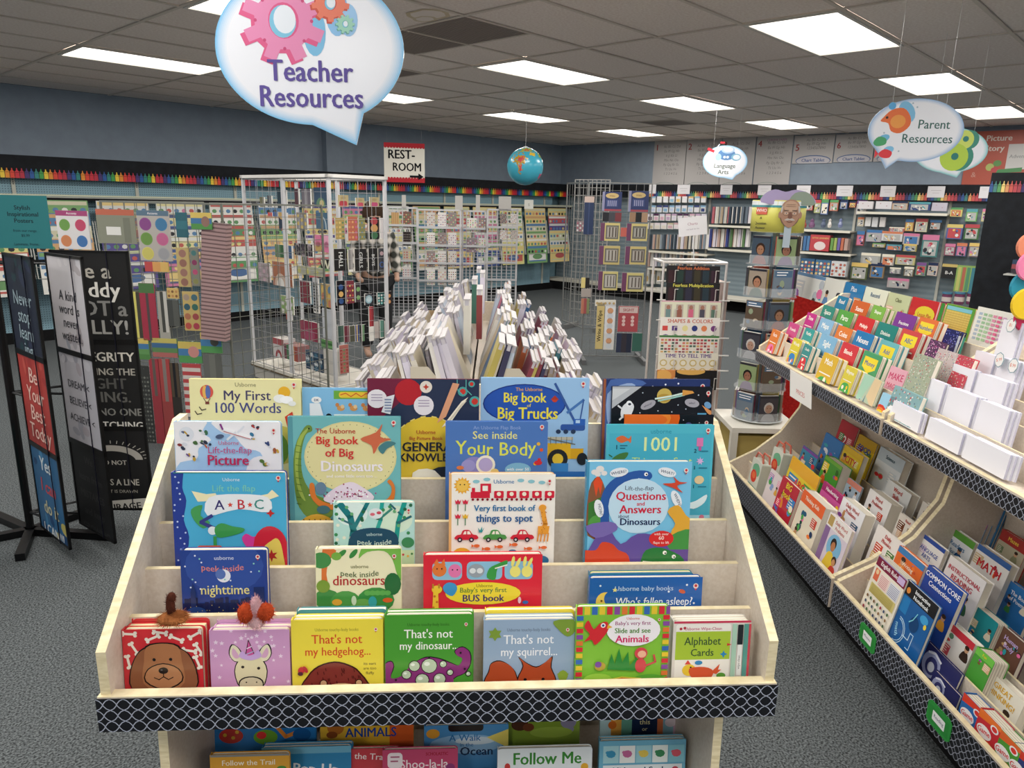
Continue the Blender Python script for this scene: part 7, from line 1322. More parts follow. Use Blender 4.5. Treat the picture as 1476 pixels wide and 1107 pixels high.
# ================================================================ left: grid wall with accents and borders
GF = Fr(-2.62, 4.72, -6)
gw = thing('grid_wall_rack', 'grey wire grid stand hung with accent packs and border strips, left', 'grid rack', GF.M(0, 0, 0))
for nm, Mx, w in (('wire_grid', Matrix.Identity(4), .80), ('wire_grid', Matrix.Translation((.80, 0, 0)) @ Matrix.Rotation(math.radians(62), 4, 'Z'), .8), ('wire_grid', Matrix.Rotation(math.radians(70), 4, 'Z'), .8)):
    wires(w, 1.58, .078, .078, .0018, '8a8c80').obj(nm, METAL, gw, Mx)
m = MB(); m.box(-.02, -.2, 0, .02, .5, .02, '55554e'); m.box(.78, -.2, 0, .82, .5, .02, '55554e'); m.obj('base', METAL, gw)
GG = 'accent and border packs on the left grid stand'
def A_big(cols, bg, nx, head=None, r=17, st=None):
    def f(c):
        c.rect(0, 0, 100, 300, bg); y0 = 6
        if head: c.rect(0, 0, 100, 15, head); c.text('Accents', 50, 11, 10, 'f0e8ea', bold=1); y0 = 18
        ny = (len(cols)+nx-1)//nx
        for k, q in enumerate(cols):
            x, y = 100*((k % nx)+.5)/nx, y0+(c.H-y0)*((k//nx)+.5)/ny; c.ell(x, y, r, r, q, 18)
            if st:
                for j in (-.5, 0, .5): c.rect(x+r*j-1, y-r*.8, x+r*j+1, y+r*.8, st)
            else: c.ell(x, y, r*.86, r*.86, tuple(v*.88 for v in LC(q)[:3])+(1,), 18)
    return f
LI = [((79, 303, 125, 358), 'white accent pack with green, pink, orange and blue dots', A_big(['6fa83a', 'd83a68', 'e2843a', '3a7ac0'], 'ddd8d8', 2, 'b03a78'), 'ddd8d8'), ((137, 301, 192, 350), 'clear accent pack with an orange header and white price label', lambda c: (c.rect(0, 0, 100, 300, '8a8c76'), c.rect(0, 0, 100, 14, 'c8603c'), c.rect(24, 42, 62, 62, 'e2e0da'), c.rect(70, 20, 88, 80, '7a7c6a')), '8a8c76'),
 ((196, 303, 242, 375), 'clear accent pack with six large coloured circles', A_big(['9a4a98', '3a86b8', '6fa030', 'd8609a', 'd8cc3a', 'a8a8ac'], 'b8b0a8', 2, '5a7890', 19), 'b8b0a8'), ((208, 377, 242, 391), 'orange and yellow rounded pack under the circles pack', A_str(['c83a3a', 'e09a30', 'e0b03a']), 'd8a03a'),
 ((252, 306, 268, 342), 'small teal pack right of the circles pack', A_str(['2a6a78', '2f7a88', '2a6a78'], False), '2f6a78'), ((253, 357, 271, 413), 'yellow-framed pack of brown dots', A_big(['b07a68', 'a8705c', 'b07a68', 'a8705c'], 'c8ac5a', 1, None, 30), 'c8ac5a'), ((273, 357, 284, 412), 'narrow pack with teal and pink dots', A_big(['4a8a88', 'a03a6a', 'd84a80', '9a9a4a'], '8a8a78', 1, None, 34), '8a8a78'),
 ((262, 420, 285, 476), 'yellow-framed pack of teal, orange and red dots', A_big(['b8a088', '4a7a88', '3a6a7a', '3a7a6a', 'c8784a', 'b84a4a', 'd8503c', 'c83a50'], 'd0b050', 2, None, 20), 'd0b050'),
 ((160, 412, 172, 487), 'dark red and green trimmer pack, left', A_str(['7a2434', '4a5a34', '7a2434']), '5a3a34'), ((180, 420, 200, 486), 'yellow and black striped trimmer pack', A_str(['d8cc3a', '4a4438', 'd8cc3a', '4a4438']), 'c8bc3a'), ((199, 408, 221, 490), 'crimson trimmer pack with a green header', lambda c: (c.rect(0, 0, 100, 600, 'b01f40'), c.rect(40, 60, 58, 600, '5a4a4a'), c.rect(0, 0, 100, 60, '4a7a3a')), 'a82040'), ((225, 420, 239, 490), 'pale striped trimmer pack', A_str(['a8a498', '4a4a44', 'c8c4ba']), 'a8a498'), ((240, 415, 256, 430), 'yellow picture card above the grey pack', A_dots(['c88a3a', '8a5a2a'], 'd8b04a', 3, 2, 12), 'd8b04a'), ((240, 432, 256, 470), 'dark grey plain pack', A_str(['4a4c48', '5c5e58']), '4a4c48'),
 ((163, 486, 213, 516), 'yellow, blue and green header of trimmers, left', A_str(['d8bc30', '3a7ab0', '5a9a4a', '4a8a3a'], False), '4a8a4a'), ((218, 487, 254, 514), 'green and blue header of trimmers, middle', A_str(['c8b83a', '3a6a9a', '5a8a4a', 'b8605a'], False), '4a8a4a'), ((256, 492, 289, 522), 'bright header card with a pink circle', lambda c: (A_str(['d8bc30', '3a80b8', '4aa04a'], False)(c), c.ell(66, 42, 24, 24, 'd88a80')), '4a9a4a'), ((288, 479, 318, 508), 'bright header card at the right edge of the stand', lambda c: (A_str(['e0c430', '3a88c0', '4aa04a'], False)(c), c.ell(66, 42, 20, 20, '5a5a50')), '4a9a4a'),
 ((183, 527, 198, 640), 'long teal trimmer strips hanging low', A_str(['1f6a70', '24787c', '1f6a70']), '1f6a70'), ((200, 527, 213, 640), 'long grey dotted trimmer strips hanging low', A_dots(['5a5c58', '7a7c74'], '3c3e3c', 3, 16, 12), '3c3e3c'), ((214, 517, 227, 645), 'long crimson trimmer strips hanging low', A_str(['b02a3a', '6a5a54', 'b02a3a']), 'a82a38'), ((228, 517, 243, 645), 'long red and grey lettered trimmer strips', A_str(['b83a38', '8a7a74', 'b83a38']), 'a83a38'), ((244, 523, 256, 620), 'dark brown and black trimmer strips', A_str(['5a4a38', '26262a', '5a4a38']), '3a3430'),
 ((262, 524, 288, 600), 'red and white striped trimmer strips hanging low', A_str(['c8383c', 'd8ccc4']*7, False), 'c8383c'), ((292, 510, 318, 600), 'clear packs of grey trimmer strips, right', A_str(['6a6c68', '74766e', '62645e']), '6a6c68')]
for b_, lab, art, bg in LI: pack(GF, -.03-.008*(hash(lab[:4]) % 1), b_, 'accent_pack', lab+', grid stand' if len(lab.split()) < 12 else lab, 'hanging pack', art, bg, .01, GG)
# big wrapped roll of pink striped strips
x0, z1 = GF.px(276, 318, -.1); x1, z0 = GF.px(312, 488, -.1); m = MB(); w = .16; h = z1-z0; N = 30
for k in range(N): m.box(0, 0, h*k/N, w, .07, h*(k+.62)/N, 'b08a88'); m.box(.001, .001, h*(k+.62)/N, w-.001, .069, h*(k+1)/N, '7a5c5c')
o = m.obj('wrapped_strips', GLOSS, None, GF.M(x0+.01, -.12, z0, 0, 0, 5)); tag(o, 'thick clear-wrapped bundle of pink striped border strips, right of the stand', 'border bundle')
pack(GF, -.13, (274, 306, 304, 330), 'header_card', 'yellow, blue and green header card above the pink striped bundle', 'hanging pack', lambda c: (A_str(['e0c030', '3a7ab0', '4a9a3a'], False)(c), c.ell(70, 40, 20, 24, '9a7060')), '4a9a4a', .008, GG)
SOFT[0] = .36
# ================================================================ left wall merchandise
m = MB(); m.box(0, -.015, 0, 12.85, .0, .018, 'd8dcb0'); rail = m.obj('shelf_rail', PRINT, None, LW.M(-1.2, FD-.0, zr-.01)); tag(rail, 'long pale yellow-green shelf edge running along the left wall', 'shelf edge')
m = MB(); m.box(0, 0, 0, 12.85, .45, .014, 'c8cabc'); m.box(0, .0, -.03, 12.85, .01, 0, '14161a'); m.obj('shelf_board', MATTE, rail, Matrix.Translation((0, 0, -.016)))
for k, px_ in enumerate((17, 195, 337, 450, 545, 640, 710, 785)):
    x, _ = LW.px(px_, 270, WG-.02); m = MB(); m.box(0, 0, .1, .035, .018, zb0-.04, 'c8c8b4')
    for q in range(5): m.box(.012, -.001, zb0-.14+.02*q, .022, 0, zb0-.128+.02*q, '3a3a3a')
    struct(m.obj('trim_upright', MATTE, None, LW.M(x, WG-.02, 0)))
# panels just under the fascia, tilted chart pockets below the rail
rw = random.Random(5)
CH = [['e2d84a', '4aa04a', 'e8e4d8', 'd8402c', 'f0ece0'], ['e8e6dc', '3a86c0', 'd8d0a0', '6ab04a', 'e2a03a'], ['c8d08a', 'e8c83a', 'd8d8d0', '5a4aa0', 'd8303c'], ['dfe0d8', '8ab84a', 'e8da7a', 'e06aa0', '3a5aa8']]
wcol = .62; ncol = 19
FL = FD-.10
for cidx in range(ncol):
    x = -1.0+cidx*.645
    # slanted wire pocket rack
    g = MB(); g.bar((0, 0, .60), (0, -.10, 0), .006, 'c8c8bc', 5); g.bar((wcol, 0, .60), (wcol, -.1, 0), .006, 'c8c8bc', 5)
    for q in range(5): zz = .12*q; yy = -.10*(1-zz/.6); g.bar((0, yy-.012, zz), (wcol, yy-.012, zz), .0035, 'c8c8bc', 4); g.bar((0, yy, zz), (0, yy-.012, zz), .003, 'c8c8bc', 4)
    top = zr-.05
    o = g.obj('chart_pocket_rack', METAL, None, LW.M(x, FL, top-.82)); tag(o, 'slanted wire chart rack under the left wall shelf, %s from the left' % ordn[cidx], 'chart rack', 'wire chart racks on the left wall')
    pal = CH[cidx % 4]
    for k in range(6):
        z = top-.17-.135*k; hh = .32 if k == 5 else .17
        rr = random.Random(cidx*10+k); c1, c2, c3 = rr.sample(pal+['e8e4da', 'f0c83a'], 3)
        def f(c, c1=c1, c2=c2, c3=c3, rr=rr, k=k):
            H = c.H; c.rect(0, 0, 100, H, c1); c.rect(2, 2, 98, 9, c2)
            for q in range(6): c.ell(10+16*q, min(H*.6, 19), 5.5, 4.5, rr.choice([c3, 'd8402c', '3a86c0', '4aa04a', '2a2a30']), 7)
            if k == 5: c.rect(8, 26, 92, H-6, c3); c.ell(50, H*.62, 24, 9, rr.choice(['c83a34', '5aa04a', '3a70b0'])); c.rect(8, H-10, 92, H-6, c2)
        if k == 5: z = top-.17-.135*4-.28
        card('chart_pad', 'chart pad in the %s left-wall rack, %s pad from the top, %s' % (ordn[cidx], ordn[k], {'e2d84a': 'yellow', '4aa04a': 'green', 'e8e4d8': 'cream', 'd8402c': 'red', 'f0ece0': 'ivory', 'e8e6dc': 'cream', '3a86c0': 'blue', 'd8d0a0': 'tan', '6ab04a': 'green', 'e2a03a': 'orange', 'c8d08a': 'pale green', 'e8c83a': 'yellow', 'd8d8d0': 'grey white', '5a4aa0': 'purple', 'd8303c': 'red', 'dfe0d8': 'pale', '8ab84a': 'green', 'e8da7a': 'light yellow', 'e06aa0': 'pink', '3a5aa8': 'blue', 'e8e4da': 'off-white', 'f0c83a': 'golden'}[c1]), 'chart', LW.M(x+.03, FL-.02-.017*k-(.01 if k == 5 else 0), z, 0, 4), wcol-.06, hh, f, c1, .004, PRINT, 'chart pads in the left wall racks')
    # small packs on the shelf strip between rail and racks
m = MB(); m.box(-2.4, FD+.1, 0, U1-.5, 0, .12, '0c0c0e'); struct(m.obj('trim_plinth_left', MATTE, None, LW.M(0, 0, 0)))
# ================================================================ sticker racks in the middle distance
STK = Fr(0, 10.2, 4)
def stk_rack(xl, xr, yt, dy, label, packs, tag_box=None):
    x0, z1 = STK.px(xl, yt, dy); x1, _ = STK.px(xr, yt, dy); w = x1-x0; t = thing('sticker_rack', label, 'wire rack', STK.M(x0, dy, 0), 'white wire sticker racks in the middle distance')
    g = MB()
    for i in range(7): x = w*i/6; g.box(x-.006, -.004, .04, x+.006, .004, z1, 'd8d6da')
    for j in range(34): z = .06+(z1-.06)*j/33; g.box(0, -.006, z-.003, w, .002, z+.003, 'c8c6cc')
    g.obj('wire_slats', METAL, t)
    g = MB(); g.box(-.012, -.01, 0, .012, .012, z1+.02, 'e0dee2'); g.box(w-.012, -.01, 0, w+.012, .012, z1+.02, 'e0dee2'); g.box(-.012, -.01, z1, w+.012, .012, z1+.02, 'e0dee2'); g.box(-.03, -.18, 0, w+.03, .18, .03, 'b8b6ba'); g.obj('rack_frame', METAL, t)
    for y in range(1, 5):
        z = z1-.235*y; g = MB(); g.box(0, -.06, z, w, 0, z+.006, 'd8d8dc'); g.box(0, -.062, z, w, -.058, z+.03, 'd8d8dc'); g.obj('wire_tray', METAL, t)
    for k, (b_, lab, art) in enumerate(packs): pack(STK, dy-.03, b_, 'sticker_pack', lab, 'sticker pack', art, 'e8e0dc', .01, 'sticker packs on the white wire racks', hook=False)
    if tag_box: pxcard(STK, dy-.01, tag_box, 'paper_tag', 'blank paper tag standing on top of %s' % label.split(',')[0], 'tag', None, 'ccc6be', .003, PAPER)
def SA(i, j, n): 
    P = [['d84a5a', 'e8b84a', 'e8e4e0'], ['e27a3a', 'd8d0c8', '8a4a5a'], ['6ab04a', 'd84a6a', 'e8d84a'], ['3a3a3a', 'c8a05a', 'a83a3a'], ['c85a8a', 'e8c8d8', '8a5aa0']]
    return A_dots(P[(i*3+j*2+n) % 5], ['e6dfda', 'd8cfc4', 'efe8e0', '9a8a88'][(i+j+n) % 4], 4, 6, 7)
def grid_packs(xs, ys, w, h, nm, n):
    out = []
    for j, y in enumerate(ys):
        for i, x in enumerate(xs): out.append(((x, y, x+w, y+h), 'sticker pack on %s, %s row, %s from left' % (nm, ordn[j], ordn[i]), SA(i, j, n)))
    return out
stk_rack(559, 601, 300, .0, 'leftmost sticker rack beside the person, middle distance', [((564, 306, 575, 328), 'yellow pencil-striped sticker pack on leftmost sticker rack', A_str(['c88a20', 'e0a830']*4)), ((581, 305, 593, 328), 'red and orange sticker pack on leftmost sticker rack', A_dots(['c84a3a', 'e8b84a', '6a9a4a'], '8a5a4a', 4, 6, 9)), ((581, 334, 592, 354), 'black dotted sticker pack on leftmost sticker rack', A_dots(['a8a098'], '3a2e2e', 4, 5, 6)), ((581, 359, 592, 381), 'flowery sticker pack on leftmost sticker rack', A_dots(['d87a4a', 'c84a5a', 'e8c83a'], 'c8b8a0', 3, 5, 11)), ((580, 385, 593, 405), 'white and red letter sticker pack on leftmost sticker rack', A_dots(['c84a5a', '6a6a8a'], 'ddd4d0', 4, 5, 7))], (579, 281, 585, 300))
stk_rack(602, 664, 303, -.12, 'wide curved sticker rack full of packs, middle distance', grid_packs((615, 631, 646), (306, 335, 362, 388), 12, 23, 'wide sticker rack', 1), (656, 282, 667, 302))
stk_rack(667, 700, 305, .0, 'sticker rack directly behind the booklet browser, middle distance', grid_packs((673, 690), (314, 343), 14, 21, 'sticker rack behind the browser', 2), (686, 281, 692, 303))
stk_rack(703, 746, 303, -.05, 'mostly empty sticker rack right of the browser peak', grid_packs((721, 736), (308, 331), 9, 14, 'mostly empty sticker rack', 3), (719, 283, 737, 304))
pxcard(STK, -.2, (756, 288, 769, 301), 'price_sign', 'small white square price sign in front of the left wall charts', 'sign', lambda c: c.text('$', 50, 64, 40, 'b8b8a8'), 'ece9dc', .003, PAPER)
# ================================================================ grid stand with book packs, right of centre
GS = Fr(.80, 7.7, 2)
x1, _ = GS.px(938, 300); x0g, _ = GS.px(848, 300); gw_ = x1-x0g; GS.o = GS.W(x0g, 0, 0)
t = thing('grid_stand', 'free-standing wire grid panel hung with shrink-wrapped activity packs', 'grid rack', GS.M(0, 0, 0))
wires(gw_, 1.80, .076, .076, .0016, '8a8c8a').obj('wire_grid', METAL, t, Matrix.Translation((0, 0, .05)))
for q in (0, gw_): m = MB(); m.box(q-.02, -.25, 0, q+.02, .25, .05, '77787a'); m.obj('base_foot', METAL, t)
wires(.55, 1.5, .07, .12, .0016, '8a8c88').obj('side_grid', METAL, t, Matrix.Translation((0, 0.0, .35)) @ Matrix.Rotation(math.radians(108), 4, 'Z'))
def A_win(bg, fr, txt=None):
    def f(c):
        c.rect(0, 0, 100, 300, fr); c.rect(0, 0, 22, 300, '7a3a68'); c.rect(28, 12, 94, c.H-10, '6a6a62'); c.rect(34, 18, 88, c.H-16, bg)
        for k in range(6): c.rect(38+8*k, 22, 42+8*k, c.H-20, '4a3a34' if k % 2 else 'b8b4a8')
    return f
def A_top(c): c.rect(0, 0, 100, 300, '2f3f78'); c.ell(50, 20, 34, 14, 'd8b03a'); c.text('Wikki', 50, 25, 12, '8a5a1c'); c.rect(20, 40, 80, 75, '3a4f90'); [c.rect(28+10*k, 44, 33+10*k, 72, '9a9ac8') for k in range(5)]; c.rect(0, c.H-10, 100, c.H, 'b83048'); c.rect(0, 0, 12, 300, '8a8ab8')
AP = [((869, 276, 897, 304), 'dark blue pouch with a yellow oval label, top left of the grid stand', A_top), ((907, 275, 936, 305), 'dark blue pouch with red edge, top right of the grid stand', A_top), ((869, 306, 896, 319), 'clear-wrapped red and black pack, second row left', A_str(['2a2a34', '4a4a54', '8a2a34'])), ((908, 306, 934, 320), 'clear-wrapped tan and black pack, second row right', A_str(['a8784a', '2a2a2a', 'b88a5a'])),
 ((866, 321, 894, 347), 'yellow-framed window book pack, third row left', A_win('9a9080', 'd8c03a')), ((904, 322, 934, 347), 'yellow-framed window book pack, third row right', A_win('8a8a7c', 'd8c03a')), ((895, 328, 904, 341), 'small orange-red card between the window packs', A_str(['d8482a'])), ((864, 354, 894, 381), 'yellow-framed maze book pack, fourth row left', A_win('a8a090', 'c8b03a')), ((902, 355, 932, 381), 'yellow-framed grille book pack, fourth row right', A_win('989080', 'd0b83a')), ((863, 391, 891, 418), 'yellow-framed striped book pack, fifth row left', A_win('b8b4a8', 'd0c040')), ((897, 393, 928, 420), 'yellow-framed striped book pack, fifth row right', A_win('aaa69a', 'd0c040')),
 ((861, 436, 872, 503), 'yellow vertical "Times Table" number strip, lower left', lambda c: (c.rect(0, 0, 100, 700, 'd8b83a'), c.text('Write & Wipe', 66, c.H*.5, 70, '2a2a2a', bold=2, rot=-90))), ((873, 436, 888, 504), 'white strip with orange fish pictures, lower left', A_dots(['e2903a', 'c8d0d8'], 'dfe0e2', 1, 8, 30)), ((858, 432, 888, 441), 'cream header card over the two number strips', A_dots(['c8a03a'], 'e2dcc8', 5, 1, 6)), ((892, 441, 921, 478), 'red flash card pack with a white heading, lower right', lambda c: (c.rect(0, 0, 100, 200, 'c02c3a'), c.rect(4, 4, 96, 34, 'd8b8b0'), c.text('SIGHT', 50, 26, 20, 'b03a3a', bold=2), c.dots([(28+44*i, 56+18*j) for i in range(2) for j in range(3)], 9, 'e8b8b0'))), ((889, 480, 911, 508), 'dark blue clear pack, bottom right of grid stand', A_str(['2f3a5a', '3a3440', '27304a'])), ((912, 480, 926, 506), 'dark green pack, bottom right edge of grid stand', A_str(['1f6a58'])),
 ((843, 283, 857, 338), 'long dark blue ribbon pack, upper left of the grid stand', lambda c: (c.rect(0, 0, 100, 500, '243a64'), c.rect(0, 0, 100, 60, 'c8a898'), c.rect(44, 60, 56, 500, '31497a'))), ((838, 400, 850, 415), 'small yellow card pack on the side grid', A_str(['e2c830', '2a2a2a'])), ((838, 416, 852, 428), 'small grey card pack on the side grid', A_str(['a89a90'])), ((838, 430, 850, 452), 'red and orange striped pack on the side grid', A_str(['c86a3a', 'b03a3c', '7a8a4a']))]
for b_, lab, art in AP: pack(GS, -.03, b_, 'activity_pack', lab, 'hanging pack', art, 'd8d4cc', .015, 'packs on the free-standing grid')
G2 = Fr(0, 10.3, -30); xa, z1 = G2.px(829, 270); xb, _ = G2.px(853, 270)
t = thing('wire_stand', 'tall grey-white wire panel behind the left edge of the grid stand', 'grid rack', G2.M(xa, 0, 0)); wires(xb-xa+.25, 1.88, .06, .10, .004, 'b8b4ae').obj('wire_grid', METAL, t, Matrix.Translation((0, 0, .06))); 
for q in (0, xb-xa+.2): m = MB(); m.box(q, -.2, 0, q+.05, .2, .06, '888888'); m.obj('base_foot', METAL, t)
pack(G2, -.02, (831, 318, 843, 334), 'activity_pack', 'pink and white pack on the tall wire panel', 'hanging pack', A_dots(['c85a7a', 'e8d8dc'], 'a88a90'), 'd8c8cc', .015)
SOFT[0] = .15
# ================================================================ white chart rack
CR = Fr(0, 4.5, 3); x0, z1 = CR.px(957, 378); x1, _ = CR.px(1048, 378); w = x1-x0; CR.o = CR.W(x0, 0, 0)
t = thing('chart_rack', 'narrow white wire rack of stepped learning charts with a paper sign on top', 'chart rack', CR.M(0, 0, 0))
for x in (0, w): 
    for y in (0, .26): m = MB(); m.bar((x, y, 0), (x, y, z1), .008, 'e4dfdc', 6); m.obj('post', METAL, t)
m = MB(); m.tube([(0, 0, z1), (w, 0, z1), (w, .26, z1), (0, .26, z1), (0, 0, z1)], .009, 'e8e4e0', 6); m.obj('top_rail', METAL, t)
ROWS = [(383, 406), (408, 433), (434, 462), (458, 487), (484, 512), (509, 534), (534, 560)]
for k, (ya, yb) in enumerate(ROWS):
    dy = -.025*k; _, za = CR.px(1000, yb, dy); m = MB(); m.tube([(-.035, dy, za), (w+.03, dy, za)], .0045, 'e4e0dc', 5)
    for x in (.07, w-.07): m.tube([(x, dy, za), (x, dy-.02, za), (x, dy-.02, za+.07), (x+.02, dy-.02, za+.07)], .003, 'e0dcd8', 4)
    m.obj('wire_shelf', METAL, t)
m = MB(); m.box(w-.015, .02, .15, w+.03, .24, z1-.12, 'c8b0a8'); m.obj('side_chart_stack', PAPER, t)
def A_sh(c):
    c.rect(0, 0, 100, 100, 'e2dcd4'); c.text('SHAPES & COLORS', 50, 9, 9, 'c85a3a', bold=2)
    for k, q in enumerate(('d83a34', '5a3a88', 'e2d88a', '2a3a80', 'e27a3a', '7a3a80')): (c.rect(4+16*k, 14, 13+16*k, 22, q) if k < 2 else c.ell(10+16*k, 18, 5, 5, q, 10))
    for k, q in enumerate(('5a3a88', '3a8a4a', 'e27a3a', '4a3a3a', 'd8a0a0', '3a8a5a')): c.ell(10+16*k, 32, 6, 4, q, 8)
def A_dk(tt, col): return lambda c: (c.rect(0, 0, 100, 100, '1e1c20'), [c.rect(4+16*k, 9, 16+16*k, 100, ['3a1c24', '1f3a34', '2a2a40', '3a3420', '1f3440', '3a2030'][k]) for k in range(6)], c.text(tt, 50, 7.5, 8.5, col, bold=2))
def A_people(c):
    c.rect(0, 0, 100, 100, 'd8d8bc'); c.rect(0, 0, 100, 2, 'd8a0b0')
    for k, q in enumerate(('6a8a8a', '9a5a4a', 'd85a80', '4a4a5a', '5a7a6a')): c.rect(6+19*k, 6, 18+19*k, 34, 'b8a89a'); c.ell(12+19*k, 11, 3.4, 4, 'a8705a', 8); c.rect(8+19*k, 14, 16+19*k, 30, q)
def A_words(c):
    c.rect(0, 0, 100, 100, 'dcd8cc'); c.rect(0, 0, 100, 3.5, '3a7a3a'); rr = random.Random(1)
    for j in range(6):
        for i in range(16): c.rect(3+6*i, 6+5*j, 7.6+6*i, 9.4+5*j, rr.choice(['b8404a', 'd8705a', '8a3a4a', '4a6a5a', 'c89a4a', 'd8d0c4'])); c.n -= 1
    c.n += 2
def A_time(c):
    c.rect(0, 0, 100, 100, 'dcd6c4'); c.text('TIME TO TELL TIME', 50, 8, 9, '5a3a88', bold=2)
    for j in range(2):
        for i in range(6): c.ell(9+16.5*i, 17+14*j, 6.4, 6, 'c8b060', 10); c.ell(9+16.5*i, 17+14*j, 4.4, 4, 'e2dcc8', 8)
def A_orange(c): c.rect(0, 0, 100, 100, 'd8822a'); c.rect(30, 0, 100, 100, '1c1a1c'); c.ell(56, 2, 24, 6, 'e0a83a'); c.ell(10, 10, 14, 10, 'e8a83a')
for k, ((ya, yb), nm, art, bg) in enumerate(zip(ROWS, ('dark chart headed "Fearless Addition" on the top shelf of the white rack', 'dark chart headed "Fearless Multiplication" on the second shelf', 'cream chart with five dressed figures, third shelf of white rack', 'white shapes and colors chart, fourth shelf of white rack', 'chart crowded with small red word boxes, fifth shelf of white rack', '"Time to Tell Time" clock chart, sixth shelf of white rack', 'orange and black chart at the bottom of the white rack'), (A_dk('Fearless Addition', 'd86a2a'), A_dk('Fearless Multiplication', 'd8d02a'), A_people, A_sh, A_words, A_time, A_orange), ('1e1c20', '1e1c20', 'd8d8bc', 'e2dcd4', 'dcd8cc', 'dcd6c4', 'd8822a'))):
    dy = -.025*k-.006; xs = 0 if k > 1 else .02; _, za = CR.px(1000, ya, dy); _, zb_ = CR.px(1000, yb+2, dy)
    card('wall_chart', nm, 'chart', CR.M(xs-.005*k if k > 1 else xs, dy, zb_, 0, 3), w-xs*2-.02, za-zb_, art, bg, .006, PRINT)
P0 = CR.px(1000, 342, .1); m = MB(); m.bar((0, 0, 0), (-.02, 0, P0[1]-z1), .003, 'dfe4ea', 4)
sg = thing('rack_sign', 'tilted white paper sign on a thin stick above the chart rack', 'sign', CR.M(w*.55, .1, z1)); m.obj('stick', PLAST, sg)
card('paper', '', '', Matrix.Translation((-.11, -.004, P0[1]-z1-.0)) @ Matrix.Rotation(math.radians(-7), 4, 'Y'), .18, .115, lambda c: (c.text('Charts', 50, 28, 13, 'b88a9a'), c.text('see back for list', 50, 44, 7, 'a8a0b0')), 'e6e4e8', .0015, PAPER, parent=sg)
# ================================================================ book spinner with a portrait topper
SPx = aty(1107, 470, 4.35).x; SP = Vector((SPx, 4.38, 0)); t = thing('book_spinner', 'clear revolving book tower with a yellow drum topper on a white table', 'spinner rack', Matrix.Translation((SPx, 4.38, .36)))
H0 = .36; NT = 6; TH = .188
m = MB(); m.bar((0, 0, 0), (0, 0, 1.22), .02, '8a9aa8', 8); m.obj('centre_pole', METAL, t)
for k in range(NT+1):
    m = MB(); m.lathe([(.02, 0), (.155, 0), (.155, .004), (.02, .004)], 'dfe6ea', 24, (0, 0, .01+TH*k)); m.obj('tier_plate', CLEAR if k else MATTE, t)
BK_ = ['8a2a4a', '2a4a6a', '3a6a4a', 'c8b04a', '6a3a2a', '7a4a8a', '2a6a8a', 'b8503a', '4a4a3a']
def A_face(bg, sk, hr, sh):
    return lambda c: (c.rect(0, 0, 100, 300, bg), c.ell(50, 64, 27, 30, hr, 12), c.ell(50, 70, 20, 24, sk, 12), c.blob([(14, 150), (22, 108), (50, 96), (78, 108), (86, 150)], sh), c.dots([(42, 66), (58, 66)], 2.6, '2a1c18', 6), c.rect(0, 0, 100, 12, '2a2a34'))
FCS = [('6a7a8a', 'b8846a', '2a2020', '4a3a5a'), ('8aa06a', '9a6248', '1a1414', '7a5a8a'), ('3a3a44', 'a8806a', 'b8b4b0', '8a8a90'), ('5a4a3a', '8a5a40', '15100e', 'c8a03a'), ('9a8a78', 'a87050', '2a1c14', '3a5a4a'), ('3a4a5a', '9a6a4a', '3a2418', '8a3a3a')]
rs = random.Random(9)
for k in range(NT):
    for q in range(6):
        a = math.radians(-150+60*q+8); ca, sa = math.cos(a), math.sin(a); ci = (k*3+q) % 9
        F = Matrix.Translation((SPx, 4.38, H0+.018+TH*k)) @ Matrix.Rotation(a+math.pi/2, 4, 'Z') @ Matrix.Translation((-.058, -.142, 0))
        art = A_face(*FCS[(k+q*2) % 6]) if (k*2+q) % 3 else rnd_art(k*7+q, ['4a6a8a', 'b8a48a', '5a4a4a', '8a9a7a']); front = q in (0, 1, 2, 3)
        if not front and k % 2: continue
        for b2 in range(2):
            mm = MB(); mm.box(0, 0, 0, .115, .012, .16, FCS[(k+q*2) % 6][0] if not b2 else BK_[ci]); mm.box(.002, .001, .16, .114, .011, .1604, 'e8e4d8'); 
            if not b2: art(Cv(mm, .115, .16))
            o = mm.obj('paperback', GLOSS, None, F @ Matrix.Translation((.0, .013*b2, 0))); tag(o, 'paperback in spinner tier %s from the top, %s pocket, %s' % (ordn[NT-1-k], ['far left', 'left', 'front', 'right', 'rear right', 'rear'][q], 'portrait cover' if not b2 else 'second copy behind'), 'book', 'paperbacks in the book spinner')
        pm = MB(); pm.box(-.004, -.006, 0, .119, -.004, .05, 'e8eef2'); pm.box(-.006, -.006, 0, -.004, .03, .05, 'e8eef2'); pm.box(.119, -.006, 0, .121, .03, .05, 'e8eef2')
        o = pm.obj('pocket', CLEAR, t); o.matrix_world = F
TB = .36+.01+TH*NT
m = MB(); m.lathe([(.12, 0), (.15, .0), (.15, .18), (.148, .18), (.148, .004)], 'd2cc3c', 32, (0, 0, TB-.36)); m.smooth = True; m.obj('topper_drum', PRINT, t)
m = MB(); m.lathe([(.1512, 0), (.1512, .03)], 'e8eef0', 24, (0, 0, TB-.36+.145)); m.lathe([(.1514, 0), (.1514, .012)], '3a9aa0', 24, (0, 0, TB-.36+.14)); m.obj('drum_band', PRINT, t)
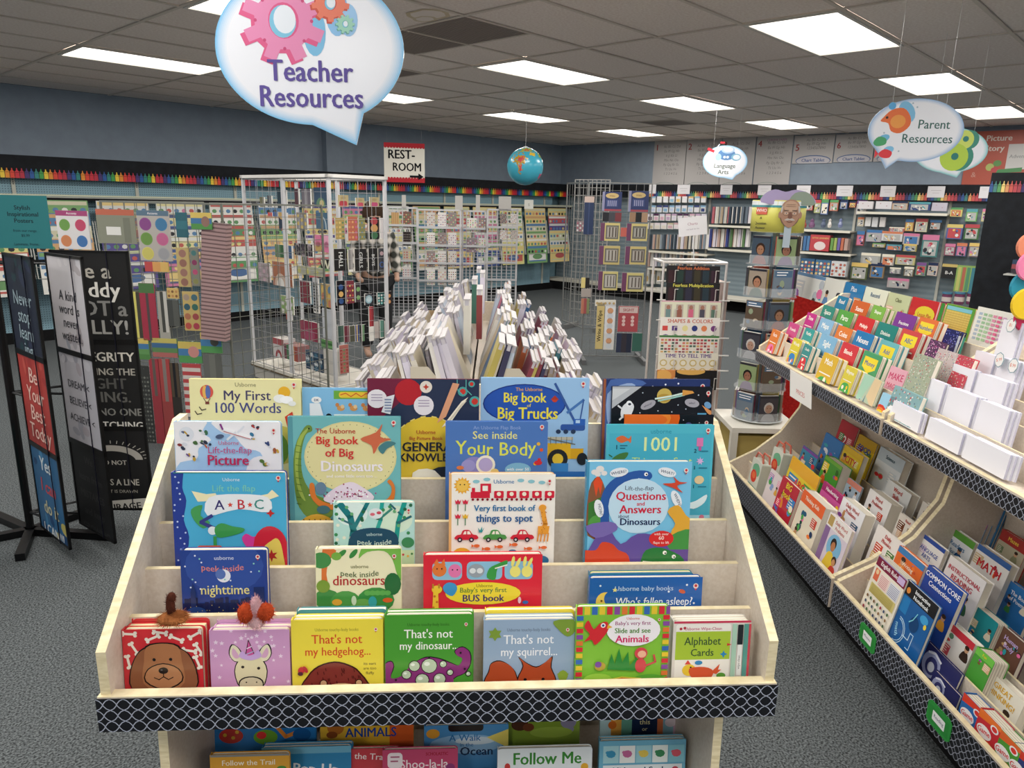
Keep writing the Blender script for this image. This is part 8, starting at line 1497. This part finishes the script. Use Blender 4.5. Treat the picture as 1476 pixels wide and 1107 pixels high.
for k, (a, b_, cl, s_, zz) in enumerate((('WHO', 0, 'e8e0d8', 18, .12), ('A', 0, '2a2a2a', 10, .08), ('Question', 0, '3a3a2a', 8, .05), ('Answer', 0, '3a3a2a', 8, .025))):
    mm = MB(); c = Cv(mm, .1, .05)
    if k == 0: c.rect(0, 0, 70, 40, 'd85a3a'); c.n += 1
    c.text(a, 34, 26, 26 if k == 0 else 20, cl, bold=2); o = mm.obj('drum_lettering', PRINT, t); o.matrix_world = Matrix.Translation((SPx, 4.38, TB+zz-.03)) @ Matrix.Rotation(math.radians(-50), 4, 'Z') @ Matrix.Translation((-.05, -.153, 0))
# cloud-shaped card and face cut-out
m = MB(); c = Cv(m, .3, .10); c.cl = (-10, -10, 110, 60); c.blob([(0, 26), (6, 10), (24, 2), (44, 6), (62, 2), (84, 6), (98, 16), (100, 28), (50, 30)], 'a898c4'); c.blob([(54, 26), (62, 8), (84, 6), (98, 18), (98, 30)], '8a9a8a'); o = m.obj('topper_cloud', PRINT, t); o.matrix_world = Matrix.Translation((SPx-.15, 4.25, TB+.145))
m = MB(); fw, fh = .125, .155; c = Cv(m, fw, fh); c.cl = (-20, -20, 120, 140)
c.blob([(6, 66), (12, 22), (30, 4), (50, 0), (70, 4), (88, 22), (94, 66), (76, 104), (50, 124), (24, 104)], 'a87c62'); c.ell(4, 68, 7, 15, 'a87c62'); c.ell(96, 68, 7, 15, 'a87c62'); c.ell(50, 30, 32, 24, 'c09a7e'); c.blob([(10, 60), (6, 40), (16, 26), (14, 50)], 'b8b4b0'); c.blob([(90, 60), (94, 40), (84, 26), (86, 50)], 'b8b4b0')
for s in (-1, 1): c.ell(50+s*19, 60, 14, 11, '3a2a24', 14); c.ell(50+s*19, 60, 12.6, 9.6, 'b48c72', 14); c.ell(50+s*18, 60, 6, 3, 'e0d8d0', 8); c.ell(50+s*18, 60, 2.8, 2.8, '2a1c18', 7); c.line([(50+s*8, 47), (50+s*30, 48)], 3, '5a4438')
c.blob([(44, 58), (50, 54), (56, 58), (60, 78), (50, 82), (40, 78)], '7a5040'); c.blob([(26, 90), (40, 82), (50, 85), (60, 82), (74, 90), (62, 92), (50, 90), (38, 92)], 'b8b0a8'); c.line([(38, 97), (50, 99), (62, 97)], 3, '6a3a34'); c.line([(30, 22), (70, 22)], 1.6, '7a5442'); c.line([(28, 30), (72, 30)], 1.4, '7a5442')
m.prism([(fw*(.5+.46*math.cos(a*math.pi/9)), fh*(.5+.48*math.sin(a*math.pi/9))) for a in range(18)], .0003, .003, '7a5a4a'); o = m.obj('face_cutout', PRINT, t, None, 'printed cut-out of a bald elderly man with round glasses and grey moustache'); o.matrix_world = Matrix.Translation((SPx-.055, 4.212, TB+.03))
m = MB(); m.box(-.02, 0, -.12, .02, .003, .0, 'a8b8c4'); o = m.obj('face_support', PRINT, t); o.matrix_world = Matrix.Translation((SPx+.005, 4.216, TB+.04))
# pedestal table
t = thing('pedestal_table', 'small white-topped yellow-sided table under the book spinner', 'table', Matrix.Translation((SPx, 4.38, 0)))
m = MB(); m.box(-.21, -.21, .325, .21, .21, .355, 'e0dcd0'); m.obj('table_top', MATTE, t)
for x in (-1, 1):
    for y in (-1, 1): m = MB(); m.box(x*.19-.02, y*.19-.02, 0, x*.19+.02, y*.19+.02, .325, 'd8d4c6'); m.obj('leg', MATTE, t)
m = MB(); m.box(-.17, -.185, .02, .17, .185, .30, 'b8a04a'); m.lathe([(.001, 0), (.09, 0), (.1, .006), (.001, .006)], '2a2624', 20, M=Matrix.Translation((.06, -.186, .16)) @ Matrix.Rotation(math.radians(90), 4, 'X')); m.obj('yellow_side_panel', MATTE, t)
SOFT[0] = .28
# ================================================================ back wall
BD = -.30
zt, zm = BWF.px(1180, 266, BD)[1], BWF.px(1180, 283, BD)[1]
xL, _ = BWF.px(930, 275, BD); xR = 1.0
m = MB(); m.box(-9.6, BD, zm-.05, xR, BD+.02, zt, 'ffffff'); m.box(-9.6, BD+.02, zt-.02, xR, 0, zt, 'ffffff'); struct(m.obj('trim_fascia_back', BLACKP, None, BWF.M(0, 0, 0)))
NBK = 14; x_a, x_b = xL-.3, -1.0
for k in range(NBK):
    s = (x_b-x_a)/NBK; o = crayons(BWF, x_a+k*s, x_a+(k+1)*s-.004, BWF.px(1180, 286, BD)[1]-.01, .10, BD-.006, 12, k*5)
    tag(o, 'strip of crayon border on the back wall fascia, %s from the room corner' % ordn[k], 'border', 'crayon border strips')
for k, (a, b_) in enumerate(((936, 946), (977, 995), (1039, 1056), (1093, 1112), (1149, 1169), (1207, 1230), (1270, 1292), (1338, 1363), (1413, 1427))):
    y = 266+(a-936)*.006; pxcard(BWF, BD-.012, (a, y, b_, y+13+(a-936)*.008), 'paper_label', 'blank white sheet on the black back fascia, %s from the left' % ordn[k], 'paper', lambda c: (c.rect(20, 24, 80, 28, 'c0b8bc'), c.rect(30, 40, 70, 44, 'c8c0c4')), 'dcd8dc', .002, PAPER, 'white sheets on the black back fascia')
SLW, nt, b = new_mat('slatted_panel'); tc = nt.nodes.new('ShaderNodeTexCoord'); wv = nt.nodes.new('ShaderNodeTexWave'); wv.bands_direction = 'Z'; wv.inputs['Scale'].default_value = 4.2
mx = nt.nodes.new('ShaderNodeMix'); mx.data_type = 'RGBA'; mx.inputs[6].default_value = LC('6d8492'); mx.inputs[7].default_value = LC('80959f'); nt.links.new(tc.outputs['Object'], wv.inputs['Vector']); nt.links.new(wv.outputs['Fac'], mx.inputs[0]); nt.links.new(mx.outputs[2], b.inputs['Base Color']); b.inputs['Roughness'].default_value = .7
m = MB(); m.box(-9.6, BD+.14, .2, xR, BD+.16, zm, 'ffffff'); struct(m.obj('trim_back_panel', SLW, None, BWF.M(0, 0, 0)))
m = MB(); m.box(-9.6, BD-.25, 0, xR, 0, .16, '0c0c0e'); m.box(-9.6, BD-.25, .16, xR, 0, .2, 'cfc9b4'); struct(m.obj('trim_plinth_back', MATTE, None, BWF.M(0, 0, 0)))
PD = BD+.12
for k, (px_, py_) in enumerate(((1022, 290), (1122, 290), (1232, 300), (1367, 300), (1424, 300))):
    x, _ = BWF.px(px_, py_, PD); m = MB(); m.box(0, 0, .2, .035, .02, zm, 'c4c4b8'); struct(m.obj('trim_upright', MATTE, None, BWF.M(x, PD, 0)))
BG = 'packs hanging on the back wall'
def bw_row(n0, xs, y0, y1, wpx, nm, cols, label, d=.0, thick=.02, slope=.0, cat='hanging pack', style=0):
    for i, x in enumerate(xs):
        rr = random.Random(n0*100+i); c1, c2 = rr.sample(cols, 2) if len(cols) > 1 else (cols[0], cols[0]); yy = slope*(x-xs[0])
        def f(c, c1=c1, c2=c2):
            if style == 0: c.rect(0, 0, 100, c.H*.28, c2); c.rect(14, c.H*.42, 86, c.H*.9, c1)
            elif style == 1: c.rect(0, 0, 30, c.H, c2)
            elif style == 2: c.rect(0, 0, 100, c.H*.3, c2); c.ell(50, c.H*.62, 30, c.H*.22, c1, 9)
        pack(BWF, BD-.02+d, (x, y0+yy, x+wpx, y1+yy), nm, label % ordn[i], cat, f, 'e4e2e0' if style == 0 else c1 if style == 1 else 'cfcfc8', thick, BG)
WHT = ['e8e6ea', 'c8d8ec', 'e0b8c8', '5a8ac8', 'e2c878', 'd8dce4']
bw_row(1, [938+9.1*k for k in range(9)], 283, 292, 7, 'calendar_pack', ['e8b84a', 'e2e0e8', 'e8e6ea', '8ac0e0', 'e8e6ea'], 'white calendar cut-out pack, top row on back wall, %s from the left')
bw_row(2, [938+9.0*k for k in range(9)], 296, 306, 7.2, 'calendar_pack', ['b8c8e8', 'e2e0ea', '3a4a8a', '7ab0d8'], 'blue and white cut-out pack, second row on back wall, %s from left')
bw_row(3, [934+8.6*k for k in range(10)], 308, 318, 7, 'calendar_pack', ['c8a0c8', 'd8d0e4', '5a2a5a', 'e0a8c0'], 'purple-topped cut-out pack, third row on back wall, %s from left')
bw_row(4, [934+9.4*k for k in range(6)], 321, 330, 8.4, 'calendar_pack', ['e8d8e0', 'd8a8b0', 'c8b890', 'e2d8c8'], 'cream cut-out pack, fourth row on back wall, %s from left')
ROL = ['e2dcd4', 'cfc8b8', '8a9aa8', 'e8e4e0', 'c8a090', '6a7a8a', 'd8d0e0', '3a4a5a', 'b8a080']
bw_row(5, [935+5.2*k for k in range(17)], 338, 359, 4.2, 'border_pack', ROL, 'upright border pack, upper roll shelf on the back wall, %s from left', style=1, thick=.06)
bw_row(6, [933+5.2*k for k in range(14)], 363, 384, 4.2, 'border_pack', ROL, 'upright border pack, lower roll shelf on the back wall, %s from left', style=1, thick=.06)
bw_row(7, [931+8*k for k in range(3)], 389, 409, 5.5, 'border_pack', ['c8a04a', 'e0dcd4'], 'gold-topped white tube pack low on the back wall, %s from left', style=2, thick=.04)
bw_row(8, [1026+6*k for k in range(12)], 298, 322, 4.6, 'border_pack', ROL+['4aa06a', 'c85a6a', '3a6a9a'], 'upright border pack on the middle bay top shelf, %s from left', style=1, thick=.07)
bw_row(9, [1022+6*k for k in range(10)], 330, 356, 4.6, 'border_pack', ROL+['3a4a9a', '5a8a4a'], 'upright border pack on the middle bay second shelf, %s from left', style=1, thick=.07)
def bshelf(a, b_, y, nm, dep=.28):
    x0, z = BWF.px(a, y, BD-.12); x1, _ = BWF.px(b_, y, BD-.12); m = MB(); m.box(0, 0, -.02, x1-x0, dep, 0, 'ddd6c2'); m.box(0, -.002, -.03, x1-x0, 0, .004, 'e8e2cc'); tag(m.obj('wall_shelf', MATTE, None, BWF.M(x0, BD-.12, z)), nm, 'shelf', 'cream shelves on the back wall')
bshelf(1146, 1226, 330, 'cream shelf holding small toys, upper right of the spinner topper'); bshelf(1146, 1227, 362, 'cream shelf holding the coloured readers, below the toy shelf'); bshelf(1144, 1222, 398, 'cream shelf holding jigsaw boxes, lowest of the left shelves'); bshelf(1235, 1366, 305, 'long cream shelf high on the back wall, carrying white boxes')
bshelf(934, 1020, 361, 'shelf under the upper roll packs, left bay of back wall'); bshelf(932, 1010, 386, 'shelf under the lower roll packs, left bay of back wall'); bshelf(1022, 1098, 324, 'shelf under the middle bay top border packs'); bshelf(1020, 1086, 358, 'shelf under the middle bay second border packs')
BX_ = [((1147, 288, 1158, 302), 'red-edged card pack, leftmost under the crayon border', 'c83a3a'), ((1159, 287, 1173, 303), 'red and yellow toy pack under the border', 'd8503a'), ((1175, 288, 1184, 307), 'yellow and green pack under the border', 'a8b84a'), ((1185, 287, 1195, 309), 'blue and lilac pack under the border', '6a86c8'), ((1197, 288, 1209, 304), 'orange and red pack under the border', 'd8642c'), ((1212, 288, 1222, 301), 'blue and pink pack under the border', '5a7ac0'), ((1225, 290, 1234, 299), 'small red pack beside the white card', 'c84a4a'), ((1217+19, 289, 1232+18, 309), 'tall white picture card right of the small packs', 'dcd4d8'),
 ((1238, 290, 1259, 301), 'white box on the long high shelf, first', 'e4dee0'), ((1263, 290, 1286, 301), 'white box on the long high shelf, second', 'e6e2e6'), ((1287, 290, 1309, 302), 'orange and green box on the long high shelf', 'd8b088'), ((1311, 291, 1342, 303), 'blue box with a cream oval on the long high shelf', '2f4a8a'), ((1344, 292, 1366, 304), 'blue and white box at the end of the high shelf', 'c8c0d0'),
 ((1237, 313, 1246, 326), 'small tan pack, left of three white packs', 'd8c8a0'), ((1248, 313, 1256, 326), 'first small white pack in the right bay', 'e2e2e0'), ((1258, 313, 1266, 327), 'second small white pack in the right bay', 'dfe0e2'), ((1269, 313, 1277, 327), 'third small white pack in the right bay', 'e2dcd8'), ((1282, 327, 1304, 334), 'red and cream strip pack in the right bay', 'c85a4a'), ((1306, 316, 1318, 333), 'orange-framed owl card in the right bay', 'c8823a'), ((1321, 315, 1338, 334), 'cream round-faced pack in the right bay', 'd8d4a8'), ((1341, 317, 1358, 331), 'dark pack of toy animals in the right bay', '3c3430'),
 ((1236, 333, 1247, 354), 'red and blue figure pack, right bay middle row', 'a84a4a'), ((1250, 331, 1272, 348), 'clear pack with lilac card, middle row', 'b8a8b8'), ((1272, 333, 1302, 347), 'white paper pack, middle row of the right bay', 'dcdce0'), ((1303, 336, 1326, 352), 'lilac and yellow pack, middle row', 'b8b0b0'), ((1331, 338, 1355, 370), 'red-topped teal bucket pack', '3a8a88'), ((1258, 350, 1276, 356), 'long yellow and black strip pack', 'c8a83a'), ((1278, 352, 1300, 360), 'blue and white figure pack, fourth row', '6a8ac0'), ((1303, 351, 1322, 362), 'yellow leafy pack, fourth row', 'b8a84a'),
 ((1242, 364, 1270, 380), 'grey clear wallet pack, fifth row', 'a8a8a0'), ((1272, 366, 1290, 382), 'silver clear wallet pack, fifth row', 'b4b4b0'), ((1292, 367, 1320, 381), 'clear pack with yellow bands, fifth row', 'c8c06a'), ((1228, 378, 1252, 402), 'black and green fan-shaped pack, sixth row', '5a6a3a'), ((1256, 378, 1276, 400), 'brown and yellow picture pack, sixth row', '9a7a4a'), ((1283, 385, 1299, 394), 'lettered grey pack, sixth row', '8a9090'), ((1304, 384, 1318, 398), 'red and green toy pack, sixth row', '7a6a4a'), ((1322, 378, 1336, 397), 'white and green toy pack, sixth row', '6aa07a'), ((1339, 378, 1353, 397), 'cream and pink toy pack, sixth row', 'd8b8a8'), ((1280, 400, 1311, 414), 'shiny red and silver rolled pack, lowest row', 'b8a8a8'),
 ((1371, 299, 1388, 312), 'yellow block pack, top of the far right bay', 'e8d84a'), ((1394, 301, 1410, 319), 'bright green pack, top of the far right bay', '6ac04a'), ((1417, 301, 1427, 319), 'second yellow pack at the black wall edge', 'e2d04a'), ((1366, 323, 1389, 344), 'yellow-headed pack of red and blue cubes', '5a6ab0'), ((1392, 323, 1413, 345), 'red-headed pack of green cubes', '3a7a3a'), ((1363, 351, 1378, 368), 'pink and red bag pack, third row far right', 'a84a6a'), ((1380, 350, 1395, 369), 'blue and white bag pack, third row far right', '5a6a9a'), ((1398, 350, 1414, 370), 'pale and maroon bag pack, third row far right', '8a6a74'), ((1359, 380, 1381, 401), 'black pack with white letters and a yellow header', '2c2e30'), ((1380, 382, 1410, 420), 'green pocket chart with coloured columns', '8ab83a')]
for k, (b_, lab, col) in enumerate(BX_):
    rr = random.Random(k); c2, c3 = rr.sample(PAL, 2)
    def f(c, col=col, c2=c2, c3=c3, k=k):
        c.rect(0, 0, 100, 300, col); H = c.H
        if k == len(BX_)-1: [c.rect(8+22*q, 10, 24+22*q, H-4, v) for q, v in enumerate(('c8c83a', 'c8603a', '4a9a6a', '2a8a9a'))]; return
        if 'white box' in lab or 'small white' in lab: c.dots([(30, H*.3), (70, H*.6)], 4, 'c89aa0'); return
        if 'yellow header' in lab: c.rect(0, 0, 100, H*.2, 'd8b83a'); c.text('B-A', 50, H*.7, 34, 'e0e0dc', bold=2); return
        c.rect(0, 0, 100, H*.24, ('e2c83a' if 'yellow-headed' in lab else 'c83040') if 'headed' in lab else c2); c.rect(10, H*.3, 90, H*.94, 'b8b8b4' if k % 3 else c3); [c.ell(rr.uniform(20, 80), H*rr.uniform(.38, .88), rr.uniform(6, 16), H*rr.uniform(.05, .12), rr.choice([c2, c3, col, 'e8e4dc', '3a3a44']), 6, rot=rr.uniform(0, 90)) for _ in range(8)]
    pack(BWF, BD-.03-(.1 if 'shelf' in lab else 0), b_, 'hanging_pack', lab+', back wall' if len(lab.split()) < 12 else lab, 'hanging pack', f, col, .04, BG, hook='shelf' not in lab)
RD = [(1146, 1152, 340, 'e2a8a0', 'pale pink'), (1153, 1157, 341, 'd8d0c8', 'white'), (1159, 1163, 340, '3a7ab8', 'blue'), (1164, 1168, 340, '4a86c0', 'light blue'), (1169, 1197, 338, 'd82f3a', 'large red face-out'), (1198, 1202, 343, '6aa83a', 'green'), (1203, 1207, 343, 'a8c03a', 'lime'), (1208, 1212, 343, '7a6ac0', 'violet'), (1213, 1217, 343, 'd86a3a', 'orange'), (1218, 1223, 344, 'c8a090', 'tan')]
for a, b_, y, col, nm in RD:
    boxed(BWF, BD-.10, (a, y, b_, 361), 'reader_book', '%s children book on the reader shelf of the back wall' % nm, 'book', (lambda c: (c.rect(0, 0, 100, 200, 'd82f3a'), c.ell(52, 56, 30, 22, 'f0dcd8'), c.text('LITTLE LEARNERS', 52, 20, 11, 'e8c83a', bold=2))) if 'large' in nm else None, .12, col, None, 'children books on the reader shelf')
for k, (a, b_, cols) in enumerate(((1155, 1175, ('2f6a9a', 'e2b03a')), (1176, 1198, ('3a7aa8', 'e8c04a')), (1199, 1221, ('d8dce0', 'c86a4a')))):
    boxed(BWF, BD-.10, (a, 372+k*2, b_, 396+k), 'puzzle_box', ['blue and yellow jigsaw box, left on the lowest shelf', 'blue and orange jigsaw box, middle of the lowest shelf', 'white patterned jigsaw box, right on the lowest shelf'][k], 'box', A_dots([cols[1], 'f0e8d8', 'c8503c'], cols[0], 4, 4, 9), .1, cols[0], None, 'jigsaw boxes on the back wall shelf')
for k, (a, b_, col) in enumerate(((1150, 1160, 'c8503c'), (1163, 1172, '8a5a8a'), (1180, 1188, '5a6a8a'), (1190, 1196, 'e0d8d0'), (1205, 1212, '7a8ac0'))):
    x0, z0 = BWF.px(a, 329, BD-.08); x1, _ = BWF.px(b_, 329, BD-.08); m = MB(); w = x1-x0; m.lathe([(.001, .0), (w*.4, .01), (w*.5, .05), (w*.3, .09), (w*.34, .12), (.001, .14)], col, 10); tag(m.obj('small_toy', GLOSS, None, BWF.M((x0+x1)/2, BD-.02, z0+.003)), 'small %s toy figure on the upper back wall shelf' % ['red', 'purple', 'slate blue', 'white', 'periwinkle'][k], 'toy', 'small toys on the upper back wall shelf')
for k, (a, b_) in enumerate(((1354, 1370), (1372, 1388), (1390, 1404))):
    x0, z0 = BWF.px(a, 438, BD-.25); x1, z1_ = BWF.px(a, 420, BD-.25); w = .13; m = MB(); m.lathe([(.001, 0), (w*.42, 0), (w*.46, .02), (w*.46, .14), (.001, .14)], '8a3a6a', 16, sx=1); m.lathe([(w*.47, .04), (w*.47, .10)], 'e0d0c8', 16); m.lathe([(w*.5, .14), (w*.5, .165), (.001, .165)], '3a8ab0', 16); tag(m.obj('tub', GLOSS, None, BWF.M(x0+.07, BD-.22, z0)), 'blue-lidded tub of counters, %s of three near the black wall' % ['left', 'middle', 'right'][k], 'tub', 'blue-lidded tubs of counters')
# low shelf of the back wall behind the browser gap, with paper stacks
m = MB(); x0, z0 = BWF.px(925, 432, BD-.5); m.box(0, 0, -.03, 2.0, .5, 0, 'cfc9b8'); m.box(.2, .1, 0, .8, .4, .03, 'c8c4bc'); m.box(.9, .08, 0, 1.3, .4, .05, 'd8d0c8'); tag(m.obj('low_shelf', MATTE, None, BWF.M(x0, BD-.5, max(z0, .22))), 'low cream shelf with loose paper stacks at the foot of the back wall', 'shelf')
# numbered chart tablets high on the wall
def A_tab(n, hd=False, big=True):
    def f(c):
        H = c.H; c.rect(0, 0, 100, H, 'c9c3c0'); rr = random.Random(n)
        if hd: c.text('CURSIVE PAPER', 56, 13, 8, 'b87aa0', bold=1)
        rows = ('Aa Bb Cc Dd', 'Ee Ff Gg Hh', 'Ii Jj Kk Ll', 'Mm Nn Oo', 'Pp Qq Rr Ss', 'Tt Uu Vv', '1 2 3 4 5 6') if big else ('Aa Bb Cc Dd', 'Ee Ff Gg Hh', '1234567890')
        for k, l in enumerate(rows): c.text(l, 56, (20 if big else 14)+(H-34)/(7 if big else 3.4)*k, 9.5, '8a8684', bold=0, sl=.15)
        c.text(str(n), 10, 26 if big else 36, 22, 'b8383a', bold=2)
        if big: c.ell(40, H+4, 34, 10, '7a9a8a', 16); c.ell(40, H+4.6, 33, 9.6, 'c9c3c0', 16)
        else: c.ell(52, H*.9, 44, 13, '5a78b0', 18); c.ell(52, H*.91, 42, 11.4, 'd0ccd4', 18); c.text('Chart Tablet', 52, H*.94, 11, '4a68a8', bold=2)
    return f
for n, b_, hd, big in ((1, (944, 203, 990, 266), 0, 1), (2, (991, 201, 1041, 266), 0, 1), (3, (1042, 199, 1090, 266), 0, 1), (4, (1092, 197, 1144, 266), 1, 1), (5, (1146, 196, 1204, 236), 0, 0), (6, (1206, 194, 1262, 234), 0, 0), (7, (1264, 192, 1322, 233), 0, 0)):
    pxcard(BWF, -.02, b_, 'chart_tablet', '%s sheet on back wall, red number %d' % (['leftmost tall chart', 'second tall chart', 'chart behind the small car sign, tall', 'tall cursive chart', 'first short chart tablet', 'second short chart tablet', 'short chart tablet behind the fish sign'][n-1], n), 'chart', A_tab(n, hd, big), 'c9c3c0', .006, PAPER, 'numbered chart tablets')
def a_story(c):
    c.rect(0, 0, 100, 300, 'cc4a24'); c.text('Picture', 26, 16, 13, 'e8d8c8', al='l', bold=2); c.text('Story', 26, 32, 13, 'e8d8c8', al='l', bold=2); c.rect(60, 22, 100, 62, 'd8d4d0'); c.text('Adventures', 82, 44, 8, '9a9a98'); c.ell(38, 58, 6, 6, 'b8c83a'); c.ell(48, 52, 6, 5, '5aa03a'); c.ell(46, 62, 6, 4, 'd8303a'); c.poly([(50, 62), (84, 59), (84, 66), (48, 68)], '3a9a4a'); c.text('&', 16, 74, 12, 'd8907a', bold=1)
    c.rect(0, 92, 60, 130, '2a2a5c'); c.text('Picture', 8, 102, 11, 'e8e4e4', al='l', bold=2)
pxcard(BWF, -.05, (1398, 190, 1500, 268), 'story_tablet', 'orange "Picture Story" tablet cover high at the right edge', 'poster', a_story, 'cc4a24', .008)
# ================================================================ black partition at the right edge
UP_ = 8.6; PF = Fr(0, 0, math.degrees(math.atan2(-D2.y, -D2.x))); PF.o = D1*UP_
xa, zt_ = PF.px(1430, 249); _, zc1 = PF.px(1430, 262); _, zc0 = PF.px(1430, 277)
m = MB(); m.box(xa, 0, 0, xa+2.4, .12, zt_, 'ffffff'); struct(m.obj('wall_partition', BLACKP, None, PF.M(0, 0, 0)))
x2, _ = PF.px(1409, 440); 
for k in range(3): o = crayons(PF, xa+.54*k, xa+.53+.54*k, zc0, .105, -.008, 16, 6+k*9); tag(o, 'strip of crayon border on the black partition, %s from its left edge' % ordn[k], 'border', 'crayon border strips')
x, z = PF.px(1452, 395); m = MB(); m.box(0, 0, 0, .5, .2, .012, 'b8b8b0'); tag(m.obj('partition_shelf', MATTE, None, PF.M(x, -.2, z)), 'small pale shelf on the black partition behind the scallop circles', 'shelf')
boxed(PF, -.16, (1460, 374, 1474, 394), 'small_box', 'small red and dark box on the shelf of the black partition', 'box', A_str(['2f4a6a', 'a8404a', '3a3a44'], False), .1, '3a3a44')
